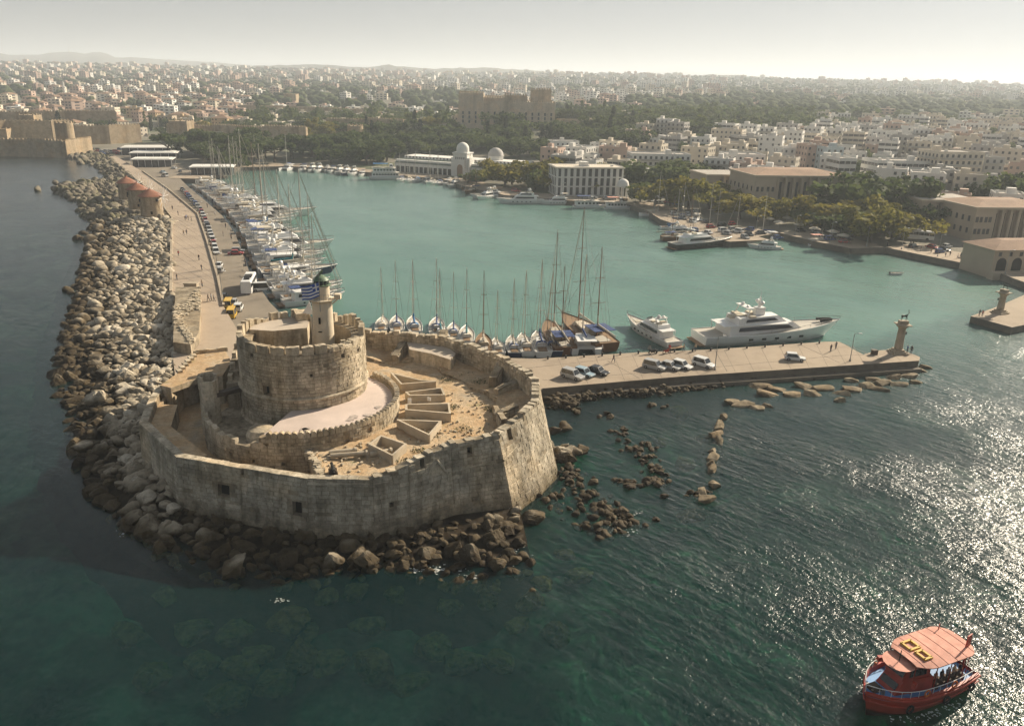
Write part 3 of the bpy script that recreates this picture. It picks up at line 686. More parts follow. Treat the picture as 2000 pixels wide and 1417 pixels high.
for i in range(11):
    A, B = OV[i], OV[i+1]; th = 1.1
    a0, b0 = (A[0], A[1]), (B[0], B[1]); a1, b1 = inset(A, th), inset(B, th); zf = 4.95 if i < 6 else 7.6
    zi = 7.2 if i < 6 else (lambda: 8.6)()
    mb.add([(*a0, A[2]-.02), (*b0, B[2]-.02), (*b1, B[2]-.05), (*a1, A[2]-.05)], [(0, 1, 2, 3)])
    pd = 0.9 if i < 6 else (1.4 if i < 11 else 2.3); zw0, zw1 = A[2]-pd, B[2]-pd
    wd = 2.6 if i in (1, 2) else (.4 if i < 7 else (1.2 if i < 11 else 4.6)); a2, b2 = inset(A, th+wd), inset(B, th+wd)
    mb.add([(*a1, A[2]-.05), (*b1, B[2]-.05), (*b1, zw1), (*a1, zw0)], [(0, 1, 2, 3)])
    mw.add([(*a1, zw0), (*b1, zw1), (*b2, zw1), (*a2, zw0)], [(0, 1, 2, 3)])
    mb.add([(*a2, zw0), (*b2, zw1), (*b2, zf), (*a2, zf)], [(0, 1, 2, 3)])
mb.build('parapet_backing', M_MORTAR, ow); mw.build('wall_walk', M_DIRT, ow)
# coping stones and battlements
for i in range(len(OV)-1):
    A, B = OV[i], OV[i+1]; L = math.hypot(A[0]-B[0], A[1]-B[1]); u = 0.0; d = math.atan2(B[1]-A[1], B[0]-A[0])
    while u < L-.3:
        w_ = U(1.0, 1.8) if i < 7 else U(.7, 1.3); w_ = min(w_, L-u); t = (u+w_/2)/L; x, y, z = lerp(A[0], B[0], t), lerp(A[1], B[1], t), lerp(A[2], B[2], t)
        o_ = A[5]; hh = U(.16, .22) if i < 6 else (U(.0, .35) if i < 11 else U(.2, .8))
        if hh > .08: mb = MB(); mb.box((x-o_.x*.5, y-o_.y*.5, z+hh/2-.04), (w_-.06, U(.95, 1.1), hh), d); mb.build('coping_stone', M_STONEW, ow)
        u += w_+(0 if i < 6 else U(.05, .5))
# string course with the gabled coat of arms
mb = MB()
def on_wall(i, px, py, d=.12): s, L, H = ofn(i); u, v = wpix(i, px, py); return s(u, v, d)
for i, pts in {4: [(610, 948), (640, 943)], 5: [(602, 944), (724, 944)], 6: [(730, 945), (768, 938)], 7: [(862, 925), (878, 922)], 8: [(882, 921), (972, 899)], 9: [(976, 898), (1018, 872)]}.items():
    mb.path([on_wall(i, *p) for p in pts], .13, 5)
mb.build('string_course', M_STONEW, ow)
mb = MB(); mb.path([on_wall(7, *p) for p in [(838, 925), (856, 898), (876, 926)]], .16, 5); mb.build('gable_moulding', M_STONEW, ow)
q = [on_wall(7, *p, .1) for p in [(843, 928), (871, 926), (870, 908), (845, 910)]]; mb = MB(); mb.add(q, [(0, 1, 2, 3)]); mb.build('carved_panel', M_STONE, ow)
# ---------------------------------------------------------------- courts inside the wall
mb = MB(); mb.lathe([(40, 4.9), (.1, 4.9)], 48, (RX-6, RY+6, 0), cap=False)
inn = [inset(v, 1.2) for v in OV]
mb = MB(); mb.add([(x, y, 4.9) for x, y in inn[:7]]+[(-24.5, 88.4, 4.9), (-41, 102, 4.9), (-42, 116, 4.9)], [tuple(range(10))][:1]); struct('lower_court', mb, M_DIRT)
# upper earth court: a fan of the right half, gently uneven
mb = MB(); NA, NR = 44, 14; cen = Vector((-20, 104)); V = []
ch = [inset(v, 1.0) for v in OV[5:]]
ch[0] = tuple(P(628, 930, 7.7)[:2]); 
def along(ch, t):
    Ls = [0]
    for a_, b_ in zip(ch[:-1], ch[1:]): Ls.append(Ls[-1]+math.dist(a_, b_))
    x = t*Ls[-1]
    for k in range(len(ch)-1):
        if x <= Ls[k+1]+1e-6: q = (x-Ls[k])/(Ls[k+1]-Ls[k]); return (lerp(ch[k][0], ch[k+1][0], q), lerp(ch[k][1], ch[k+1][1], q))
    return ch[-1]
for i in range(NA+1):
    t = i/NA; o_ = along(ch, t); b = lerp(math.radians(-74), math.radians(95), t); i_ = (RX+(RR-.3)*math.cos(b), RY+(RR-.3)*math.sin(b))
    for j in range(NR+1):
        q = j/NR; x, y = lerp(i_[0], o_[0], q), lerp(i_[1], o_[1], q); V.append((x, y, 7.75+.16*math.sin(x*.9)*math.cos(y*.7)+.1*math.sin(x*2.3+y*1.9)+U(-.04, .04)+(.35*max(0, q-.75) if t > .3 else 0)))
mb.add(V, [(i*(NR+1)+j, i*(NR+1)+j+1, (i+1)*(NR+1)+j+1, (i+1)*(NR+1)+j) for i in range(NA) for j in range(NR)])
e0, e1 = V[0], V[NR]; mb.add([V[j] for j in range(NR+1)]+[(v[0], v[1], 4.8) for v in V[:NR+1]], [(j, j+1, NR+2+j, NR+1+j) for j in range(NR)], 1)
struct('upper_court', mb, [M_DIRT, M_STONE], True)
# rubble-built edge at the head of the lower court
edge = thing('retaining_edge', 'crumbling stone retaining edge where the earth court drops', 'wall'); mb = MB()
for k in range(NR+1):
    for q in range(3):
        mb = MB(); mb.box((V[k][0]+U(-.3, .3), V[k][1]+U(-.2, .2), V[k][2]+U(-.3, .25)), (U(.4, .9), U(.4, .8), U(.3, .6)), U(0, 3)); mb.build('stone', M_STONE, edge)
# walled pits fanning out from the ring wall
M_PIT = simple('buff_pit_walls', (0.50, 0.42, 0.31), .9, .25, 1.2, bmp=.4)
PITS = [([(722, 866), (744, 850), (792, 866), (766, 888)], 'square walled stone pit nearest the outer wall'), ([(777, 819), (860, 822), (838, 848)], 'triangular walled pit with a sharp inner corner'),
        ([(794, 789), (876, 787), (879, 806), (793, 799)], 'long walled pit in the middle of the fan'), ([(793, 765), (862, 757), (868, 770), (800, 771)], 'narrow walled pit second from the back of the fan'), ([(765, 728), (822, 742), (850, 744), (784, 749)], 'thin walled pit at the back of the fan')]
for k, (px, lab) in enumerate(PITS):
    t_ = thing('walled_pit', lab, 'pit', group='walled pits in the earth court'); pts = [P(x, y, 8.9) for x, y in px]; n_ = len(pts)
    for i in range(n_):
        a_, b_ = pts[i], pts[(i+1) % n_]; d = b_-a_; c = (a_+b_)/2; mb = MB(); mb.box((c.x, c.y, 8.15), (d.length+.2, .28, 1.5+.006*i), math.atan2(d.y, d.x)); mb.build('side_wall', M_PIT, t_)
for (px, py) in [(800, 792), (838, 786)]:
    q = P(px, py, 8.1); t_ = thing('signboard', 'small white signboard leaning beside the long walled pit' if px == 800 else 'small white board lying on the long pit wall', 'sign', q, U(-.4, .4)); mb = MB(); mb.box((0, 0, .55), (.5, .08, 1.1 if px == 800 else .5)); mb.build('board', M_FLAGW, t_); mb = MB(); mb.box((-.15, .12, .3), (.06, .06, .6)); mb.build('post', M_STEEL, t_)
# ruined cross walls on the harbour side of the court
def ruin(a, b, th, h, lab):
    t_ = thing('ruined_wall', lab, 'wall', group='ruined walls of the court'); a = Vector(a); b = Vector(b); d = b-a; L = d.length; n_ = Vector((d.y, -d.x, 0)).normalized(); z0 = 7.5
    mb = MB(); m_ = max(2, int(L/1.0)); rg = []
    for k in range(m_+1):
        c = a+d*(k/m_); zt = z0+h*(1-.45*(k/m_))+U(-.25, .25); w_ = th/2*U(.9, 1.1); rg.append([(c.x-n_.x*w_, c.y-n_.y*w_, z0), (c.x+n_.x*w_, c.y+n_.y*w_, z0), (c.x+n_.x*w_*.85, c.y+n_.y*w_*.85, zt), (c.x-n_.x*w_*.85, c.y-n_.y*w_*.85, zt+U(-.1, .1))])
    mb.loft(rg[::-1]); mb.build('wall_core', M_MORTAR, t_)
    for s in (-1, 1):
        def sf(u, v, dd): c = a+d*(u/L); return (c.x+s*n_.x*(th/2*1.04+dd), c.y+s*n_.y*(th/2*1.04+dd), z0+v)
        facing(t_, sf, L, lambda u: h*(1-.45*u/L)-.1, M_STONE, parts=20, core=False, ragged=.3)
RU = [((868, 672), (842, 704), 1.4, 3.6, 'ruined wall stub beside the wide terrace of the back rampart'), ((905, 690), (862, 706), 1.2, 3.0, 'low ruined wall facing the pits below the back rampart'), ((985, 722), (962, 752), 1.3, 3.6, 'broken cross wall near the parked cars corner of the rampart'), ((1035, 748), (968, 770), 1.0, 3.0, 'long broken wall across the corner of the court'), ((1008, 800), (968, 812), 1.1, 2.0, 'low broken wall behind the battered bastion'), ((985, 830), (965, 790), .9, 1.7, 'crumbled wall line inside the battered bastion'), ((800, 672), (770, 700), 1.3, 3.0, 'ruined wall stub closest to the round tower at the back')]
for a_, b_, th, h, lab in RU: ruin(P(*a_, 8.5), P(*b_, 8.5), th, h, lab)
mb = MB(); poly = [tuple(P(x, y, 9.9)[:2]) for x, y in [(795, 668), (868, 672), (890, 690), (880, 702), (842, 690), (800, 682)]]; mb.prism(poly, 7.4, 9.9, 0, 1)
o = mb.build('rampart_platform', [M_STONE, M_WHITEROOF]); tag(o, 'pale topped stone platform on the back rampart', 'platform')
M_BUSH = simple('dry_green_scrub', (.10, .11, .035), .95, .4, 3.0)
mb = MB()
for k in range(900):
    cx, cy = random.choice([(884, 795), (870, 742), (905, 838), (840, 850), (960, 800), (935, 745), (900, 728), (820, 880), (790, 900), (985, 775)]); q = P(cx+random.gauss(0, 9), cy+random.gauss(0, 3), 7.9); a = U(0, 6.28); s = U(.12, .35); mb.add([(q.x, q.y, q.z-.05), (q.x+s*math.cos(a), q.y+s*math.sin(a), q.z+s*U(.3, 1)), (q.x+s*.6*math.cos(a+.7), q.y+s*.6*math.sin(a+.7), q.z+s*U(.2, .8))], [(0, 1, 2)])
tag(mb.build('scrub', M_BUSH), 'tufts of dry green scrub in the earth court', 'scrub', kind='stuff')
# loose stones and grass tufts in the court
mb = MB()
for k in range(240):
    t = random.random(); o_ = along(ch, t*.55); q = U(.1, .97); b = lerp(math.radians(-74), math.radians(95), t*.55); i_ = (RX+RR*math.cos(b), RY+RR*math.sin(b)); mb.box((lerp(i_[0], o_[0], q), lerp(i_[1], o_[1], q), 7.85), (U(.15, .5), U(.15, .4), U(.1, .35)), U(0, 3), taper=.7)
tag(mb.build('loose_rubble', M_STONE), 'loose stones scattered over the ochre earth court', 'rubble', kind='stuff')
# fallen column drums and paving near the front of the court
for k, (px, py, L, ang) in enumerate([(680, 888, 4.2, .25), (668, 882, 3.0, .3), (742, 884, 2.5, .5)]):
    q = P(px, py, 8.1); t_ = thing('fallen_column', ['long fallen stone column lying near the court edge', 'shorter fallen column lying behind the long one', 'fallen column piece below the square pit'][k], 'column', q, ang); mb = MB()
    mb.tube((-L/2, 0, .05), (L/2, 0, .05), .32, .28, 12); mb.build('column_shaft', M_PIT, t_)
    mb = MB(); mb.tube((L/2, 0, .05), (L/2+.3, 0, .05), .40, .36, 12); mb.build('capital', M_PIT, t_)
cn = thing('cannon', 'dark rusted cannon on its carriage behind the front parapet', 'cannon', P(650, 922, 7.8), 1.9); mb = MB(); mb.tube((-1.1, 0, .6), (1.0, 0, .75), .26, .17, 12); mb.tube((-1.1, 0, .6), (-1.35, 0, .6), .2, .06, 10); mb.build('barrel', M_DARK, cn)
mb = MB(); mb.box((-.4, .28, .35), (1.5, .1, .5)); mb.box((-.4, -.28, .35), (1.5, .1, .5)); mb.box((-.4, 0, .2), (1.3, .5, .1)); mb.build('carriage', M_WOODDK, cn)
for sx in (-.9, .1):
    for sy in (-.42, .42): mb = MB(); mb.tube((sx, sy-.05, .25), (sx, sy+.05, .25), .25, .25, 12); mb.build('wheel', M_WOODDK, cn)
# ---------------------------------------------------------------- gate terrace, stepped curtain wall
gt = thing('gate_terrace', 'ochre walled terrace with a deep arched niche left of the tower', 'building')
px_ = [(313, 752), (334, 757), (388, 738), (434, 734), (452, 706), (440, 684), (384, 690), (350, 726)]; poly = [tuple(P(x, y, 9.3)[:2]) for x, y in px_]
mb = MB(); mb.prism(poly, 8.5, 9.3, 0, 1); mb.build('terrace_top', [M_STONE, M_DIRT], gt)
# front face with the niche
f0, f1, f2 = Vector((*poly[1], 0)), Vector((*poly[2], 0)), Vector((*poly[3], 0)); ins = Vector((0.2, 3.4, 0))
mb = MB()
def wallq(a, b, z0, z1): mb.add([(a.x, a.y, z0), (b.x, b.y, z0), (b.x, b.y, z1), (a.x, a.y, z1)], [(0, 1, 2, 3)])
wallq(f0, f0+ins, 4.9, 8.52); wallq(f0+ins, f1+ins, 4.9, 8.52); wallq(f1+ins, f1, 4.9, 8.52); wallq(f1, f2, 4.9, 8.52); wallq(Vector((*poly[0], 0)), f0, 4.9, 8.52); wallq(f2, Vector((*poly[4], 0)), 3, 8.52); wallq(Vector((*poly[4], 0)), Vector((*poly[5], 0)), 3, 8.52)
wallq(Vector((*poly[6], 0)), Vector((*poly[7], 0)), 0, 8.52); wallq(Vector((*poly[7], 0)), Vector((*poly[0], 0)), 0, 8.52); wallq(Vector((*poly[5], 0)), Vector((*poly[6], 0)), 0, 8.52)
mb.build('terrace_wall', M_STONE, gt)
mb = MB()
for k in range(12):
    t = k/11; c = Vector((*poly[5], 0)).lerp(Vector((*poly[6], 0)), t); mb = MB(); mb.box((c.x, c.y, 9.5), (.7, .6, U(.4, .8)), .4); mb.build('coping_stone', M_STONE, gt)
for k in range(7):
    c = Vector((*poly[6], 0)).lerp(Vector((*poly[7], 0)), k/6); mb = MB(); mb.box((c.x, c.y, 9.45), (1.2, .7, U(.3, .5)), -.9); mb.build('coping_stone', M_STONE, gt)
cw = thing('stepped_wall', 'tall broken curtain wall stepping down beside the round tower', 'wall')
a_ = Vector((TX-TR-1.2, TY-1.5, 0)); b_ = Vector((TX-TR-4.2, TY+14, 0)); d = b_-a_; rot = math.atan2(d.y, d.x); L = d.length; n_ = 6
for k in range(n_):
    c = a_+d*((k+.5)/n_); zt = [10.4, 11.2, 12.0, 12.6, 11.4, 10.2][k]
    def sf(u, v, dd, k=k): p = a_+d*((k+u/(L/n_))/n_); nn = Vector((d.y, -d.x, 0)).normalized(); return (p.x+nn.x*(.8+dd), p.y+nn.y*(.8+dd), 4.5+v)
    mb = MB(); mb.box((c.x, c.y, (4.5+zt)/2), (L/n_, 1.56, zt-4.5), rot); mb.build('wall_core', M_MORTAR, cw)
    facing(cw, sf, L/n_, lambda u: zt-4.5, M_STONE, parts=25, core=False)
    mb = MB(); mb.box((c.x-.4, c.y, zt+.4), (L/n_*.45, .6, .8), rot); mb.build('merlon', M_STONE, cw)
# ruined rubble wall between the rocks and the lower path
rw = thing('ruined_rubble_wall', 'thick ruined rubble wall beside the path to the fort', 'wall')
poly = [tuple(P(x, y, 5.2)[:2]) for x, y in [(343, 560), (390, 560), (392, 600), (388, 650), (372, 672), (338, 668), (340, 620)]]
mb = MB(); mb.prism(poly, 0, 5.2, 0); mb.build('wall_core', M_MORTAR, rw)
mb = MB(); pp = [Vector((*p, 0)) for p in poly]
for k in range(420):
    a1, a2 = random.random(), random.random(); e = pp[6].lerp(pp[0], a1*.6) if a1 < .6 else pp[5].lerp(pp[6], a1); f = pp[4].lerp(pp[3], a1) if a1 < .4 else pp[3].lerp(pp[1], a1); c = e.lerp(f, a2)
    mb.box((c.x, c.y, 5.2+U(-.1, .15)), (U(.4, .9), U(.4, .9), U(.2, .6)), U(0, 3), taper=.8)
tag(mb.build('rubble_top', M_STONE, rw), kind='stuff')
# ---------------------------------------------------------------- rocks
def ico(sub):
    t = (1+5**.5)/2; v = [(-1, t, 0), (1, t, 0), (-1, -t, 0), (1, -t, 0), (0, -1, t), (0, 1, t), (0, -1, -t), (0, 1, -t), (t, 0, -1), (t, 0, 1), (-t, 0, -1), (-t, 0, 1)]
    f = [(0, 11, 5), (0, 5, 1), (0, 1, 7), (0, 7, 10), (0, 10, 11), (1, 5, 9), (5, 11, 4), (11, 10, 2), (10, 7, 6), (7, 1, 8), (3, 9, 4), (3, 4, 2), (3, 2, 6), (3, 6, 8), (3, 8, 9), (4, 9, 5), (2, 4, 11), (6, 2, 10), (8, 6, 7), (9, 8, 1)]
    v = [np.array(x, float)/np.linalg.norm(x) for x in v]
    for _ in range(sub):
        c = {}; nf = []
        def mid(a, b):
            k = (min(a, b), max(a, b))
            if k not in c: m = v[a]+v[b]; v.append(m/np.linalg.norm(m)); c[k] = len(v)-1
            return c[k]
        for a, b, d in f:
            x, y, z = mid(a, b), mid(b, d), mid(d, a); nf += [(a, x, z), (b, y, x), (d, z, y), (x, y, z)]
        f = nf
    return np.array(v), np.array(f)
def rock_proto(sub, seed, cuts=26, rough=.05):
    r = np.random.default_rng(seed); v, f = ico(sub); v = v.copy()
    v *= 1.25
    for k in range(cuts):       # planar breaks give the boulder its faces
        n = r.normal(size=3); n /= np.linalg.norm(n); d = r.uniform(.52, .9); s = v@n; m = s > d; v[m] -= np.outer(s[m]-d, n)*.9
    ph = r.uniform(0, 6, 9); q = v*2.3
    v *= (1+rough*(np.sin(q[:, 0]*1.3+ph[0])*np.sin(q[:, 1]*1.7+ph[1])+.5*np.sin(q[:, 2]*3.1+ph[2])*np.sin(q[:, 0]*2.9+ph[3])))[:, None]
    v += r.normal(size=v.shape)*.018
    v *= np.array([r.uniform(.85, 1.2), r.uniform(.7, 1.0), r.uniform(.55, .85)]); return v, f
ROCK_HI = [rock_proto(3, 100+i) for i in range(9)]; ROCK_LO = [rock_proto(2, 200+i) for i in range(10)]; ROCK_XS = [rock_proto(1, 300+i, 7) for i in range(8)]
def mat_rock():
    m, n, l, b = newmat('shore_rock'); co = texco(n, l, world=True); oi = node(n, 'ObjectInfo')
    r = mth(n, l, 'FRACT', mth(n, l, 'ADD', island_rand(n), oi.outputs['Random']))
    c = ramp(n, l, r, [(0.0, (0.20, 0.165, 0.115)), (0.35, (0.31, 0.262, 0.19)), (0.75, (0.40, 0.345, 0.26)), (1.0, (0.54, 0.48, 0.385))])
    f = noise(n, l, co, 1.3, 6, .7); g = noise(n, l, co, 6.0, 4, .7); q = noise(n, l, co, .18, 3)
    c = mix(n, l, 1.0, c, ramp(n, l, f, [(0.3, 0.55), (0.5, 1.0), (0.72, 1.22)]), 'MULTIPLY')
    z = node(n, 'SeparateXYZ'); l.new(co, z.inputs[0])
    wet = ramp(n, l, mth(n, l, 'ADD', mth(n, l, 'MULTIPLY', z.outputs[2], .30), mth(n, l, 'MULTIPLY_ADD', q, 1.1, -.55)), [(0.0, (0.12, 0.10, 0.065)), (0.38, (0.22, 0.185, 0.13)), (0.74, (1, 1, 1))])
    c = mix(n, l, 1.0, c, wet, 'MULTIPLY')
    weed = ramp(n, l, mth(n, l, 'MULTIPLY_ADD', z.outputs[2], .5, .5), [(0.3, 1.0), (0.55, 0.0)])      # olive weed below the waterline
    c = mix(n, l, mth(n, l, 'MULTIPLY', weed, .8), c, ramp(n, l, f, [(.35, (.07, .06, .012)), (.65, (.26, .19, .04))]))
    l.new(c, b.inputs['Base Color']); b.inputs['Roughness'].default_value = .85; b.inputs['Specular IOR Level'].default_value = .25
    h = mth(n, l, 'MULTIPLY_ADD', g, .4, f); bump(n, l, b, h, .9, .12); return m
M_ROCK = mat_rock()
ROCKS = []     # (pos, scale, rot, zone)
def put(p, s, zone, sq=1.0, flat=False): ROCKS.append((np.array(p, float), s, (U(0, 6.28), U(-.5, .5) if not flat else U(-.12, .12), U(-.5, .5) if not flat else U(-.12, .12)), zone))
def strip_pts(Lp, Rp, N):
    def res(a):
        Ls = [0]
        for p, q in zip(a[:-1], a[1:]): Ls.append(Ls[-1]+math.dist(p, q))
        out = []
        for i in range(N+1):
            x = Ls[-1]*i/N; k = max(0, min(len(a)-2, sum(1 for L in Ls[1:] if L < x-1e-9))); t = (x-Ls[k])/(Ls[k+1]-Ls[k]); out.append(np.array(a[k])*(1-t)+np.array(a[k+1])*t)
        return out
    return res(Lp), res(Rp)
M_RUBBLE = mat_stone('mound_rubble', (.075, .062, .045), (.10, .082, .06), (.5, .48, .44), wet=True)  # mound colour kept dark to paint the shade in gaps between rocks
def mat_crag():
    m, n, l, b = newmat('scrubby_crag_rock'); co = texco(n, l, world=True); f = noise(n, l, co, .7, 6, .7); q = noise(n, l, co, .12, 4)
    c = ramp(n, l, f, [(.3, (.07, .06, .042)), (.55, (.19, .16, .115)), (.75, (.30, .26, .195))]); c = mix(n, l, ramp(n, l, q, [(.48, 0.0), (.62, .7)]), c, (.11, .105, .045)); l.new(c, b.inputs['Base Color']); b.inputs['Roughness'].default_value = .95; bump(n, l, b, f, 1.0, .3); return m
M_CRAG = mat_crag()
# west breakwater: waterline (left) against crest (right)
WL = [(330, 1075), (235, 1015), (170, 955), (150, 890), (152, 830), (128, 760), (122, 700), (150, 610), (172, 500), (182, 440), (160, 412), (182, 400), (150, 392), (112, 378), (125, 362), (208, 352), (196, 330), (170, 316), (110, 304)]
WR = [(345, 960), (300, 925), (275, 880), (285, 800), (345, 715), (346, 650), (342, 590), (334, 560), (334, 500), (334, 460), (335, 432), (312, 412), (300, 400), (292, 385), (275, 362), (250, 340), (232, 324), (215, 308), (190, 300)]
wl = [tuple(P(x, y, 0)[:2]) for x, y in WL]; wr = [tuple(P(x, y, 2.6)[:2]) for x, y in WR]
N = 90; Lw, Rw = strip_pts(wl, wr, N)
mb = MB(); VV = []
for i in range(N+1):
    a, b = Lw[i], Rw[i]; o = (a-b)/np.linalg.norm(a-b)
    for t, z in ((-9, -6.5), (-3, -1.6), (0, -.25)): q = a+o*(-t); VV.append((q[0], q[1], z))
    for t, z in ((.3, .7), (.65, 1.7), (1.0, 2.4)): q = a*(1-t)+b*t; VV.append((q[0], q[1], z+U(-.2, .2)))
mb.add(VV, [(i*6+j, (i+1)*6+j, (i+1)*6+j+1, i*6+j+1) for i in range(N) for j in range(5)]); struct('breakwater_mound', mb, M_RUBBLE)
for i in range(N):
    a0, a1, b0, b1 = Lw[i], Lw[i+1], Rw[i], Rw[i+1]; wdt = np.linalg.norm((a0+a1-b0-b1)/2); ln = max(np.linalg.norm(a1-a0), np.linalg.norm(b1-b0))*.5+.5*np.linalg.norm((a0+b0-a1-b1)/2)
    near = 1-min(1, i/30.); dist = (a0[1]+b0[1])/2
    dens = .72 if dist < 220 else (.5 if dist < 320 else .3)
    for k in range(int(wdt*ln*dens)+1):
        t = random.random()**.9*1.06-.06; s = random.random(); q = (a0*(1-s)+a1*s)*(1-t)+(b0*(1-s)+b1*s)*t
        rr_ = random.random(); sz = U(.42, .95)*(1.0+.22*near) if rr_ < .74 else (U(1.0, 1.5) if rr_ < .95 else U(1.5, 2.1)); sz = sz*(1.25 if t < .12 else 1)
        put((q[0], q[1], np.interp(t, [-.06, 0, .3, .65, 1], [-.6, -.2, .8, 1.8, 2.6])+U(-.05, .55)), sz, 'west' if dist < 190 else ('westfar' if dist < 285 else 'outcrop'))
# rough natural outcrops on the sea side beyond the mills
for px, py, rx, n_ in [(150, 374, 24, 110), (190, 402, 20, 80), (215, 418, 20, 50), (185, 312, 26, 50)]:
    for k in range(n_):
        q = P(px+random.gauss(0, rx*.8), py+random.gauss(0, 5), 0.3); put((q.x, q.y, U(.2, 2.0)), U(1.2, 2.6), 'outcrop')
for px, py in [(150, 632), (158, 648), (140, 660), (160, 700), (172, 506), (166, 520), (140, 790), (156, 468), (150, 590), (140, 570), (165, 455)]:
    for k in range(3): q = P(px+U(-8, 8), py+U(-3, 3), 0); put((q.x, q.y, U(-.2, .2)), U(.7, 1.5), 'west')
# front rocks under the outer wall
FW = [(300, 945), (380, 985), (480, 1012), (560, 1020), (640, 1027), (720, 1027), (790, 1025), (900, 1010), (985, 995), (1015, 985)]
FL = [(240, 1015), (330, 1075), (430, 1122), (520, 1132), (600, 1128), (680, 1112), (760, 1108), (860, 1128), (960, 1130), (1040, 1098)]
fa_, fb_ = strip_pts([tuple(P(x, y, 0)[:2]) for x, y in FL], [tuple(P(x, y, 1.5)[:2]) for x, y in FW], 30)
mb = MB(); VV = []
for i in range(31):
    a, b = fa_[i], fb_[i]; o = (a-b)/np.linalg.norm(a-b)
    for t, z in ((7, -6.2), (2.5, -2.2), (0, -.5)): q = a+o*t; VV.append((q[0], q[1], z))
    for t, z in ((.5, .25), (1.0, 1.0), (1.25, 1.1)): q = a*(1-t)+b*t; VV.append((q[0], q[1], z))
mb.add(VV, [(i*6+j, (i+1)*6+j, (i+1)*6+j+1, i*6+j+1) for i in range(30) for j in range(5)]); struct('foundation_mound', mb, M_RUBBLE)
for i in range(30):
    for k in range(13):
        t = U(-.12, 1.0); s = random.random(); q = (fa_[i]*(1-s)+fa_[i+1]*s)*(1-t)+(fb_[i]*(1-s)+fb_[i+1]*s)*t; put((q[0], q[1], np.interp(t, [-.1, 0, .5, 1], [-.7, -.2, .4, 1.1])+U(-.1, .3)), U(.5, 1.05), 'front')
for px, py, s in [(347, 975, 1.9), (318, 985, 1.5), (515, 1018, 1.7), (455, 1105, 2.3), (562, 1085, 2.6), (685, 1065, 2.3), (700, 1085, 2.0), (655, 1095, 1.8), (790, 1040, 2.0), (745, 1055, 1.8), (832, 1045, 1.9), (838, 1078, 2.0), (885, 1070, 1.9), (965, 1045, 2.4), (1037, 1003, 2.5), (990, 1030, 1.9), (920, 1085, 2.1), (720, 1095, 1.9), (600, 1050, 2.0), (480, 1065, 2.0), (400, 1040, 1.7), (530, 1050, 1.8), (770, 1080, 1.8), (970, 1100, 1.6), (620, 1020, 1.7), (955, 1030, 1.7), (880, 1030, 1.6), (430, 1075, 1.9), (370, 1010, 1.6), (640, 1060, 2.0)]:
    q = P(px, py, .8); put((q.x, q.y, U(.3, .9)), s*.82, 'front')
# right hand clusters
def cluster(pxs, n, r, z, s, zone, spread=1.0):
    for k in range(n):
        i = random.randrange(len(pxs)-1); t = random.random(); px = lerp(pxs[i][0], pxs[i+1][0], t)+random.gauss(0, r); py = lerp(pxs[i][1], pxs[i+1][1], t)+random.gauss(0, r*.38)
        q = P(px, py, .3); put((q.x, q.y, U(*z)), U(*s), zone)
cluster([(1075, 905), (1120, 930), (1150, 965), (1190, 1000), (1220, 1020)], 130, 22, (-.35, .45), (.4, .85), 'east')
cluster([(1055, 960), (1100, 985), (1180, 1040), (1230, 1010)], 60, 16, (-.4, .2), (.35, .75), 'east')
cluster([(1085, 885), (1120, 895)], 25, 12, (.2, 1.3), (.9, 1.6), 'east')
cluster([(1210, 825), (1225, 860), (1250, 880), (1275, 905), (1285, 940)], 90, 12, (-.35, .3), (.35, .75), 'east')
cluster([(1205, 935), (1240, 940), (1290, 940)], 30, 10, (-.3, .3), (.4, .8), 'east')
cluster([(1075, 790), (1110, 785), (1150, 772), (1230, 768), (1310, 760)], 190, 9, (-.2, .9), (.35, .75), 'mole')
cluster([(1070, 775), (1130, 795)], 40, 12, (-.1, 1.0), (.5, 1.0), 'mole')
cluster([(1310, 760), (1400, 750), (1500, 738), (1640, 728)], 90, 7, (-.3, .5), (.4, .8), 'mole')
cluster([(1085, 835), (1125, 830)], 5, 8, (0, .4), (.8, 1.3), 'east'); cluster([(1270, 790), (1305, 792)], 6, 3, (0, .3), (.5, .9), 'east'); cluster([(1175, 805), (1200, 815)], 5, 6, (-.1, .2), (.6, .9), 'east')
cluster([(1300, 960), (1380, 960)], 8, 10, (-.3, .1), (.4, .8), 'east')
# build: the largest as single boulders, the rest as one mass
def rmat(rot):
    a, b, c = rot; ca, sa, cb, sb, cc, sc = math.cos(a), math.sin(a), math.cos(b), math.sin(b), math.cos(c), math.sin(c)
    return np.array([[ca, -sa, 0], [sa, ca, 0], [0, 0, 1]])@np.array([[cb, 0, sb], [0, 1, 0], [-sb, 0, cb]])@np.array([[1, 0, 0], [0, cc, -sc], [0, sc, cc]])
def rsize(r):
    x, y, z = proj(r[0]); return r[1]/z if 0 < x < 2000 and 0 < y < 1417 else 0
order = sorted((i for i in range(len(ROCKS)) if ROCKS[i][3] != 'outcrop'), key=lambda i: -rsize(ROCKS[i])); top = set(order[:300])
hi_me = []
for i, (v, f) in enumerate(ROCK_HI): m_ = MB(); m_.add(v.tolist(), f.tolist()); hi_me.append(m_.mesh('boulder', M_ROCK))
ZL = {'west': ('pale boulder of the breakwater', 'boulders of the western breakwater'), 'westfar': ('sunlit boulder of the far breakwater', 'boulders far along the breakwater'), 'outcrop': ('rough dark rock of the sea outcrop', 'rocks of the outcrop'),
      'front': ('dark boulder under the front wall', 'boulders under the front wall'), 'east': ('brown weedy boulder in the shallows', 'boulders in the eastern shallows'), 'mole': ('rubble stone at the foot of the mole', 'stones along the mole foot')}
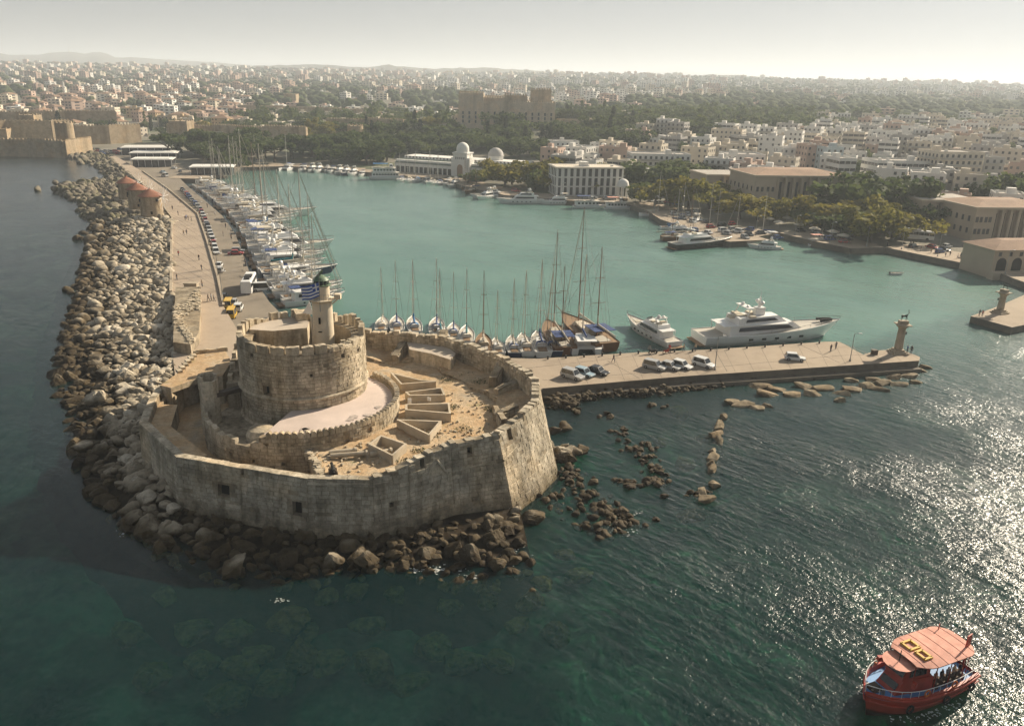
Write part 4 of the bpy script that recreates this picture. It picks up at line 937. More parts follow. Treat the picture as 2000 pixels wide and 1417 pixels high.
RMK = [(300, 900, 'bend of the wall'), (160, 900, 'water edge'), (230, 980, 'shaded shore corner'), (250, 780, 'gate terrace'), (140, 760, 'western point'), (330, 700, 'ruined rubble wall'), (220, 680, 'middle of the breakwater'), (437, 970, 'walled-up window'), (440, 1080, 'western waterline'), (580, 1010, 'tall dark doorway'), (560, 1090, 'middle waterline'), (700, 1020, 'middle of the wall'), (700, 1090, 'foam line'), (856, 1020, 'carved gable'), (850, 1100, 'eastern waterline'), (960, 1010, 'sloping buttress'), (980, 1090, 'eastern shoal'), (1100, 900, 'battered bastion'), (1150, 960, 'eastern rock heap'), (1220, 1010, 'eastern tip'), (1230, 850, 'rock line in the shallows'), (1280, 930, 'end of the rock line'), (1120, 780, 'mole corner')]
VA, FA, off = [], [], 0; VB, FB, offb = [], [], 0
for i, (p, s, rot, zone) in enumerate(ROCKS):
    if i in top:
        o = link('boulder', hi_me[i % len(hi_me)], None, p); o.rotation_euler = (rot[2], rot[1], rot[0]); o.scale = (s, s, s*U(.85, 1.1)); sx, sy, _ = proj(p); tag(o, ('very large ' if s > 1.6 else 'large ' if s > 1.15 else 'mid-sized ' if s > .85 else 'small ')+ZL[zone][0].replace('big ', '')+', near the '+min(RMK, key=lambda m_: (m_[0]-sx)**2+(m_[1]-sy)**2)[2], 'boulder', ZL[zone][1])
    else:
        v, f = (ROCK_LO if p[1] < 150 else ROCK_XS)[i % 8]; w_ = (v*s)@rmat(rot).T+p
        if zone == 'outcrop': VB.append(w_); FB.append(f+offb); offb += len(v)
        else: VA.append(w_); FA.append(f+off); off += len(v)
def bulk(name, V, Fc, mat, smooth=False):
    V = np.concatenate(V); Fc = np.concatenate(Fc); me = bpy.data.meshes.new(name); me.vertices.add(len(V)); me.vertices.foreach_set('co', V.astype('f').reshape(-1))
    k = Fc.shape[1]; me.loops.add(len(Fc)*k); me.loops.foreach_set('vertex_index', Fc.astype('i').reshape(-1)); me.polygons.add(len(Fc)); me.polygons.foreach_set('loop_start', np.arange(0, len(Fc)*k, k, dtype='i'))
    me.materials.append(mat); me.update(calc_edges=True); me.validate()
    if smooth: me.polygons.foreach_set('use_smooth', np.ones(len(Fc), bool))
    return link(name, me)
tag(bulk('crag_rocks', VB, FB, M_CRAG), 'dark scrubby crags and loose rocks on the far shore of the mole', 'rocks', kind='stuff')
tag(bulk('rubble_rocks', VA, FA, M_ROCK), 'mass of smaller breakwater rocks heaped between the boulders', 'rocks', kind='stuff')
# submerged boulders in the clear shallows
SUB = [(565, 1195, 2.6, -.1), (735, 1292, 2.6, -1.3), (588, 1280, 2.4, -1.6), (650, 1285, 2.2, -1.8), (500, 1275, 2.0, -1.6), (470, 1300, 1.8, -1.8), (850, 1255, 2.6, -2.0), (820, 1130, 2.0, -.9), (770, 1150, 2.0, -1.2), (640, 1155, 1.8, -.9), (690, 1150, 1.7, -1.0), (1040, 1165, 1.9, -.7), (900, 1290, 2.4, -2.2), (1010, 1220, 1.8, -1.6), (460, 1230, 2.2, -2.0), (390, 1290, 2.4, -2.2), (380, 1230, 2.0, -2.3), (540, 1330, 2.6, -2.6), (440, 1360, 2.6, -2.6), (880, 1180, 1.9, -1.5), (950, 1170, 1.7, -1.2), (600, 1230, 1.7, -1.8), (720, 1220, 2.0, -1.9), (1060, 1130, 1.5, -.5), (1100, 1075, 1.6, -.6), (1130, 1120, 1.8, -1.2), (300, 1320, 2.4, -2.6), (330, 1160, 2.0, -2.0), (980, 1290, 2.0, -2.2), (1090, 1240, 2.0, -2.0), (800, 1340, 2.4, -2.8), (250, 1240, 2.4, -2.8), (1350, 1000, 2.0, -.9), (1380, 850, 2.0, -.7), (1340, 900, 1.8, -.8), (1290, 860, 1.6, -.7), (1200, 770, 1.6, -.5), (1330, 800, 2.0, -.8)]
for k, (px, py, s, z) in enumerate(SUB):
    q = P(px, py, z*1.4); o = link('submerged_boulder', hi_me[k % 9], None, (q.x, q.y, z-s*.45)); o.rotation_euler = (0, 0, U(0, 6)); o.scale = (s*U(1, 1.3), s, s*.9)
    tag(o, 'golden weed-covered rock just breaking the water in front of the fort' if k == 0 else 'olive boulder lying under clear water off the fort', 'boulder', None if k == 0 else 'boulders under the water')
# tilted slabs of the old outer reef
M_SLAB = mat_stone('slab_rock', (.23, .19, .135), (.35, .295, .21), (.55, .52, .46), bs=1.0)
SLABS = [(1480, 752, 4.6, 2.4), (1520, 757, 4.2, 2.2), (1570, 752, 3.6, 2.0), (1610, 757, 4.0, 2.0), (1500, 768, 4.0, 2.0), (1545, 768, 3.4, 1.8), (1590, 768, 3.6, 2.0), (1640, 765, 3.6, 1.8), (1665, 758, 3.6, 2.0), (1690, 752, 3.0, 2.0), (1660, 740, 2.8, 1.5), (1705, 738, 3.2, 2.0), (1725, 745, 3.4, 2.0), (1745, 736, 3.0, 2.0), (1755, 748, 3.4, 1.7), (1775, 733, 3.4, 1.5), (1790, 744, 2.6, 1.2), (1800, 722, 2.6, .9), (1810, 715, 2.6, 1.2), (1715, 757, 3.8, 1.6), (1450, 788, 4.2, 2.0), (1475, 793, 3.2, 1.5), (1430, 783, 3.0, 1.5), (1500, 790, 2.0, 1.0), (1413, 812, 1.6, 1.0), (1405, 830, 3.0, 1.3), (1397, 845, 3.0, 1.4), (1405, 858, 2.2, 1.0), (1392, 877, 1.3, 1.0), (1395, 890, 2.6, 1.2), (1390, 903, 2.6, 1.3), (1390, 915, 2.4, 1.2), (1395, 945, 1.9, 1.3), (1372, 958, 2.8, 1.0), (1378, 973, 3.0, 1.5), (1640, 780, 2.0, 1.0)]
for k, (px, py, L, w_) in enumerate(SLABS):
    q = P(px, py, .3); v, f = ROCK_LO[k % 8]; mb = MB(); r = random.Random(k); pts = []; rv, rf = rock_proto(2, 700+k, 12, .06); rv = rv/np.abs(rv).max(0); rv = np.clip(rv*1.25, -1, 1)*.5; mb.add((rv*np.array([L, w_*1.15, 1.1])).tolist(), rf.tolist())
    nn = r.choice([4, 5, 5, 6]); base = [(L*.5*math.cos(2*math.pi*i/nn+.4)*r.uniform(.85, 1.25), w_*.5*math.sin(2*math.pi*i/nn+.4)*r.uniform(.9, 1.4)) for i in range(nn)]
    o = mb.build('rock_slab', M_SLAB, None, False, (q.x, q.y, U(-.12, .12))); far = px > 1540
    rzz = r.uniform(-.4, .5) if px > 1425 else r.uniform(.6, 1.4)
    o.rotation_euler = (r.uniform(-.22, .22), r.uniform(-.25, .25), rzz)
    tag(o, ('flat tilted slab of the broken reef running out beyond the mole' if px > 1425 else 'flat tilted slab in the sunken line of stones curving towards the fort'), 'rock slab', 'slabs beyond the mole' if px > 1425 else 'slabs curving towards the fort')

# foam where the swell breaks on the front rocks
M_FOAM = simple('sea_foam', (.62, .62, .58), .8, .15, 3.0)
def foam(px, py, rx, ry, n_, s0):
    mb = MB()
    for k in range(n_):
        q = P(px+random.gauss(0, rx), py+random.gauss(0, ry), .03); a = U(0, 6.28); s = U(.3, 1)*s0; m_ = 6; mb.add([(q.x+s*U(.5, 1.2)*math.cos(a+i*6.28/m_), q.y+.45*s*U(.5, 1.2)*math.sin(a+i*6.28/m_), .03+.004*(k % 5)) for i in range(m_)], [tuple(range(m_))])
    tag(mb.build('sea_foam', M_FOAM), 'white foam on the water by the rocks', 'foam', kind='stuff')
for a in [(855, 1112, 24, 3.5, 60, .22), (810, 1108, 10, 2, 24, .2), (920, 1126, 14, 3, 28, .2), (1000, 1085, 16, 10, 50, .16), (545, 1172, 9, 2, 16, .2), (1215, 1035, 18, 6, 36, .16), (235, 1042, 4, 3, 8, .22), (1245, 1000, 8, 5, 14, .14), (1395, 880, 6, 20, 20, .14), (150, 600, 10, 14, 20, .3), (1800, 735, 14, 6, 24, .2)]: foam(*a)
# ---------------------------------------------------------------- boats
M_GEL = simple('white_gelcoat', (0.78, 0.765, 0.73), 0.35, 0.06, 0.5, world=False); M_DECK = simple('cream_deck', (0.50, 0.46, 0.39), 0.7, 0.12, 1.0, world=False)
M_TEAK = simple('teak', (0.27, 0.17, 0.09), 0.7, 0.25, 2.0, world=False); M_DGLASS = simple('dark_boat_glass', (0.018, 0.02, 0.024), 0.12, 0.1, 1.0, spec=0.6, world=False)
M_NAVY = simple('navy_canvas', (0.03, 0.06, 0.17), 0.8, 0.15, 2.0, world=False); M_BLUEC = simple('blue_canvas', (0.03, 0.15, 0.33), 0.8, 0.15, 2.0, world=False); M_CREAMC = simple('cream_canvas', (0.52, 0.46, 0.36), 0.85, 0.12, 2.0, world=False); M_TEALC = simple('teal_canvas', (0.02, 0.17, 0.2), 0.8, 0.1, 2.0, world=False)
M_MAST = simple('mast_alloy', (0.66, 0.61, 0.53), 0.4, 0.1, 1.0, metal=.3, world=False); M_WMAST = simple('varnished_mast', (0.19, 0.085, 0.04), 0.5, 0.2, 1.0, world=False); M_WIRE = simple('rigging_wire', (0.22, 0.2, 0.18), 0.5, 0.1, 1.0, world=False)
M_DKHULL = simple('dark_hull_paint', (0.035, 0.028, 0.026), 0.3, 0.1, 1.0, world=False); M_NAVYHULL = simple('navy_hull_paint', (0.02, 0.035, 0.09), 0.3, 0.1, 1.0, world=False); M_WOODHULL = simple('varnished_hull', (0.17, 0.075, 0.03), 0.4, 0.2, 1.0, world=False)
M_REDP = simple('red_boat_paint', (0.40, 0.05, 0.03), 0.5, 0.32, 1.2, world=False); M_SALM = simple('faded_salmon_canopy', (0.66, 0.31, 0.23), 0.75, 0.3, 1.6, world=False); M_BLUEP = simple('blue_boat_paint', (0.09, 0.25, 0.52), 0.45, 0.14, 1.2, world=False); M_YEL = simple('yellow_paint', (0.62, 0.40, 0.06), 0.6, 0.12, 1.5, world=False)
M_RUB = simple('black_rubber', (0.02, 0.02, 0.02), 0.8, 0.2, 2, world=False); M_GREYT = simple('grey_tube_rubber', (0.26, 0.26, 0.25), 0.7, 0.15, 1, world=False)
def hull_rings(L, B, fb, draft=.6, bow=1.35, transom=.82, rake=.10, n=11, full=2.2):
    R = []; sh = []
    for k in range(n):
        s = k/(n-1); s = s**.9
        w = B/2*((transom+(1-transom)*math.sin(min(1, s/.4)*math.pi/2)) if s < .4 else max(.015, (1-((s-.4)/.6)**full)))
        z = fb*(1+(bow-1)*s**2.2); x = L*s; o = rake*L*s**3
        R.append([(x, -w, z), (x-o*.45, -w*.93, z*.42), (x-o*.8, -w*.8, -.05), (x-o, -w*.4, -draft), (x-o, w*.4, -draft), (x-o*.8, w*.8, -.05), (x-o*.45, w*.93, z*.42), (x, w, z)]); sh.append((x, w, z))
    return R, sh
def mk_hull(parent, L, B, fb, mat, deck_mat, stripe=None, **kw):
    R, sh = hull_rings(L, B, fb, **kw); mb = MB(); mb.loft(R, 0, close=False, caps=False); mb.add(R[0], [tuple(range(8))]); mb.build('hull', mat, parent, True)
    mb = MB(); mb.loft([[(x, -w*.97, z-.10), (x, w*.97, z-.10)] for x, w, z in sh], 0, close=False, caps=False); mb.build('deck', deck_mat, parent)
    mb = MB()
    for s in (-1, 1): mb.path([(x, s*w*.985, z+.02) for x, w, z in sh], .07, 4)
    mb.tube((sh[0][0], -sh[0][1], sh[0][2]), (sh[0][0], sh[0][1], sh[0][2]), .07, n=4); mb.build('gunwale', stripe or M_GEL, parent); return sh
def house(mb, x0, x1, w0, w1, z0, z1, rf=.5, ra=.2, sh=.12, mi=0):
    """deckhouse tapering forward with raked front"""
    h = z1-z0; b = [(x0, -w0/2), (x1-.0, -w1/2*.9), (x1, -w1/2*.4), (x1, w1/2*.4), (x1-.0, w1/2*.9), (x0, w0/2)]
    t = [(x0+ra*h, -w0/2+sh*h), (x1-rf*h-.1, -w1/2*.9+sh*h), (x1-rf*h, -w1/2*.4), (x1-rf*h, w1/2*.4), (x1-rf*h-.1, w1/2*.9-sh*h), (x0+ra*h, w0/2-sh*h)]
    mb.loft([[(x, y, z0) for x, y in b], [(x, y, z1) for x, y in t]], mi)
def sailboat(name, L, hull_m, cover, mastm, hood, wood=False, two=False):
    B = L*.31; fb = L*.085; t = thing(name, 'x', 'sailboat'); sh = mk_hull(t, L, B, fb, hull_m, M_TEAK if wood else M_DECK, stripe=M_TEAK if wood else M_GEL, draft=.7, bow=1.3, rake=.12)
    z = fb*1.02; mb = MB(); house(mb, L*.28, L*.66, B*.62, B*.36, z-.1, z+L*.04, .9, .5); cab = mb.build('cabin', M_GEL if not wood else M_CREAMC, t)
    mb = MB()
    for s in (-1, 1): mb.add([(L*.32, s*B*.312, z+.1), (L*.58, s*B*.20, z+.1), (L*.56, s*B*.19, z+L*.026), (L*.33, s*B*.297, z+L*.026)], [(0, 1, 2, 3)])
    for x in (.42, .52): mb.box((L*x, 0, z+L*.04+.02), (.5, .5, .05))
    mb.build('cabin_window', M_DGLASS, cab)
    mb = MB(); mb.box((L*.15, 0, z-.06), (L*.2, B*.42, .12)); mb.build('cockpit', M_DECK if wood else M_TEAK, t)
    mb = MB(); rg = []
    for k in range(5):
        a = math.pi*k/4; rg.append([(L*.24, B*.32*math.cos(a), z+.1+L*.075*math.sin(a)), (L*.34, B*.28*math.cos(a), z+L*.03+L*.055*math.sin(a))])
    mb.loft(rg, close=False, caps=False); mb.build('sprayhood', hood, t)
    xs = [(.56, 1.28)] if not two else [(.62, 1.15), (.22, .85)]
    for xm, hh in xs:
        H = L*hh; xm *= L; mb = MB(); mb.tube((xm, 0, z), (xm, 0, z+H), .09 if not two else .14, .06, 6); m_ = mb.build('mast', mastm, t)
        mb = MB()
        for q in (.38, .66): mb.tube((xm, -B*.3*(1.2-q), z+H*q), (xm, B*.3*(1.2-q), z+H*q), .05, n=4)
        mb.build('spreader', mastm, m_)
        mb = MB(); mb.tube((xm, 0, z+L*.09), (xm-L*.36, 0, z+L*.085), .07, n=5); mb.build('boom', mastm, t)
        mb = MB(); mb.tube((xm-.1, 0, z+L*.115), (xm-L*.35, 0, z+L*.10), .24, .15, 7); mb.tube((xm, 0, z+L*.20), (xm-.25, 0, z+L*.10), .13, .2, 6); mb.build('sail_cover', cover, t)
        mb = MB(); top = (xm, 0, z+H*.985)
        for e in ((L*.985, 0, fb*1.3), (0.1, 0, fb), (xm-.2, B*.47, z), (xm-.2, -B*.47, z)): mb.tube(top, e, .028, n=3)
        mb.build('rigging', M_WIRE, t)
    xm = xs[0][0]*L; mb = MB(); mb.tube((L*.96, 0, fb*1.4), (xm+(L*.96-xm)*.06, 0, z+L*xs[0][1]*.92), .055, .035, 5); mb.build('furled_jib', M_CREAMC, t)
    mb = MB()
    for s in (-1, 1):
        for x, w, zz in sh[1:-1:2]: mb.tube((x, s*w*.95, zz), (x, s*w*.95, zz+.6), .03, n=3)
        mb.path([(x, s*w*.95, zz+.6) for x, w, zz in sh], .025, 3)
    mb.build('guard_rail', M_STEEL, t); return t
def motoryacht(name, L, hull_m, decks=2, canopy=None, arch=True, gls=M_DGLASS, bow=1.5):
    B = L*(.27 if L < 18 else .235); fb = L*.085 if L < 18 else L*(.075 if L < 28 else .062); t = thing(name, 'x', 'motor yacht'); sh = mk_hull(t, L, B, fb, hull_m, M_DECK, draft=.7, bow=bow, transom=.9, rake=.13, full=2.6)
    z = fb; h1 = max(1.5, L*(.075 if L < 28 else .058)); mb = MB(); house(mb, L*.16, L*.72, B*.8, B*.5, z-.1, z+h1, 1.6, .1, .1); mb.build('deckhouse', M_GEL, t)
    mb = MB()
    for s in (-1, 1): mb.add([(L*.22, s*B*.395, z+h1*.42), (L*.62, s*B*.300, z+h1*.42), (L*.58, s*B*.292, z+h1*.80), (L*.23, s*B*.372, z+h1*.80)], [(0, 1, 2, 3)])
    mb.add([(L*.72-1.6*h1*.42+.06, -B*.2, z+h1*.42), (L*.72-1.6*h1*.42+.06, B*.2, z+h1*.42), (L*.72-1.6*h1*.86+.06, B*.19, z+h1*.86), (L*.72-1.6*h1*.86+.06, -B*.19, z+h1*.86)], [(0, 1, 2, 3)])
    mb.build('saloon_window', gls, t)
    mb = MB()
    for s in (-1, 1):
        for k in range(5): x, w, zz = L*(.3+.09*k), B*.478*(1 if k < 3 else .93-.04*(k-3)), z*.62; mb.box((x, s*w, zz), (L*.028, .12, fb*.22))
    mb.build('porthole', gls, t)
    zt = z+h1; mb = MB(); mb.box((L*.36, 0, zt+.06), (L*.42, B*.76, .14)); mb.box((L*.2, 0, zt+.05), (L*.16, B*.74, .1)); mb.build('flybridge_deck', M_GEL, t)
    for s in (-1, 1): mb = MB(); mb.tube((L*.125, s*B*.34, z), (L*.125, s*B*.34, zt), .07); mb.build('deck_post', M_GEL, t)
    if decks > 1:
        h2 = max(.8, L*.035) if decks == 2 else h1*(.85 if L < 28 else .72); mb = MB()
        house(mb, L*.22, L*.58, B*.7, B*.42, zt+.1, zt+.1+h2, 1.5, .1, .1); mb.build('flybridge', M_GEL, t)
        mb = MB()
        if decks == 2:
            mb.add([(L*.58-1.5*h2+.1, -B*.18, zt+h2+.1), (L*.58-1.5*h2+.1, B*.18, zt+h2+.1), (L*.58-1.5*h2-.45, B*.17, zt+h2+.55), (L*.58-1.5*h2-.45, -B*.17, zt+h2+.55)], [(0, 1, 2, 3)])
        else:
            for s in (-1, 1): mb.add([(L*.27, s*B*.343, zt+.1+h2*.4), (L*.51, s*B*.255, zt+.1+h2*.4), (L*.48, s*B*.245, zt+.1+h2*.8), (L*.28, s*B*.322, zt+.1+h2*.8)], [(0, 1, 2, 3)])
            mb.add([(L*.58-1.5*h2*.4+.06, -B*.17, zt+.1+h2*.4), (L*.58-1.5*h2*.4+.06, B*.17, zt+.1+h2*.4), (L*.58-1.5*h2*.85+.06, B*.16, zt+.1+h2*.85), (L*.58-1.5*h2*.85+.06, -B*.16, zt+.1+h2*.85)], [(0, 1, 2, 3)])
        mb.build('windscreen', gls, t); zt2 = zt+.1+h2
        mb = MB()
        for k in range(3): mb.box((L*(.27+.05*k), B*.18*(-1)**k, zt2+.16), (L*.045, B*.26, .34))
        mb.build('sun_lounge', M_CREAMC, t)
    else: zt2 = zt
    if arch:
        mb = MB()
        for s in (-1, 1): mb.tube((L*.26, s*B*.33, zt+.1), (L*.30, s*B*.28, zt2+L*.06), .13, .1, 5)
        mb.box((L*.30, 0, zt2+L*.06), (L*.05, B*.62, .16)); mb.build('radar_arch', M_GEL, t)
        mb = MB(); mb.lathe([(.1, 0), (.38, .1), (.42, .35), (.25, .6), (.01, .68)], 10, (L*.30, B*.12, zt2+L*.06+.05)); mb.lathe([(.1, 0), (.3, .1), (.33, .3), (.01, .5)], 10, (L*.30, -B*.14, zt2+L*.06+.05)); mb.build('radome', M_GEL, t)
    if canopy:
        mb = MB(); mb.box((L*.2, 0, zt2+L*.075), (L*.17, B*.66, .08)); mb.build('bimini', canopy, t)
        mb = MB()
        for sx in (.125, .275):
            for s in (-1, 1): mb.tube((L*sx, s*B*.31, zt), (L*sx, s*B*.31, zt2+L*.075), .04, n=4)
        mb.build('bimini_frame', M_STEEL, t)
    mb = MB(); mb.box((-.5, 0, .35), (1.2, B*.8, .16)); mb.build('swim_platform', M_TEAK, t)
    mb = MB()
    for s in (-1, 1):
        for x, w, zz in sh[4:]: mb.tube((x, s*w*.93, zz), (x, s*w*.93, zz+.75), .03, n=3)
        mb.path([(x, s*w*.93, zz+.75) for x, w, zz in sh[4:]], .035, 3)
    mb.build('bow_rail', M_STEEL, t)
    mb = MB(); mb.box((L*.78, 0, fb*1.22), (L*.10, B*.3, .25)); mb.build('foredeck_sunpad', M_CREAMC, t); return t
def ferry(name, L, B, decks, hull_m, roofm, stripe=None):
    t = thing(name, 'x', 'ferry'); fb = L*.07; mk_hull(t, L, B, fb, hull_m, M_DECK, stripe=stripe or M_NAVY, bow=1.6, transom=.92, rake=.08, full=3.2); z = fb
    for d in range(decks):
        h = 2.3; x0, x1 = L*(.06+.03*d), L*(.80-.09*d); w_ = B*(.86-.04*d); mb = MB(); house(mb, x0, x1, w_, w_*.8, z, z+h, .3, .0, .0); mb.build('deckhouse', M_GEL, t)
        mb = MB(); n_ = int((x1-x0)/1.6)
        for s in (-1, 1):
            for k in range(n_): mb.box((x0+1.2+k*(x1-x0-2.4)/max(1, n_-1), s*(w_/2*lerp(1, .9, k/n_)+.0), z+h*.58), (1.0, .1, .8))
        mb.box((x1-.45, 0, z+h*.6), (.3, w_*.6, .8)); mb.build('cabin_window', M_DGLASS, t); z += h
        mb = MB(); mb.box(((x0+x1)/2-.3, 0, z+.06), (x1-x0+.6, w_+.5, .12)); mb.build('upper_deck', M_DECK, t); z += .12
    x0, x1 = L*.1, L*.5; mb = MB(); mb.box(((x0+x1)/2, 0, z+2.1), (x1-x0, B*.74, .1)); mb.build('awning', roofm, t); mb = MB()
    for k in range(4):
        for s in (-1, 1): mb.tube((lerp(x0+.3, x1-.3, k/3), s*B*.35, z), (lerp(x0+.3, x1-.3, k/3), s*B*.35, z+2.1), .05, n=4)
    mb.build('awning_post', M_STEEL, t); mb = MB(); house(mb, L*.54, L*.66, B*.5, B*.4, z, z+1.9, .4, .0, .05); mb.build('wheelhouse', M_GEL, t); mb = MB(); mb.box((L*.64, 0, z+1.2), (.5, B*.36, .6)); mb.box((L*.58, 0, z+1.2), (1.2, B*.52, .5)); mb.build('wheelhouse_window', M_DGLASS, t)
    mb = MB(); mb.tube((L*.55, 0, z+1.9), (L*.53, 0, z+5), .08, .05); mb.build('mast', M_MAST, t); return t
def catamaran(name, L):
    t = thing(name, 'x', 'catamaran'); B = L*.52; fb = L*.1
    for s in (-1, 1):
        R, sh = hull_rings(L, L*.15, fb, .5, 1.15, .8, .06); mb = MB(); mb.loft([[(x, y+s*B*.37, z) for x, y, z in r] for r in R], 0, close=False, caps=False); mb.loft([[(x, -w+s*B*.37, z), (x, w+s*B*.37, z)] for x, w, z in sh], 0, close=False, caps=False); mb.add([(x, y+s*B*.37, z) for x, y, z in R[0]], [tuple(range(8))]); mb.build('hull', M_GEL, t, True)
    mb = MB(); mb.box((L*.4, 0, fb*.85), (L*.6, B*.72, fb*.5)); mb.build('bridge_deck', M_GEL, t); mb = MB(); house(mb, L*.22, L*.62, B*.66, B*.5, fb*1.1, fb*1.1+L*.095, 1.0, .1, .1); mb.build('saloon', M_GEL, t)
    mb = MB(); house(mb, L*.28, L*.615, B*.665, B*.505, fb*1.1+L*.035, fb*1.1+L*.072, 1.0, .1, .1); mb.build('saloon_window', M_DGLASS, t); mb = MB(); mb.box((L*.14, 0, fb*1.1+L*.12), (L*.3, B*.62, .1)); mb.build('hardtop', M_GEL, t)
    mb = MB(); H = L*1.35; z = fb*1.1+L*.09; mb.tube((L*.5, 0, z), (L*.5, 0, z+H), .14, .09); m_ = mb.build('mast', M_MAST, t); mb = MB(); mb.tube((L*.5, -B*.14, z+H*.5), (L*.5, B*.14, z+H*.5), .05, n=4); mb.build('spreader', M_MAST, m_)
    mb = MB(); mb.tube((L*.49, 0, z+L*.09), (L*.1, 0, z+L*.08), .28, .2, 7); mb.build('sail_cover', M_NAVY, t); mb = MB()
    for e in ((L*.97, 0, fb*1.1), (L*.35, B*.37, fb), (L*.35, -B*.37, fb)): mb.tube((L*.5, 0, z+H*.98), e, .028, n=3)
    mb.build('rigging', M_WIRE, t); return t
def gulet(name, L):
    t = sailboat(name, L, M_WOODHULL, M_CREAMC, M_WMAST, M_CREAMC, wood=True, two=True); mb = MB(); fb = L*.085; mb.tube((L*.96, 0, fb*1.25), (L*1.16, 0, fb*1.7), .12, .06, 6); mb.build('bowsprit', M_WMAST, t)
    mb = MB(); mb.box((L*.17, 0, fb+2.2), (L*.24, L*.22, .08)); mb.build('awning', M_NAVY, t); return t
def rowboat(name, L, m_, inside, outboard=True):
    t = thing(name, 'x', 'boat'); mk_hull(t, L, L*.38, .55, m_, inside, bow=1.3, rake=.08, stripe=inside); mb = MB()
    for x in (.25, .55): mb.box((L*x, 0, .5), (.3, L*.3, .06))
    mb.build('thwart', M_TEAK, t)
    if outboard: mb = MB(); mb.box((-.15, 0, .65), (.35, .35, .55)); mb.box((-.2, 0, .1), (.14, .1, .8)); mb.build('outboard_motor', M_RUB, t)
    return t
SB = [sailboat('sailboat', 12.0, M_GEL, M_NAVY, M_MAST, M_NAVY), sailboat('sailboat', 13.0, M_GEL, M_CREAMC, M_MAST, M_CREAMC), sailboat('sailboat', 11.0, M_GEL, M_BLUEC, M_MAST, M_BLUEC), sailboat('sailboat', 12.5, M_NAVYHULL, M_CREAMC, M_MAST, M_NAVY), sailboat('sailboat', 11.5, M_GEL, M_TEALC, M_MAST, M_CREAMC), sailboat('sailboat', 12.0, M_WOODHULL, M_CREAMC, M_WMAST, M_CREAMC, wood=True)]
SBD = ['white sailboat with navy boom cover', 'white sailboat with cream boom cover', 'white sailboat with blue boom cover', 'navy hulled sailboat with cream boom cover', 'white sailboat with teal boom cover', 'varnished wooden sailboat']
MY = [motoryacht('motor_yacht', 14, M_GEL, 2), motoryacht('motor_yacht', 12, M_GEL, 1, M_NAVY, False), motoryacht('motor_yacht', 16, M_GEL, 2, M_CREAMC), motoryacht('motor_yacht', 11, M_GEL, 1, M_CREAMC, True), motoryacht('motor_yacht', 15, M_NAVYHULL, 2), motoryacht('motor_yacht', 22, M_GEL, 3)]
MYD = ['white motor yacht with radar arch', 'small white cruiser with navy awning', 'white flybridge yacht with cream awning', 'small white cruiser with cream awning', 'navy hulled motor yacht', 'large white three-deck yacht']
FE = [ferry('ferry', 20, 6, 2, M_GEL, M_BLUEC), ferry('ferry', 15, 5, 1, M_GEL, M_NAVY), ferry('ferry', 13, 4.6, 1, M_GEL, M_SALM)]
CT = catamaran('catamaran', 13); GU = gulet('wooden_gulet', 22)
DG = [rowboat('rowing_boat', 4.2, M_GEL, M_DECK), rowboat('rowing_boat', 5.5, M_GREYT, M_GREYT)]
USED = set()
def place(proto, p, hdg, label, group=None, s=1.0, name=None):
    z = Vector((p[0], p[1], 0.0))
    if proto.name not in USED: USED.add(proto.name); o = proto; o.location = z; o.rotation_euler = (0, 0, hdg); o.scale = (s, s, s); o['label'] = label
    else: o = dup(proto, z, hdg, s, label)
    if group: o['group'] = group
    return o
ORD = 'first second third fourth fifth sixth seventh eighth ninth tenth eleventh twelfth thirteenth fourteenth fifteenth sixteenth seventeenth eighteenth nineteenth twentieth'.split()
TENS = {2: 'twenty', 3: 'thirty', 4: 'forty', 5: 'fifty', 6: 'sixty', 7: 'seventy', 8: 'eighty'}
def ordn(n):
    if n <= 20: return ORD[n-1]
    return {20: 'twentieth', 30: 'thirtieth', 40: 'fortieth', 50: 'fiftieth', 60: 'sixtieth', 70: 'seventieth', 80: 'eightieth'}[n] if n % 10 == 0 else TENS[n//10]+'-'+ORD[n % 10-1]
# row along the long mole, stern to the road
edge_px = [(548, 612), (525, 588), (486, 528), (460, 457), (434, 421), (395, 387), (366, 363)]
ed = [P(x, y, 0) for x, y in edge_px]; Ls = [0]
for a, b in zip(ed[:-1], ed[1:]): Ls.append(Ls[-1]+(b-a).length)
u = 6.0; k = 0
while u < Ls[-1]-4:
    i = max(j for j in range(len(ed)-1) if Ls[j] <= u); t = (u-Ls[i])/(Ls[i+1]-Ls[i]); p = ed[i].lerp(ed[i+1], t); d = (ed[i+1]-ed[i]).normalized(); nrm = Vector((d.y, -d.x, 0)); k += 1
    h = math.atan2(nrm.y, nrm.x)+U(-.05, .05); frac = u/Ls[-1]
    if k == 27:     # the long white superyacht
        t_ = motoryacht('long_yacht', 33, M_GEL, 3); t_.location = p+nrm*2; t_.location.z = 0; t_.rotation_euler = (0, 0, h); t_['label'] = 'very long white yacht whose bow sticks out beyond the mole row'; u += 8.5; continue
    if random.random() < .52: j = random.choice([0, 0, 1, 1, 2, 3, 4, 5]); pr, de = SB[j], SBD[j]; s = U(1.05, 1.4)*(1.22 if .12 < frac < .8 else 1); w_ = 12*.31*s*.88
    else: j = random.choice([0, 0, 1, 2, 2, 3, 4]); pr, de = MY[j], MYD[j]; s = U(1.0, 1.3)*(1.28 if .12 < frac < .8 else 1); w_ = 3.9*s*.9
    place(pr, p+nrm*(1.6+U(0, 1.2)), h, de+', '+ordn(k)+' along the mole from the fort', 'boats moored along the long mole', s); u += w_+U(.0, .45)
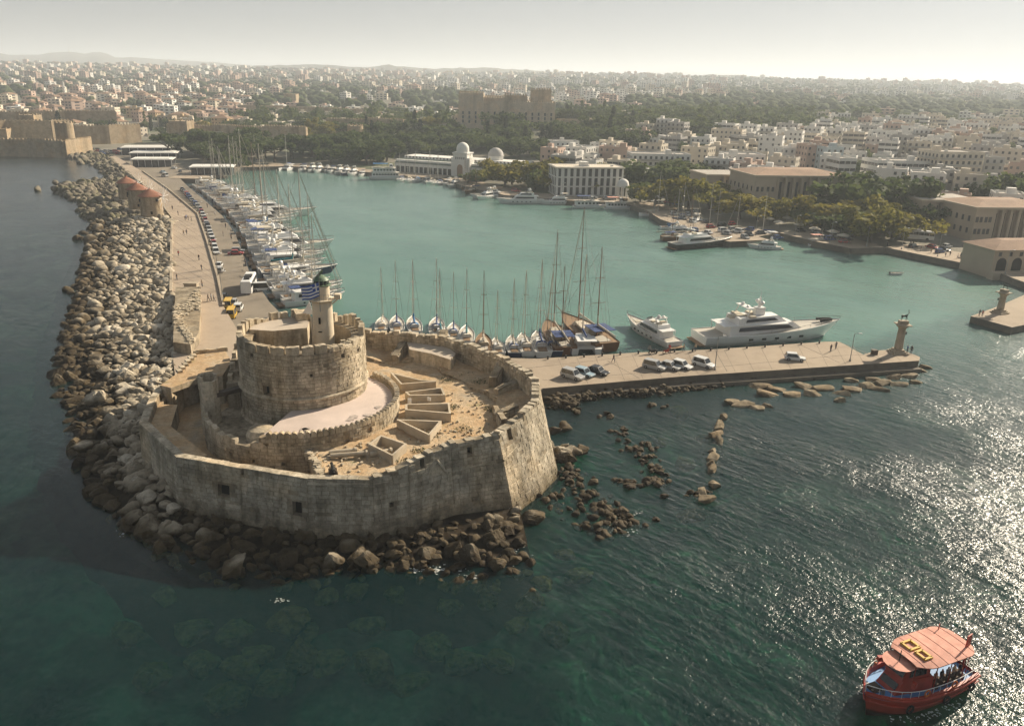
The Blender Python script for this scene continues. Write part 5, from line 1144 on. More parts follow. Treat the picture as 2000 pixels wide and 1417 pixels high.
# row behind the fort, masts over its wall; sterns to the near mole
SM = [(744, 648, 1, .75), (776, 650, 0, .9), (812, 652, 2, 1.0), (852, 655, 0, .95), (864, 664, 4, .9), (886, 662, 0, .82), (912, 672, 4, .95), (946, 690, 5, .95), (976, 693, 1, .7), (1006, 694, 3, .85), (1032, 693, 1, .9), (1062, 695, 0, 1.1)]
for k, (px, py, j, s) in enumerate(SM):
    q = P(px, py, .3); place(SB[j], q, math.radians(98+U(-4, 4)), SBD[j]+' behind the fort, '+ordn(k+1)+' from the tower', 'sailboats behind the fort', s)
q = P(1105, 690, .3); o = place(GU, q, math.radians(100), 'wooden two-masted gulet with furled cream sails among the sailboats', s=.85)
q = P(1186, 684, .3); place(GU, q, math.radians(112), 'taller wooden gulet with raked masts beside the catamaran', s=1.0)
q = P(1146, 690, .3); place(CT, q, math.radians(95), 'wide white catamaran moored stern-on at the near mole', s=.95)
q = P(1085, 692, .3); place(SB[3], q, math.radians(97), 'navy hulled sailboat with purple grey awnings beside the gulet', 'sailboats behind the fort', .95)
a, b = P(1317, 680, 0), P(1228, 634, 0); d = b-a
y1 = motoryacht('white_yacht', d.length+1, M_GEL, 2, bow=1.6); y1.location = (a.x, a.y, 0); y1.rotation_euler = (0, 0, math.atan2(d.y, d.x)); y1['label'] = 'white flybridge yacht backed onto the mole with its bow away'
a, b = P(1368, 677, 0), P(1640, 660, 0); d = b-a; L = d.length+.5
y2 = motoryacht('superyacht', L, M_GEL, 3, bow=1.7); y2.location = (a.x, a.y+2.6, 0); y2.rotation_euler = (0, 0, math.atan2(d.y, d.x)); y2['label'] = 'large white superyacht lying alongside the near mole'
mb = MB(); z = L*.062+L*.058*1.85; mb.box((L*.40, 0, z+.7), (2.2, 1.4, 1.6)); mb.tube((L*.40, 0, z+1.4), (L*.40, 0, z+3.6), .35, .2, 8); mb.tube((L*.40, -1.2, z+2.2), (L*.40, 1.2, z+2.2), .1); mb.lathe([(.1, 0), (.45, .15), (.5, .5), (.01, .85)], 12, (L*.40, .95, z+2.3)); mb.lathe([(.1, 0), (.45, .15), (.5, .5), (.01, .85)], 12, (L*.40, -.95, z+2.3)); mb.tube((L*.4, 0, z+3.6), (L*.4, 0, z+5.2), .05); mb.build('radar_mast', M_GEL, y2)
mb = MB(); mb.box((L*.25, 0, z-.2), (4.0, 1.7, .6), taper=.8); mb.build('tender', M_CREAMC, y2)
mb = MB()
for i in range(7):
    for s in (-1, 1): mb.box((L*(.845+.014*i), s*(.75-.07*i), L*.062*1.75), (.28, .4, .55))
mb.build('foredeck_chair', M_RUB, y2)
mb = MB(); mb.tube((L*.28, -L*.12, .9), (L*.46, -L*.145, 1.2), .12); mb.build('gangway', M_STEEL, y2)
# boats on the far quay
FAR = [('c', 512, 321, 250, .9, 'catamaran lying alone at the shaded end of the far quay'), ('c', 570, 329, 262, 1.0, 'catamaran with two tall masts near it before the dark pines'), ('m1', 598, 331, 265, 1.1, ''), ('m2', 615, 332, 268, .9, ''), ('m0', 630, 333, 262, 1.0, ''), ('m3', 643, 333, 268, 1.0, ''), ('m1', 655, 334, 260, 1.0, ''), ('m2', 668, 336, 266, .9, ''), ('m4', 683, 338, 262, 1.0, ''), ('m0', 698, 339, 258, 1.0, ''), ('m1', 712, 341, 262, .9, ''),
       ('f0', 722, 349, 10, 1.0, 'white two-deck excursion ferry with blue awning on the far quay'), ('s0', 790, 350, 255, .9, ''), ('s1', 806, 351, 255, .95, ''), ('s2', 822, 352, 252, 1.05, ''), ('m1', 838, 353, 255, .8, ''), ('s1', 852, 355, 250, 1.0, ''), ('s0', 866, 357, 250, .95, ''), ('m3', 882, 358, 250, 1.0, ''), ('m2', 898, 361, 248, .9, ''), ('s5', 918, 366, 250, .95, ''), ('g', 935, 372, 246, .7, 'dark wooden gulet among the far quay boats'),
       ('m5', 985, 384, 205, .8, 'white three-deck yacht, back one of the two side by side'), ('m5', 1062, 396, 190, 1.0, 'white three-deck yacht, front one of the two side by side'), ('m2', 965, 384, 240, .95, 'white flybridge yacht tucked behind the two three-deck yachts'), ('m2', 1115, 397, 195, .95, 'white flybridge yacht before the pale government building'), ('f1', 1120, 405, 8, .95, 'white and blue one-deck ferry beside the domed kiosk'), ('f2', 1180, 407, 5, .95, 'small white ferry with salmon awning beside the domed kiosk'),
       ('s1', 1250, 421, 10, 1.05, 'white sailboat lying alone off the corner of the finger quay'), ('s0', 1300, 434, 330, 1.0, ''), ('s2', 1290, 446, 5, 1.0, ''), ('m1', 1335, 432, 250, 1.0, ''), ('m2', 1362, 436, 250, .9, ''), ('s3', 1386, 440, 255, 1.0, ''), ('s0', 1400, 446, 255, .95, ''), ('g', 1292, 468, 8, .75, 'wooden gulet against the finger quay'), ('m0', 1300, 458, 8, 1.0, ''),
       ('m0', 1525, 486, 168, .8, 'white motor yacht off the end of the finger quay'), ('c', 1515, 464, 185, .8, 'catamaran inside the end of the finger quay'), ('f2', 1578, 478, 10, .7, 'small excursion boat moored by the trees'), ('d1', 1655, 488, 15, 1.3, 'grey inflatable boat tied by the stone promenade'), ('d0', 1738, 535, 5, 1.0, 'small dark motor boat crossing the harbour'), ('d0', 1850, 512, 170, 1.0, 'little rowing boat tied under the stone promenade'), ('s1', 1470, 462, 190, .9, 'white sailboat on the inner side of the finger quay')]
for k, (c, px, py, hd, s, lab) in enumerate(FAR):
    q = P(px, py, .2); h = math.radians(hd)
    pr, de = {'c': (CT, ''), 'g': (GU, '')}.get(c, (None, ''))
    if pr is None: j = int(c[1]); pr, de = {'s': (SB, SBD), 'm': (MY, MYD), 'f': (FE, ['ferry']*3), 'd': (DG, ['boat']*2)}[c[0]][0][j], {'s': SBD, 'm': MYD, 'f': ['ferry']*3, 'd': ['boat']*2}[c[0]][j]
    place(pr, q, h, lab or (de+', '+ordn(k+1)+' boat of the far quay from the pines'), 'boats on the far quay', s)
t_ = motoryacht('dark_hulled_yacht', 25, M_DKHULL, 2); a, b = P(1312, 486, 0), P(1420, 478, 0); d = b-a; t_.location = (a.x, a.y, 0); t_.rotation_euler = (0, 0, math.atan2(d.y, d.x)); t_['label'] = 'long dark hulled yacht with white upper decks at the finger quay'
# ---------------------------------------------------------------- red excursion boat
a, b = P(1866, 1318, 0), P(1682, 1385, 0); d = b-a; L = d.length; BOAT_L = L; B = L*.44
tg = thing('excursion_boat', 'red and blue excursion boat with salmon canopy motoring past the fort', 'boat', (a.x, a.y, 0), math.atan2(d.y, d.x)); fb = 1.75
R, sh = hull_rings(L, B, fb, .8, 1.12, .8, .06, 15, 3.6); mb = MB(); mb.loft(R, close=False, caps=False); mb.add(R[0], [tuple(range(8))]); mb.build('hull', M_REDP, tg, True)
mb = MB(); mb.loft([[(x, -w*.95, z-.35), (x, w*.95, z-.35)] for x, w, z in sh], close=False, caps=False); mb.build('deck', M_BLUEP, tg)
mb = MB()
for s in (-1, 1):
    mb.loft([[(x, s*w, z-.02), (x, s*w*1.0, z+.10), (x, s*w*.90, z+.12), (x, s*w*.88, z-.36)] for x, w, z in sh], close=False, caps=False)
mb.build('bulwark', M_REDP, tg)
mb = MB()
for s in (-1, 1): mb.path([(x-.1, s*w*1.02, z-.12) for x, w, z in sh], .10, 6); mb.path([(x-.15, s*w*.99, z*.55) for x, w, z in sh], .07, 6)
mb.build('rubbing_strake', M_REDP, tg)
mb = MB()
for s in (-1, 1):
    mb.path([(x, s*w*.93, z+.75) for x, w, z in sh], .035, 5)
    for x, w, z in sh: mb.tube((x, s*w*.93, z), (x, s*w*.93, z+.75), .025, n=4)
mb.build('guard_rail', M_GEL, tg)
mb = MB(); x0 = L*.50; house(mb, L*.46, L*.80, B*.62, B*.44, fb-.36, fb+1.05, .7, .0, .05); mb.build('cabin', M_REDP, tg)
mb = MB(); house(mb, L*.48, L*.735, B*.5, B*.4, fb+1.05, fb+2.15, .45, .0, .06); mb.build('wheelhouse', M_REDP, tg)
mb = MB(); hh = 1.1; xw = L*.735-.45*.55+.04
mb.add([(xw+.14, -B*.17, fb+1.35), (xw+.14, B*.17, fb+1.35), (xw-.16, B*.165, fb+2.0), (xw-.16, -B*.165, fb+2.0)], [(0, 1, 2, 3)])
for s in (-1, 1): mb.add([(L*.52, s*(B*.25-.01), fb+1.35), (L*.68, s*(B*.215), fb+1.35), (L*.66, s*(B*.205), fb+2.0), (L*.52, s*(B*.245-.04), fb+2.0)], [(0, 1, 2, 3)])
mb.add([(L*.80-.28, -B*.16, fb+.15), (L*.80-.28, B*.16, fb+.15), (L*.80-.62, B*.16, fb+.7), (L*.80-.62, -B*.16, fb+.7)], [(0, 1, 2, 3)]); mb.build('window', M_DGLASS, tg)
mb = MB(); can = []
for k in range(33):
    s = k/16-1 if k <= 16 else 1-(k-16)/16
zc = fb+2.75; xs = np.linspace(L*.06, L*.66, 13); prof = [(x, B*.42*(1-((max(0, x-L*.5))/(L*.18))**2*.45)*(1-(max(0, L*.16-x)/(L*.10))**2*.4)) for x in xs]
rg = [[(x, -w, zc-.06), (x, -w*.6, zc+.03), (x, 0, zc+.06), (x, w*.6, zc+.03), (x, w, zc-.06)] for x, w in prof]; mb = MB(); mb.loft(rg, close=False, caps=False); mb.loft([[(p[0], p[1], p[2]-.08) for p in r[::-1]] for r in rg], close=False, caps=False)
for r in rg[:-1]: pass
mb.build('canopy', M_SALM, tg)
mb = MB(); mb.box((L*.6, 0, fb+2.32), (L*.2, B*.5, .08)); mb.lathe([(B*.26, 0), (B*.27, .08), (.01, .14)], 16, (L*.7, 0, fb+2.3)); mb.build('wheelhouse_roof', M_SALM, tg)
for x, w in prof[::3]:
    for s in (-1, 1): mb = MB(); mb.tube((x, s*w*.96, fb-.3), (x, s*w*.96, zc-.14), .045, n=5); mb.build('canopy_post', M_REDP, tg)
mb = MB()
for cy_, wx in ((B*.12, .95), (-B*.15, 1.25)):
    cx, cz = L*.52, zc+.13
    for sx, sy, dx, dy in ((0, .5, wx, .2), (0, -.5, wx, .2), (.5*wx-.1, 0, .2, 1.0), (-.5*wx+.1, 0, .2, 1.0)): mb.box((cx+sx, cy_+sy, cz), (dx, dy, .16))
mb.build('yellow_raft_frame', M_YEL, tg)
mb = MB(); mb.box((L*.10, B*.22, zc+.55), (.75, .10, 1.3), .2); mb.tube((L*.10, B*.22, fb-.3), (L*.10, B*.22, zc), .09); mb.tube((L*.14, -B*.3, zc-.1), (L*.14, -B*.3, zc+.6), .05); mb.build('tail_fin', M_REDP, tg)
mb = MB(); mb.tube((L*.70, 0, fb+2.4), (L*.70, 0, fb+3.5), .04); mb.box((L*.70, 0, fb+3.1), (.06, .7, .06)); mb.build('lamp_mast', M_RUB, tg)
for s in (-1, 1): mb = MB(); mb.box((L*.70, s*B*.36, fb+1.25), (.5, .35, .45), .3*s); mb.build('dive_plane', M_REDP, tg)
for s in (-1, 1):
    mb = MB()
    for k in range(5): mb.box((L*(.14+.07*k), s*B*.25, fb-.05), (.32, .9, .55)); 
    mb.build('bench', M_WOODDK, tg)
mb = MB(); mb.box((L*.88, -B*.05, fb-.08), (.9, .9, .5)); mb.build('deck_locker', M_WOODDK, tg)
mb = MB(); mb.tube((L*.86, .5, fb-.3), (L*.86, .5, fb+.3), .18, .14, 8); mb.lathe([(.3, 0), (.3, .1), (.1, .12), (.1, .35), (.24, .38)], 10, (L*.90, -.7, fb-.3)); mb.build('windlass', M_STEEL, tg)
for k in range(6):
    mb = MB(); t = k/5; i = int(t*12)+1; x, w, z = sh[min(i, 13)]; a_ = [(x+.36*math.cos(q*math.pi/5), (w*1.03), z*.5+.36*math.sin(q*math.pi/5)) for q in range(11)]; 
    if k in (0, 2, 4): mb.path(a_, .11, 6); mb.build('tyre_fender', M_RUB, tg)

M_RING = simple('orange_lifebuoy', (.62, .16, .03), .6, .2, 4, world=False)
for k, (i, sg) in enumerate([(3, -1), (6, -1), (9, -1), (4, 1), (8, 1)]):
    x, w, z = sh[i]; mb = MB(); mb.path([(x+.3*math.cos(q), sg*w*.97, z+.45+.3*math.sin(q)) for q in np.linspace(0, 2*math.pi, 13)], .07, 6); mb.build('lifebuoy', M_RING, tg)
for x, w in prof[1:-1:2]:
    mb = MB(); mb.path([(x, -w, zc-.05), (x, -w*.6, zc+.04), (x, 0, zc+.07), (x, w*.6, zc+.04), (x, w, zc-.05)], .018, 4); mb.build('canopy_seam', M_SALM, tg)
mb = MB(); mb.path([(sh[13][0], 0, sh[13][2]), (L*.84, .3, fb-.2), (L*.80, -.4, fb-.25), (L*.83, -.9, fb-.28), (L*.87, -.5, fb-.28)], .035, 5); mb.build('coiled_rope', M_CREAMC, tg)
# foam along the hull of the excursion boat and its short wake
mb = MB(); ca, sa = math.cos(tg.rotation_euler.z), math.sin(tg.rotation_euler.z); L_b = d.length
for k in range(700):
    if k < 220: t = random.random(); i = int(t*13); lx = sh[i][0]+U(-.3, .3); ly = random.choice([-1, 1])*(sh[i][1]*U(.93, 1.0)+abs(random.gauss(0, .35))); s = U(.03, .10)
    else: t = random.random()**1.3; lx = -t*9; ly = random.gauss(0, .7+t*1.5); s = U(.03, .13)*(1.2-t)
    x, y = tg.location.x+lx*ca-ly*sa, tg.location.y+lx*sa+ly*ca; a0 = U(0, 6); mb.add([(x+s*U(.6, 1.5)*math.cos(a0+i*1.05), y+s*U(.6, 1.5)*math.sin(a0+i*1.05), .025+.004*(k % 6)) for i in range(6)], [tuple(range(6))])
tag(mb.build('boat_wake', M_FOAM), 'thin white wake foam round the red excursion boat', 'foam', kind='stuff')
# ---------------------------------------------------------------- windmills
M_MILL = mat_stone('mill_stone', (0.40, 0.325, 0.235), (0.46, 0.38, 0.28), (0.78, 0.76, 0.72), bs=.5); M_TILE = simple('terracotta_cone_roof', (0.31, 0.135, 0.08), .85, .25, 1.2, bmp=.3)
MILLS = [(293, 427, 384, 369, 21, 'nearest of the three round stone windmills with red cone roof'), (268, 412, 371, 357, 19, 'middle of the three round stone windmills with red cone roof'), (247, 393, 358, 345, 17.5, 'farthest of the three round stone windmills with red cone roof')]
for px, pb, pe_, pa, hw, lab in MILLS:
    q = P(px, pb-2, 2.6); dist = proj(q)[2]; r = hw*dist/F_PX; ze = PY(px, pe_, q.y).z; za = PY(px, pa, q.y+r*.3).z; q.y += r*.6
    t = thing('windmill', lab, 'windmill', (q.x, q.y, 0), group='windmills on the mole')
    mb = MB(); mb.lathe([(r*1.06, 1.5), (r*1.02, 3.2), (r*.98, ze*.6), (r*.95, ze)], 32); mb.build('mill_tower', M_MILL, t, True)
    mb = MB(); mb.lathe([(r*.9, ze-.1), (r*1.12, ze), (r*1.1, ze+.12), (r*.62, lerp(ze, za, .5)), (.05, za)], 32, cap=False); mb.build('cone_roof', M_TILE, t)
    mb = MB(); mb.lathe([(.06, za-.1), (.22, za), (.1, za+.3), (.01, za+.5)], 10); mb.build('finial', M_TILE, t)
    for a, zz in ((-1.2, 4.5), (-.6, ze-1.2), (.25, 4.2), (-2.4, ze-1.4)): mb = MB(); mb.box((r*.99*math.cos(a), r*.99*math.sin(a), zz), (.35, .7, 1.0), a); mb.build('window', M_DARK, t)
    ax = (r*1.0+.5, -.6, ze-.3); mb = MB(); mb.tube((0, -.3, ze-.1), (ax[0]+1.4, ax[1]-.3, ax[2]), .16, .12); mb.build('axle', M_WOODDK, t); R_ = 4.6
    for k in range(12):
        a = math.pi*k/6+.1; e = (ax[0]+.5, ax[1]+R_*math.cos(a), ax[2]+R_*math.sin(a)); mb = MB(); mb.tube((ax[0]+.5, ax[1], ax[2]), e, .07, .05, 5); mb.build('sail_arm', M_FLAGW, t)
    mb = MB(); mb.path([(ax[0]+.5, ax[1]+R_*.98*math.cos(math.pi*k/6+.1), ax[2]+R_*.98*math.sin(math.pi*k/6+.1)) for k in range(13)], .025, 3); mb.build('rim_rope', M_WIRE, t)
    mb = MB(); mb.lathe([(r*1.5, 2.2), (r*1.5, 3.0), (r*1.0, 3.02)], 24, cap=False); mb.build('mill_base', M_PALESTONE, t)
# ---------------------------------------------------------------- deer columns
M_BRONZE = simple('weathered_bronze', (.06, .07, .055), .5, .2, 3.0, metal=.6)
def deer_column(px, py, z, lab, stag, ptop):
    q = P(px, py, z); zt = PY(px, ptop, q.y).z; h = zt-z; t = thing('statue_column', lab, 'column', (q.x, q.y, z)); mb = MB()
    mb.box((0, 0, .15), (3.0, 3.0, .3)); mb.box((0, 0, .42), (2.4, 2.4, .24)); mb.box((0, 0, .72), (1.9, 1.9, .36)); mb.build('plinth', M_PALESTONE, t)
    for k in range(4): z0, z1 = .95+(h-2.0)*k/4, .95+(h-2.0)*(k+1)/4; mb = MB(); mb.lathe([(.80-.03*k, z0+.02), (.81-.03*k, z0+.05), (.79-.03*k, z1-.05), (.78-.03*k, z1)], 24); mb.build('drum', M_PALESTONE, t, False)
    mb = MB(); mb.lathe([(.69, h-1.06), (.8, h-.75), (1.2, h-.35), (1.25, h-.2)], 24); mb.box((0, 0, h-.1), (2.6, 2.6, .2)); mb.build('capital', M_PALESTONE, t)
    mb = MB(); mb.box((0, 0, h+.35), (1.0, 1.7, .7), math.pi/2); mb.build('statue_block', M_PALESTONE, t)
    mb = MB(); b = h+.7      # deer: one body with neck, head, legs, antlers
    mb.loft([[(x, wy*math.cos(a), b+zc+wz*math.sin(a)) for a in [math.pi*2*i/8 for i in range(8)]] for x, zc, wy, wz in [(-.62, .95, .08, .10), (-.5, .95, .19, .23), (0, .93, .17, .2), (.4, .98, .2, .25), (.58, 1.15, .13, .18), (.68, 1.45, .08, .10), (.74, 1.62, .09, .10), (.95, 1.6, .05, .05)]])
    for x, y, k in ((-.5, .11, 1), (-.44, -.11, 1), (.4, .11, 0), (.46, -.11, 0)):
        if k: mb.tube((x, y, b+.85), (x+.07, y, b+.55), .10, .06); mb.tube((x+.07, y, b+.57), (x-.06, y, b+.34), .055, .04); mb.tube((x-.06, y, b+.36), (x-.02, y, b), .04, .035)
        else: mb.tube((x, y, b+.85), (x+.02, y, b+.4), .075, .045); mb.tube((x+.02, y, b+.42), (x, y, b), .042, .035)
    for y in (-.07, .07): mb.tube((.72, y, b+1.68), (.68, y*1.8, b+1.84), .035, .01)
    if stag:
        for y in (-1, 1): mb.path([(.72, y*.05, b+1.7), (.64, y*.16, b+1.95), (.66, y*.22, b+2.2), (.74, y*.2, b+2.35)], .025, 4); mb.tube((.64, y*.16, b+1.95), (.82, y*.18, b+2.08), .02)
    mb.tube((-.62, 0, b+1.0), (-.72, 0, b+.85), .05, .02); o = mb.build('deer_statue', M_BRONZE, t)
    mb = MB(); mb.box((.95, .1, h-1.9), (.3, .3, .6)); mb.build('navigation_lamp', M_BRONZE, t)
    return t
deer_column(1753, 689, 2.0, 'tall stone column with a bronze stag at the tip of the mole', True, 632); c2 = deer_column(1952, 611, 1.6, 'dark stone column with a bronze doe on the eastern mole', False, 570); c2.rotation_euler = (0, 0, 2.0)
# ---------------------------------------------------------------- cars
M_CARP = simple('car_paint', (1, 1, 1), .28, .04, 1, spec=.6, objcol=True, world=False); M_TYRE = simple('tyre_rubber', (.015, .015, .015), .8, .1, 3, world=False); M_RIM = simple('wheel_rim', (.4, .4, .4), .35, .1, 3, metal=.7, world=False); M_CGLASS = simple('car_glass', (.015, .018, .02), .08, .05, 1, spec=.7, world=False); M_LAMP = simple('headlamp', (.7, .7, .66), .2, .05, 1, world=False); M_TAIL = simple('tail_lamp', (.35, .02, .015), .3, .05, 1, world=False)
def car_proto(kind):
    L, W, Hh = {'hatch': (3.9, 1.7, 1.48), 'sedan': (4.5, 1.78, 1.42), 'suv': (4.4, 1.85, 1.7), 'van': (5.0, 1.95, 2.1)}[kind]
    t = thing('parked_car', 'x', 'car'); zb = .62+.42*(kind != 'sedan')*.3; bl = .72 if kind != 'suv' else .85
    st = {'hatch': (.02, .10, .56, .72), 'sedan': (.16, .28, .60, .74), 'suv': (.02, .08, .60, .74), 'van': (.01, .05, .74, .88)}[kind]
    mb = MB(); xs = [(0, .86, .38, bl*.92), (.04, .96, .25, bl), (.5, 1, .22, bl*1.02), (.75, 1, .22, bl), (.95, .94, .25, bl*.86), (1, .8, .36, bl*.74)]
    mb.loft([[(L*(x-.5), -W/2*w*.94, z0), (L*(x-.5), -W/2*w, (z0+z1)/2), (L*(x-.5), -W/2*w*.95, z1), (L*(x-.5), W/2*w*.95, z1), (L*(x-.5), W/2*w, (z0+z1)/2), (L*(x-.5), W/2*w*.94, z0)] for x, w, z0, z1 in xs])
    b0, t0, t1, b1 = [L*(x-.5) for x in st]; w0, w1 = W/2*.92, W/2*.76
    mb.add([(b0, -w0, bl), (b1, -w0, bl), (t1-.0, -w1, Hh), (t0, -w1, Hh), (b0, w0, bl), (b1, w0, bl), (t1, w1, Hh), (t0, w1, Hh)], [(0, 1, 2, 3), (7, 6, 5, 4), (3, 2, 6, 7), (0, 3, 7, 4), (1, 5, 6, 2)]); mb.build('body', M_CARP, t, False)
    mb = MB(); g = .02; e = .08
    for s in (-1, 1):
        mb.add([(lerp(b0, b1, .10), s*(w0-.0*e+g), bl+e), (lerp(b0, b1, .93), s*(w0+g), bl+e), (lerp(t0, t1, .95), s*(w1+g+.01), Hh-.1), (lerp(t0, t1, .04), s*(w1+g+.01), Hh-.1)], [(0, 1, 2, 3)])
    for (xb, xt, sg) in ((b1, t1, 1), (b0, t0, -1)): mb.add([(xb+sg*g-sg*.06, -w0*.9, bl+e), (xb+sg*g-sg*.06, w0*.9, bl+e), (xt+sg*(g+.06), w1*.9, Hh-.08), (xt+sg*(g+.06), -w1*.9, Hh-.08)], [(0, 1, 2, 3)])
    mb.build('glazing', M_CGLASS, t)
    for x in (-.31, .30):
        for s in (-1, 1):
            mb = MB(); mb.tube((L*x, s*(W/2-.2), .32), (L*x, s*(W/2+.01), .32), .32, .32, 12); w_ = mb.build('wheel', M_TYRE, t); mb = MB(); mb.tube((L*x, s*(W/2-.05), .32), (L*x, s*(W/2+.03), .32), .19, .17, 8); mb.build('rim', M_RIM, w_)
    for s in (-1, 1):
        mb = MB(); mb.box((L*.475, s*W*.34, bl*.80), (.12, .34, .14)); mb.build('headlight', M_LAMP, t); mb = MB(); mb.box((-L*.488, s*W*.36, bl*.85), (.1, .25, .2)); mb.build('taillight', M_TAIL, t)
    return t
CARS = {k: car_proto(k) for k in ('hatch', 'sedan', 'suv', 'van')}
CC = {'white': (.62, .62, .60, 1), 'silver': (.36, .36, .35, 1), 'dark grey': (.07, .075, .08, 1), 'black': (.015, .016, .018, 1), 'red': (.36, .03, .025, 1), 'blue': (.03, .07, .22, 1), 'yellow': (.62, .38, .03, 1), 'pale blue': (.3, .4, .46, 1)}
def put_car(kind, p, rz, colr, label, group=None):
    pr = CARS[kind]
    if pr.name not in USED: USED.add(pr.name); o = pr; o.location = p; o.rotation_euler = (0, 0, rz); o['label'] = label
    else: o = dup(pr, p, rz, None, label)
    if group: o['group'] = group
    for c in o.children:
        if c.name.startswith('body'): c.color = CC[colr]
    return o
G1 = 'cars parked on the near mole'
for k, (px, py, kd, c, hd, lab) in enumerate([(1118, 738, 'suv', 'silver', -38, 'silver car at the end of the three parked near the fort'), (1141, 733, 'hatch', 'pale blue', -38, 'pale blue car in the middle of the three parked near the fort'), (1166, 729, 'sedan', 'black', -36, 'black car of the three parked near the fort'), (1278, 720, 'suv', 'silver', -35, 'silver car first of the row of three on the mole'), (1306, 719, 'sedan', 'silver', -35, 'grey silver saloon in the middle of the row of three on the mole'), (1332, 718, 'hatch', 'white', -40, 'white car last of the row of three on the mole'), (1374, 715, 'suv', 'white', -45, 'white off-roader parked alone beside the lamp post'), (1552, 703, 'hatch', 'white', -12, 'white hatchback standing alone far out on the mole')]):
    q = P(px, py, 2.0); q.z = 2.0; put_car(kd, q, math.radians(hd), c, lab, G1)
# row of cars along the promenade kerb
line = [(352, 372), (372, 394), (388, 412), (397, 432), (404, 450), (411, 468), (415, 485), (419, 497)]
LP = [P(x+4, y, 1.8) for x, y in line]; k = 0; u = 0.0; Ls = [0]
for a, b in zip(LP[:-1], LP[1:]): Ls.append(Ls[-1]+(b-a).length)
while u < Ls[-1]:
    i = max(j for j in range(len(LP)-1) if Ls[j] <= u); p = LP[i].lerp(LP[i+1], (u-Ls[i])/(Ls[i+1]-Ls[i])); d = (LP[i+1]-LP[i]); k += 1; c = random.choice(['white', 'silver', 'dark grey', 'black', 'white', 'silver', 'red', 'blue', 'white']); kd = random.choice(['hatch', 'sedan', 'suv', 'hatch'])
    put_car(kd, p, math.atan2(d.y, d.x), c, '%s car, %s in the line parked along the promenade kerb from the windmills' % (c, ordn(k)), 'cars parked along the promenade kerb'); u += U(5.4, 7.4)
for k, (px, py, kd, c, hd, lab) in enumerate([(428, 521, 'sedan', 'white', 100, 'white car parked alone on the kerb beside the wide promenade'), (430, 531, 'hatch', 'silver', 98, 'silver car just behind the white one beside the promenade'), (457, 594, 'hatch', 'silver', 100, 'silver hatchback ahead of the white car near the fort road'), (466, 605, 'suv', 'white', 100, 'white off-roader beside the yellow vans by the fort'), (447, 600, 'van', 'yellow', 102, 'yellow van behind the other yellow van near the fort'), (453, 618, 'van', 'yellow', 102, 'yellow van closest to the fort gate'), (437, 583, 'hatch', 'black', 100, 'black car ahead of the yellow vans near the fort'), (465, 492, 'hatch', 'silver', 15, 'silver car beside the moored boats halfway along the mole'), (461, 497, 'sedan', 'red', 15, 'red car beside the moored boats halfway along the mole'), (512, 567, 'van', 'white', 20, 'white van beside the boats ahead of the coach'), (322, 345, 'van', 'white', 140, 'white van on the road beyond the windmills'), (318, 338, 'sedan', 'pale blue', 140, 'pale blue car on the road beyond the windmills'), (340, 330, 'sedan', 'white', 150, 'white car by the restaurant terrace'), (352, 336, 'hatch', 'silver', 120, 'silver car by the boatyard')]):
    q = P(px, py, 1.8); q.z = 1.8; put_car(kd, q, math.radians(hd), c, lab, 'cars on the long mole')
def coach(p, rz, L, lab):
    t = thing('coach', lab, 'bus', p, rz); mb = MB(); W, Hh = 2.5, 3.3; mb.loft([[(x, -W/2*w, .35), (x, -W/2*w, Hh-.3), (x, -W/2*w*.86, Hh-ff), (x, W/2*w*.86, Hh-ff), (x, W/2*w, Hh-.3), (x, W/2*w, .35)] for x, w, ff in ((-L/2, .96, .1), (-L/2+.2, 1, 0), (L/2-.5, 1, 0), (L/2, .92, .25))]); mb.build('body', M_GEL, t)
    for s in (-1, 1):
        n_ = int(L/1.7)
        for k in range(n_): mb = MB(); mb.box((-L/2+.9+k*(L-1.8)/(n_-1), s*(W/2+.005), 2.25), ((L-1.8)/(n_-1)-.1, .05, 1.0)); mb.build('window', M_CGLASS, t)
    mb = MB(); mb.box((L/2-.02, 0, 2.0), (.12, W*.84, 1.5)); mb.build('windscreen', M_CGLASS, t); mb = MB(); mb.box((0, 0, Hh+.12), (3.0, 1.7, .25)); mb.box((-3, 0, Hh+.1), (1.2, 1.3, .2)); mb.build('roof_unit', M_RUB, t)
    for x in (-L*.28, L*.32):
        for s in (-1, 1): mb = MB(); mb.tube((x, s*(W/2-.3), .5), (x, s*(W/2+.02), .5), .5, .5, 14); mb.build('wheel', M_TYRE, t)
    return t
q = P(487, 565, 1.8); coach((q.x, q.y, 1.8), math.radians(101), 11, 'white coach with dark roof hatch parked beside the moored boats')
q = T(1795, 470); coach((q.x, q.y+3, q.z), math.radians(-27), 12, 'white coach parked on the waterfront road before the stone buildings')
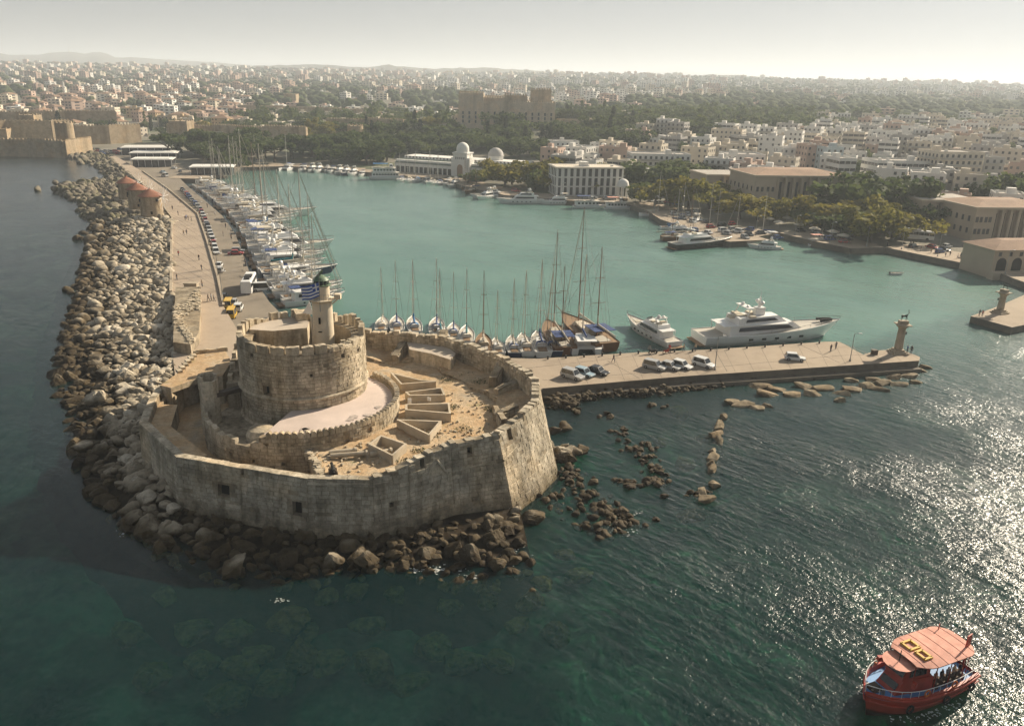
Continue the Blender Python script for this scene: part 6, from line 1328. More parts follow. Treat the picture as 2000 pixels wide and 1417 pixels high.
# ---------------------------------------------------------------- people
M_SKIN = simple('skin', (.42, .24, .16), .7, .1, 5, world=False); M_CLO = simple('clothes', (1, 1, 1), .9, .1, 5, objcol=True, world=False); M_TROU = simple('trousers', (.05, .055, .08), .9, .2, 5, world=False); M_HAIR = simple('hair', (.03, .02, .015), .8, .1, 5, world=False)
def person_proto(pose, nm):
    lx = {'stand': (.0, .0), 'walk': (.26, -.24), 'stride': (.34, -.3)}[pose]; ar = {'stand': (.02, .02), 'walk': (-.18, .2), 'stride': (-.24, .22)}[pose]
    V = [(0, 0, .95), (0, 0, 1.18), (0, 0, 1.40), (0, 0, 1.50), (.015, 0, 1.60), (.02, 0, 1.71)]; Rd = [(.15, .125), (.15, .11), (.17, .11), (.06, .06), (.095, .085), (.085, .08)]; E = [(0, 1), (1, 2), (2, 3), (3, 4), (4, 5)]
    for s, fx in ((1, lx[0]), (-1, lx[1])):
        b = len(V); V += [(0, s*.10, .88), (fx*.55+.03, s*.10, .48), (fx, s*.10, .08), (fx+.15, s*.11, .035)]; Rd += [(.095, .095), (.065, .065), (.045, .045), (.045, .035)]; E += [(0, b), (b, b+1), (b+1, b+2), (b+2, b+3)]
    for s, fx in ((1, ar[0]), (-1, ar[1])):
        b = len(V); V += [(0, s*.19, 1.40), (fx*.5, s*.25, 1.14), (fx+.04, s*.25, .92), (fx+.08, s*.245, .82)]; Rd += [(.06, .06), (.045, .045), (.035, .035), (.04, .025)]; E += [(2, b), (b, b+1), (b+1, b+2), (b+2, b+3)]
    me = bpy.data.meshes.new('sk'); me.from_pydata(V, E, []); o = bpy.data.objects.new('sk', me); COL.objects.link(o); sk = o.modifiers.new('s', 'SKIN'); 
    for i, r in enumerate(Rd): me.skin_vertices[0].data[i].radius = r
    me.skin_vertices[0].data[0].use_root = True
    su = o.modifiers.new('u', 'SUBSURF'); su.levels = 1; su.render_levels = 1; dg = bpy.context.evaluated_depsgraph_get(); ev = o.evaluated_get(dg); out = bpy.data.meshes.new_from_object(ev); bpy.data.objects.remove(o)
    out.materials.clear()
    for m_ in (M_SKIN, M_CLO, M_TROU, M_HAIR): out.materials.append(m_)
    for p in out.polygons:
        z = p.center.z; x = p.center.x; y = abs(p.center.y); i = 0
        if z < .92 and y < .2: i = 2 if z > .10 else 3
        elif z < 1.47 and not (y > .2 and z < 1.15): i = 1
        elif z > 1.66 or (z > 1.55 and x < -.02): i = 3
        p.material_index = i; p.use_smooth = True
    out.name = 'person'; return out
PM = {k: person_proto(k, k) for k in ('stand', 'walk', 'stride')}
SH = {'white': (.6, .6, .58, 1), 'dark': (.03, .03, .035, 1), 'red': (.4, .04, .03, 1), 'blue': (.05, .12, .32, 1), 'grey': (.2, .2, .2, 1), 'beige': (.4, .32, .22, 1)}
def person(px, py, z, pose, sh, rz, lab, grp=None, land=False):
    q = T(px, py) if land else P(px, py, z); o = link('person', PM[pose], None, (q.x, q.y, q.z-.005), rz); o.color = SH[sh]; s = U(.95, 1.06); o.scale = (s, s, s); return tag(o, lab, 'person', grp)
for px, py, ps, sh, rz, lab in [(1198, 708, 'stride', 'dark', 2.4, 'person in dark shirt walking near the black parked car'), (1115, 693, 'stand', 'dark', 1, 'person in dark clothes standing beside the moored boats'), (1622, 687, 'stand', 'dark', 2, 'person in dark clothes standing alone past the superyacht'), (1632, 682, 'stand', 'grey', 2, 'person in grey beside the mooring post at the mole corner'), (1771, 689, 'stand', 'blue', 0, 'person in blue beside the stag column'), (1779, 691, 'stand', 'dark', 1, 'person in dark clothes at the very tip of the mole'), (1307, 688, 'stand', 'red', 1, 'person in red beside the white flybridge yacht'), (1268, 690, 'walk', 'grey', 1, 'person in grey next to a motorbike on the mole'), (1358, 686, 'stand', 'beige', 2, 'person in beige at the stern of the superyacht'), (1335, 686, 'walk', 'beige', 0, 'person in beige between the two yachts'), (1176, 688, 'walk', 'white', 0, 'person in white beside the catamaran')]: person(px, py, 2.0, ps, sh, rz, lab)
PW = [(389, 508, 'dark'), (394, 528, 'dark'), (346, 547, 'dark'), (365, 458, 'grey'), (362, 430, 'dark'), (368, 430, 'dark'), (359, 459, 'beige'), (364, 428, 'blue'), (348, 420, 'dark'), (352, 397, 'dark'), (374, 432, 'grey'), (337, 410, 'dark'), (407, 588, 'dark'), (413, 587, 'white'), (418, 588, 'grey'), (349, 500, 'red'), (335, 470, 'beige'), (395, 560, 'beige')]
for k, (px, py, sh) in enumerate(PW): person(px, py, 3.2, random.choice(['walk', 'stride', 'stand']), sh, U(0, 6), 'person in %s strolling on the promenade, %s of those met from the fort side' % (sh, ordn(1+sum(1 for q in PW if q[1] > py or (q[1] == py and q[0] < px)))), 'people on the promenade')
RP = [(370, 387, 'dark'), (374, 388, 'grey'), (441, 445, 'dark'), (436, 461, 'dark'), (452, 468, 'beige'), (420, 420, 'white'), (405, 405, 'dark'), (480, 520, 'dark'), (478, 512, 'beige')]
for k, (px, py, sh) in enumerate(RP): person(px, py, 1.8, 'stand', sh, U(0, 6), 'person in %s on the mole road, %s from the land end' % (sh, ordn(1+sum(1 for q in RP if q[1] < py))), 'people on the mole road')
QP = [(1778, 479, 'dark'), (1783, 480, 'dark'), (1798, 490, 'dark'), (1818, 494, 'beige'), (1855, 500, 'dark'), (1892, 513, 'red'), (1922, 517, 'dark'), (1920, 508, 'white'), (1733, 481, 'dark'), (1846, 502, 'grey'), (1870, 505, 'white')]
for k, (px, py, sh) in enumerate(QP): person(px, py, 2, random.choice(['walk', 'stand']), sh, U(0, 6), 'person in %s on the stone waterfront promenade, %s from the coach' % (sh, ordn(1+sum(1 for q in QP if q[0] < px))), 'people on the waterfront promenade', land=True)
for k, (px, py) in enumerate([(1912, 617), (1918, 618)]): person(px, py, 1.6, 'stand', 'red' if k else 'dark', 1, 'person in %s at the end of the eastern mole' % ('red' if k else 'dark'))
for k in range(12):     # passengers of the excursion boat
    sx = (.15+.07*(k//2)); x, y = L*0, 0
    p0 = Vector(tg.location); c, s = math.cos(tg.rotation_euler.z), math.sin(tg.rotation_euler.z); Lt = 11.0
    lx, ly = sx*Lt, (1.25 if k % 2 else -1.25); sh = ['white', 'dark', 'blue', 'beige', 'red', 'grey'][k % 6]
    o = link('person', PM['stand'], None, (p0.x+lx*c-ly*s, p0.y+lx*s+ly*c, fb-.35), tg.rotation_euler.z+1.57); o.color = SH[sh]; o.scale = (.92, .92, .92); tag(o, 'passenger in %s, %s row from the stern under the salmon canopy, %s' % (sh, ordn(k//2+1), 'port side' if k % 2 else 'starboard side'), 'person', 'passengers of the excursion boat')
# ---------------------------------------------------------------- street furniture on the moles
def lamp_post(p, h, lab, grp=None):
    t = thing('lamp_post', lab, 'lamp post', p, group=grp); mb = MB(); mb.tube((0, 0, 0), (0, 0, h), .09, .06, 6); mb.lathe([(.22, 0), (.2, .3), (.1, .5)], 8); mb.build('pole', M_STEEL, t); mb = MB(); mb.tube((0, 0, h), (.9, 0, h+.15), .05, n=5); mb.build('arm', M_STEEL, t); mb = MB(); mb.box((1.1, 0, h+.12), (.6, .25, .14)); mb.build('lamp_head', M_GEL, t); return t
lamp_post(P(1396, 722, 2.0), 6.5, 'lamp post standing beside the white off-roader on the mole'); lamp_post(P(1660, 705, 2.0), 5.5, 'lamp post near the wide end of the mole')
for k, (px, py) in enumerate([(426, 541), (417, 510), (408, 482), (400, 455), (390, 428), (434, 580)]): lamp_post(P(px, py, 3.2), 6, 'lamp post on the promenade kerb, %s from the fort' % ordn(1+sum(1 for q in (541, 510, 482, 455, 428, 580) if q > py)), 'promenade lamp posts')
for k, px in enumerate(np.linspace(1070, 1600, 16)):
    q = P(px, np.interp(px, [1050, 1245, 1391, 1612], [700, 688, 682, 667])+2.5, 2.0); t = thing('bollard', 'iron mooring bollard, %s along the edge of the near mole from the fort' % ordn(k+1), 'bollard', q, group='bollards on the near mole'); mb = MB(); mb.lathe([(.22, 0), (.16, .1), (.15, .4), (.26, .5), (.2, .62), (.01, .66)], 8); mb.build('post', M_RUB, t)
def motorbike(p, rz, colr, lab):
    t = thing('motorbike', lab, 'motorbike', p, rz, 'motorbikes on the mole')
    for x in (-.6, .62): mb = MB(); mb.path([(x+.3*math.cos(a), 0, .32+.3*math.sin(a)) for a in np.linspace(0, 2*math.pi, 11)], .06, 5); mb.build('wheel', M_TYRE, t)
    mb = MB(); mb.loft([[(x, -w, z0), (x, w, z0), (x, w*.8, z1), (x, -w*.8, z1)] for x, w, z0, z1 in ((-.75, .08, .6, .78), (-.3, .15, .35, .8), (.2, .16, .35, .9), (.5, .08, .6, .95))]); mb.build('body', colr, t); mb = MB(); mb.box((-.35, 0, .85), (.7, .26, .1)); mb.build('seat', M_RUB, t); mb = MB(); mb.tube((.5, 0, .85), (.4, 0, 1.08), .04); mb.tube((.4, -.34, 1.08), (.4, .34, 1.08), .03); mb.tube((.62, 0, .32), (.45, 0, .95), .04); mb.build('handlebar', M_STEEL, t)
q = P(1275, 691, 2); motorbike(q, .2, M_RUB, 'black motorbike standing by the water beside the white yacht'); q = P(1302, 690, 2); motorbike(q, .4, M_REDP, 'red scooter standing by the water beside the white yacht')
q = P(1707, 692, 2); t = thing('mooring_crate', 'dark wooden crate near the stag column', 'crate', q, .3); mb = MB(); mb.box((0, 0, .45), (1.1, .8, .9)); mb.build('crate_box', M_WOODDK, t); mb = MB(); mb.box((0, 0, .94), (1.2, .9, .08)); mb.build('lid', M_WOODDK, t)
# ---------------------------------------------------------------- trees
def mat_leaf(name, a, b_, c_):
    m, n, l, b = newmat(name); oi = node(n, 'ObjectInfo'); r = mth(n, l, 'FRACT', mth(n, l, 'ADD', island_rand(n), 0.0))
    base = mix(n, l, oi.outputs['Random'], a, b_); col = mix(n, l, mth(n, l, 'MULTIPLY', r, .6), base, c_); l.new(col, b.inputs['Base Color']); b.inputs['Roughness'].default_value = .8; b.inputs['Specular IOR Level'].default_value = .15
    tr = node(n, 'BsdfTranslucent'); l.new(col, tr.inputs[0]); mx = node(n, 'MixShader'); mx.inputs[0].default_value = .4; l.new(b.outputs[0], mx.inputs[1]); l.new(tr.outputs[0], mx.inputs[2]); l.new(mx.outputs[0], n['Material Output'].inputs[0]); return m
M_LFDK = mat_leaf('dark_pine_foliage', (.042, .068, .022), (.07, .10, .034), (.12, .135, .045)); M_LFYL = mat_leaf('yellow_green_foliage', (.20, .18, .035), (.25, .20, .035), (.11, .125, .03)); M_LFGR = mat_leaf('green_foliage', (.065, .105, .03), (.10, .13, .038), (.15, .15, .05)); M_LFCY = mat_leaf('cypress_foliage', (.022, .035, .016), (.03, .045, .02), (.045, .055, .026))
M_BARK = simple('bark', (.11, .08, .055), .95, .3, 2.0)
def crown_mesh(kind, seed, n_leaf, mat):
    r = np.random.default_rng(seed); C_ = []; 
    if kind == 'round': cl = [(r.normal(0, .30, 3)*np.array([1, 1, .62])+np.array([0, 0, .0])) for _ in range(16)]; rad = r.uniform(.2, .38, 16); zc = .62
    elif kind == 'umbrella': cl = [np.array([math.cos(a)*q, math.sin(a)*q, r.uniform(-.06, .10)+.08*(1-q)]) for a, q in zip(r.uniform(0, 6.28, 20), r.uniform(.05, .62, 20))]; rad = r.uniform(.15, .26, 20); zc = .78
    elif kind == 'cypress': cl = [np.array([r.normal(0, .03), r.normal(0, .03), z]) for z in np.linspace(-.45, .42, 16)]; rad = np.array([.15*math.sin(math.pi*min(.98, (k+1.2)/17))**.7 for k in range(16)])+.02; zc = .5
    else: cl = [(r.normal(0, .34, 3)*np.array([1, 1, .5])) for _ in range(20)]; rad = r.uniform(.18, .32, 20); zc = .55
    V, Fc = [], []; 
    for k in range(n_leaf):
        i = r.integers(len(cl)); d = r.normal(size=3); d /= np.linalg.norm(d); q = rad[i]*(r.uniform(.55, 1.0)); p = cl[i]+d*q*np.array([1, 1, .75 if kind != 'cypress' else 1.3]); p[2] += zc
        if p[2] < .18 and kind != 'cypress': continue
        s = r.uniform(.035, .075)*(.6 if kind == 'cypress' else 1); nr = d*.7+r.normal(size=3)*.5; nr /= np.linalg.norm(nr); t1 = np.cross(nr, [.3, .2, .9]); t1 /= np.linalg.norm(t1); t2 = np.cross(nr, t1); b = len(V); e = r.uniform(.6, 1.4)
        V += [p-t1*s*e-t2*s*.5, p+t1*s*.4-t2*s, p+t1*s*e+t2*s*.4, p-t1*s*.3+t2*s]; Fc.append((b, b+1, b+2, b+3))
    m_ = MB(); m_.add([tuple(map(float, v)) for v in V], Fc); return m_.mesh('crown', mat)
def trunk_mesh(kind, seed):
    r = random.Random(seed); m_ = MB(); zt = {'round': .5, 'umbrella': .72, 'cypress': .2, 'broad': .45}[kind]; w_ = {'cypress': .02}.get(kind, .035)
    b = (r.uniform(-.04, .04), r.uniform(-.04, .04), zt*.6); m_.tube((0, 0, -.06), b, w_*1.2, w_*.85, 7); 
    for k in range(5):
        a = 2*math.pi*k/5+r.random(); q = {'round': .22, 'umbrella': .42, 'cypress': .03, 'broad': .25}[kind]; e = (b[0]+q*math.cos(a), b[1]+q*math.sin(a), zt+r.uniform(-.02, .12)); m_.tube(b, e, w_*.7, w_*.25, 5)
    return m_.mesh('trunk', M_BARK)
TP = {}
for kd, mt, nl in (('round', M_LFYL, 1500), ('round', M_LFGR, 1500), ('broad', M_LFDK, 1500), ('umbrella', M_LFDK, 1300), ('cypress', M_LFCY, 600), ('broad', M_LFGR, 1400)):
    key = kd+mt.name[:2]; TP[key] = [(crown_mesh(kd, 10*len(TP)+s, nl, mt), trunk_mesh(kd, s)) for s in range(3)]
NM = {'cypress': 'cypress_tree', 'umbrella': 'pine_tree'}
def tree(key, p, h, w_, lab, grp=None, k=0):
    kd = key[:-2]; cm, tm = TP[key][k % 3]; t = thing(NM.get(kd, 'tree'), lab, 'tree', p, U(0, 6.28), grp); t.scale = (w_, w_, h); link('crown', cm, t); link('trunk', tm, t); return t
# ---------------------------------------------------------------- buildings
M_PLAS = simple('plaster', (1, 1, 1), .9, .12, .3, objcol=True, bmp=.08); M_ROOFC = simple('flat_roof_screed', (.42, .38, .33), .95, .25, .4); M_ROOFT = simple('clay_tiles', (.31, .195, .125), .9, .25, .8, bmp=.4); M_WIN = simple('shaded_window', (.045, .045, .05), .25, .2, .5, spec=.5); M_SHUT = simple('balcony_concrete', (.45, .42, .37), .9, .15, .6)
WC = {'white': (.72, .70, .65, 1), 'cream': (.62, .55, .44, 1), 'grey': (.44, .42, .39, 1), 'ochre': (.45, .33, .19, 1), 'pink': (.48, .35, .28, 1), 'sand': (.47, .385, .285, 1), 'pale blue': (.40, .46, .48, 1)}
def building(p, w_, d_, fl, colr, rz, lab, grp=None, roof='flat', win='grid', name='apartment_building', fh=3.1, detail=True, cat='building', seed=0, wmat=None, balc=None, low=2.0):
    r = random.Random(seed); Hh = fl*fh; t = thing(name, lab, cat, p, rz, grp); mb = MB(); mb.bz(-w_/2, w_/2, -d_/2, d_/2, -low, Hh)
    if roof == 'flat':
        for a in ((-w_/2, w_/2, -d_/2, -d_/2+.25), (-w_/2, w_/2, d_/2-.25, d_/2), (-w_/2, -w_/2+.25, -d_/2+.25, d_/2-.25), (w_/2-.25, w_/2, -d_/2+.25, d_/2-.25)): mb.bz(*a, Hh+.002, Hh+.7)
    o = mb.build('wall', wmat or M_PLAS, t); o.color = WC[colr]
    if roof == 'flat':
        mb = MB(); mb.bz(-w_/2+.25, w_/2-.25, -d_/2+.25, d_/2-.25, Hh-.1, Hh+.06); mb.build('roof', M_ROOFC, t)
        mb = MB(); hw, hd = r.uniform(2.2, 4), r.uniform(2.2, 4); hx, hy = r.uniform(-.3, .3)*w_, r.uniform(-.2, .3)*d_; mb.bz(hx-hw/2, hx+hw/2, hy-hd/2, hy+hd/2, Hh, Hh+2.5)
        o = mb.build('roof_hut', M_PLAS, t); o.color = WC[colr]
        for k in range(r.randint(1, 3)): x, y = r.uniform(-.4, .4)*w_, r.uniform(-.4, .4)*d_; mb = MB(); mb.box((x, y, Hh+.6), (1.2, 1.0, 1.1)); o = mb.build('roof_tank', M_PLAS, t); o.color = WC[r.choice(['white', 'grey'])]
    else:
        e = .5; mb = MB(); hr = min(w_, d_)*.22; a = (w_/2+e, d_/2+e); rl = max(0.3, (w_-d_)/2) if w_ > d_ else 0; rd = max(.3, (d_-w_)/2) if d_ >= w_ else 0
        mb.add([(-a[0], -a[1], Hh), (a[0], -a[1], Hh), (a[0], a[1], Hh), (-a[0], a[1], Hh), (-rl, -rd, Hh+hr), (rl, -rd if rd else 0, Hh+hr), (rl, rd, Hh+hr), (-rl, rd, Hh+hr)], [(0, 1, 5, 4), (1, 2, 6, 5), (2, 3, 7, 6), (3, 0, 4, 7), (4, 5, 6, 7), (3, 2, 1, 0)]); mb.build('roof', M_ROOFT, t)
    mb = MB(); bc = MB()
    for fx, n_, L_ in (('f', int(w_/2.8), w_), ('b', int(w_/2.8), w_), ('l', int(d_/3), d_), ('r', int(d_/3), d_)):
        if n_ < 1: continue
        for f in range(fl):
            z = f*fh+fh*.55
            for k in range(n_):
                u = -L_/2+L_*(k+.5)/n_; ww, wh = (1.5, fh*.86) if win == 'tall' else (1.15, 1.35) if win == 'grid' else ((L_/n_-.25, 1.4) if win == 'band' else (1.3, 1.5))
                if win == 'grid' and r.random() < .12: continue
                c = {'f': (u, -d_/2-.0, z), 'b': (u, d_/2+.0, z), 'l': (-w_/2, u, z), 'r': (w_/2, u, z)}[fx]
                mb.box(c, (ww, .08, wh) if fx in 'fb' else (.08, ww, wh))
            if (balc if balc is not None else (win == 'balc')) and fx in 'flr' and f > 0:
                if fx == 'f': bc.box((0, -d_/2-.55, f*fh+.05), (w_*.92, 1.1, .14)); bc.box((0, -d_/2-1.08, f*fh+.5), (w_*.92, .06, .8))
                else: s = -1 if fx == 'l' else 1; bc.box((s*(w_/2+.5), 0, f*fh+.06), (1.0, d_*.8, .14)); bc.box((s*(w_/2+.98), 0, f*fh+.5), (.06, d_*.8, .8))
    if mb.v: tag(mb.build('window_glazing', M_WIN, t), kind='stuff')
    if bc.v: bc.build('balcony', M_SHUT, t)
    return t
LMK = [(60, 262, 'square yellow tower'), (128, 180, 'minaret'), (133, 280, 'round wall tower'), (280, 310, 'restaurant roofs'), (358, 262, 'square wall tower'), (412, 335, 'boatyard'), (570, 195, 'far gate tower'), (695, 275, 'round bastion'), (744, 335, 'excursion ferry'), (840, 320, 'market arcade'), (897, 295, 'market gate dome'), (950, 300, 'grey dome'), (830, 215, 'cypress grove'), (990, 210, 'palace'), (1090, 225, 'palace keep'), (1150, 355, 'government building'), (1100, 295, 'white gabled block'), (1290, 330, 'balcony block'), (1216, 385, 'domed kiosk'), (1415, 275, 'cream block'), (1470, 285, 'grey glass building'), (1450, 335, 'office block'), (1560, 390, 'courthouse'), (1420, 380, 'stubby stone tower'), (1590, 320, 'pinkish block'), (1625, 325, 'pale blue block'), (1700, 400, 'big dark trees'), (1770, 350, 'ribbon-window building'), (1865, 340, 'six-floor balcony block'), (1850, 430, 'stone bays'), (1960, 420, 'tiled stone hall'), (1550, 215, 'wooded ridge'), (1300, 215, 'central wood'), (1800, 230, 'eastern wood'), (1980, 300, 'eastern edge of town'), (1700, 270, 'middle of the new town'), (1250, 280, 'edge of the woods'), (1980, 220, 'eastern horizon'), (60, 200, 'old town roofs'), (300, 225, 'old town trees'), (480, 250, 'shaded town wall')]
def lmk(px, py): return min(LMK, key=lambda m_: (m_[0]-px)**2+4*(m_[1]-py)**2)[2]
OCC = []
def free(x, y, r_): return all((x-a)**2+(y-b)**2 > (r_+c)**2 for a, b, c in OCC)
def occupy(x, y, r_): OCC.append((x, y, r_))
def span(px0, px1, py, depth): a, b = T(px0, py), T(px1, py); return (a+b)/2, (b-a).length, math.atan2((b-a).y, (b-a).x)
# named buildings along the front: footprint front edge by photo columns, base row, storeys
NAMED = [(1085, 1215, 383, 16, 3, 'white', 'tall', 'pale government building with tall columns between its windows behind the trees', 4.2), (1232, 1345, 352, 16, 4, 'white', 'balc', 'long white apartment block with balcony rows behind the pale government building', 3.1), (1415, 1490, 350, 18, 4, 'white', 'grid', 'white office block with many square windows behind the stone courthouse', 3.2), (1113, 1250, 318, 16, 3, 'white', 'grid', 'long white block in the second row behind the government building', 3.1), (1075, 1130, 308, 14, 3, 'white', 'grid', 'tall white gabled block at the edge of the pine woods', 3.3), (1385, 1445, 292, 16, 4, 'cream', 'grid', 'cream block beside the grey glass building near the park', 3.1), (1440, 1500, 300, 18, 3, 'grey', 'band', 'grey building with large glass bays near the park', 3.4),
         (1706, 1830, 372, 16, 4, 'white', 'band', 'modern white building with long dark ribbon windows', 3.4), (1632, 1665, 366, 14, 4, 'white', 'band', 'narrow white building with ribbon windows beside the big dark trees', 3.4), (1820, 1908, 376, 18, 6, 'cream', 'balc', 'tall cream apartment block with six floors of balconies', 3.1), (1525, 1570, 335, 14, 4, 'white', 'grid', 'white block with green tinted windows behind the courthouse roof', 3.1), (1570, 1608, 342, 14, 5, 'pink', 'grid', 'pinkish block squeezed between white ones', 3.1), (1606, 1640, 348, 14, 5, 'pale blue', 'grid', 'pale blue blank-walled block above the ribbon-window building', 3.1), (1910, 1950, 372, 14, 5, 'grey', 'balc', 'grey shaded apartment block beside the tall cream one', 3.1)]
for k, (x0, x1, py, dp, fl, c, wn, lab, fh) in enumerate(NAMED):
    cen, L_, rz = span(x0, x1, py, dp); n = Vector((-math.sin(rz), math.cos(rz), 0)); c0 = cen+n*dp/2; building((c0.x, c0.y, float(land_h(cen.x, cen.y))), L_, dp, fl, c, rz, lab, None, 'flat', wn, fh=fh, seed=k)
    for q in np.linspace(-.5, .5, 5): p = cen+Vector((math.cos(rz), math.sin(rz), 0))*q*L_+n*dp/2; occupy(p.x, p.y, dp*.55)
    if k == 0:
        gov = [o for o in COL.objects if o.get('label') == lab][0]
        for q in range(12): mb = MB(); mb.bz(-L_/2+.6+q*(L_-1.2)/11-.3, -L_/2+.6+q*(L_-1.2)/11+.3, -dp/2-.4, -dp/2-.02, 0, 12.2); o = mb.build('pilaster', M_PLAS, gov); o.color = WC['white']
        mb = MB(); mb.bz(-L_/2-.5, L_/2+.5, -dp/2-.7, dp/2+.5, 12.65, 13.1); o = mb.build('cornice', M_PLAS, gov); o.color = WC['cream']
# stone courthouse with colonnade, stone buildings on the right
def stone_hall(x0, x1, py, dp, Hh, lab, cols, tile=True, name='stone_hall'):
    cen, L_, rz = span(x0, x1, py, dp); n = Vector((-math.sin(rz), math.cos(rz), 0)); c0 = cen+n*dp/2; t = thing(name, lab, 'building', (c0.x, c0.y, float(land_h(cen.x, cen.y))), rz); mb = MB(); mb.bz(-L_/2, L_/2, -dp/2+2.2, dp/2, -2, Hh); mb.bz(-L_/2, -L_/2+L_*.22, -dp/2, -dp/2+2.2, -2, Hh); mb.bz(L_/2-L_*.22, L_/2, -dp/2, -dp/2+2.2, -2, Hh); o = mb.build('wall', M_PLAS, t); o.color = WC['sand']
    mb = MB(); mb.bz(-L_/2-.5, L_/2+.5, -dp/2-.5, dp/2+.5, Hh, Hh+.9); o = mb.build('cornice', M_PLAS, t); o.color = WC['sand']
    if tile: mb = MB(); e = dp*.35; mb.loft([[(-L_/2, -dp/2, Hh+.9), (L_/2, -dp/2, Hh+.9), (L_/2, dp/2, Hh+.9), (-L_/2, dp/2, Hh+.9)], [(-L_/2+e, -dp/2+e, Hh+2.6), (L_/2-e, -dp/2+e, Hh+2.6), (L_/2-e, dp/2-e, Hh+2.6), (-L_/2+e, dp/2-e, Hh+2.6)]]); mb.build('roof', M_ROOFT, t)
    else: mb = MB(); mb.bz(-L_/2, L_/2, -dp/2, dp/2, Hh+.9, Hh+1.0); mb.build('roof', M_ROOFC, t)
    for k in range(cols): x = -L_*.26+L_*.52*k/(cols-1); mb = MB(); mb.bz(x-.55, x+.55, -dp/2+.1, -dp/2+1.2, 0, Hh); o = mb.build('column', M_PLAS, t); o.color = WC['sand']
    for k in range(cols-1): x = -L_*.26+L_*.52*(k+.5)/(cols-1); mb = MB(); mb.box((x, -dp/2+2.2, Hh*.46), (L_*.52/(cols-1)*.5, .14, Hh*.8)); mb.build('tall_window', M_WIN, t)  # dark window panels that also paint the shade behind the columns
    for s in (-1, 1):
        for f in (.3, .68):
            for u in (.31, .36, .42, .47): mb = MB(); mb.box((s*u*L_, -dp/2, Hh*f), (1.1, .12, 1.9)); mb.build('window', M_WIN, t)
    for q in np.linspace(-dp/2+3, dp/2-2, 6):
        for f in (.3, .68):
            for s in (-1, 1): mb = MB(); mb.box((s*L_/2, q, Hh*f), (.12, 1.1, 1.9)); mb.build('window', M_WIN, t)
    for q in np.linspace(-.5, .5, 5): p = cen+Vector((math.cos(rz), math.sin(rz), 0))*q*L_+n*dp/2; occupy(p.x, p.y, dp*.55)
    return t
stone_hall(1468, 1650, 418, 26, 15, 'large sandstone courthouse with a colonnade and low tiled roof', 7)
stone_hall(1376, 1470, 398, 20, 12, 'smooth sandstone building with a stubby tower beside the courthouse', 5, False)
stone_hall(1790, 1905, 452, 18, 11, 'sandstone building with tall round-headed bays behind the coach', 5, False)
stone_hall(1895, 2050, 470, 22, 11, 'big sandstone hall with a tiled roof at the right edge of the town', 6)
cen, L_, rz = span(1946, 2060, 532, 16); t = thing('arcaded_building', 'sandstone arcade building with round arches standing at the water edge', 'building', (cen.x+4, cen.y+7, 1.2), rz+.1); mb = MB(); mb.bz(-16, 16, -5, 8, -3, 7.2); o = mb.build('wall', M_PLAS, t); o.color = WC['sand']
for k in range(6):
    mb = MB(); x = -13+5.2*k; mb.prism([(x-1.6+0, 0), (x+1.6, 0)]+[(x+1.6*math.cos(a), 2.6+1.6*math.sin(a)) for a in np.linspace(0, math.pi, 9)], 0, .12); mb.v = [(a, -5.0-c, b+.6) for a, b, c in mb.v]; mb.build('arch', M_DARK, t)
for k in range(9): mb = MB(); mb.box((-14+3.5*k, -5.0, 5.9), (1.0, .14, 1.2)); mb.build('window', M_WIN, t)
mb = MB(); mb.loft([[(-16.6, -5.6, 7.2), (16.6, -5.6, 7.2), (16.6, 8.6, 7.2), (-16.6, 8.6, 7.2)], [(-10, 0, 9.2), (10, 0, 9.2), (10, 3, 9.2), (-10, 3, 9.2)]]); mb.build('roof', M_ROOFT, t); mb = MB(); mb.bz(-17, 17, -7.4, -5, -3, 1.0); o = mb.build('terrace', M_PLAS, t); o.color = WC['sand']
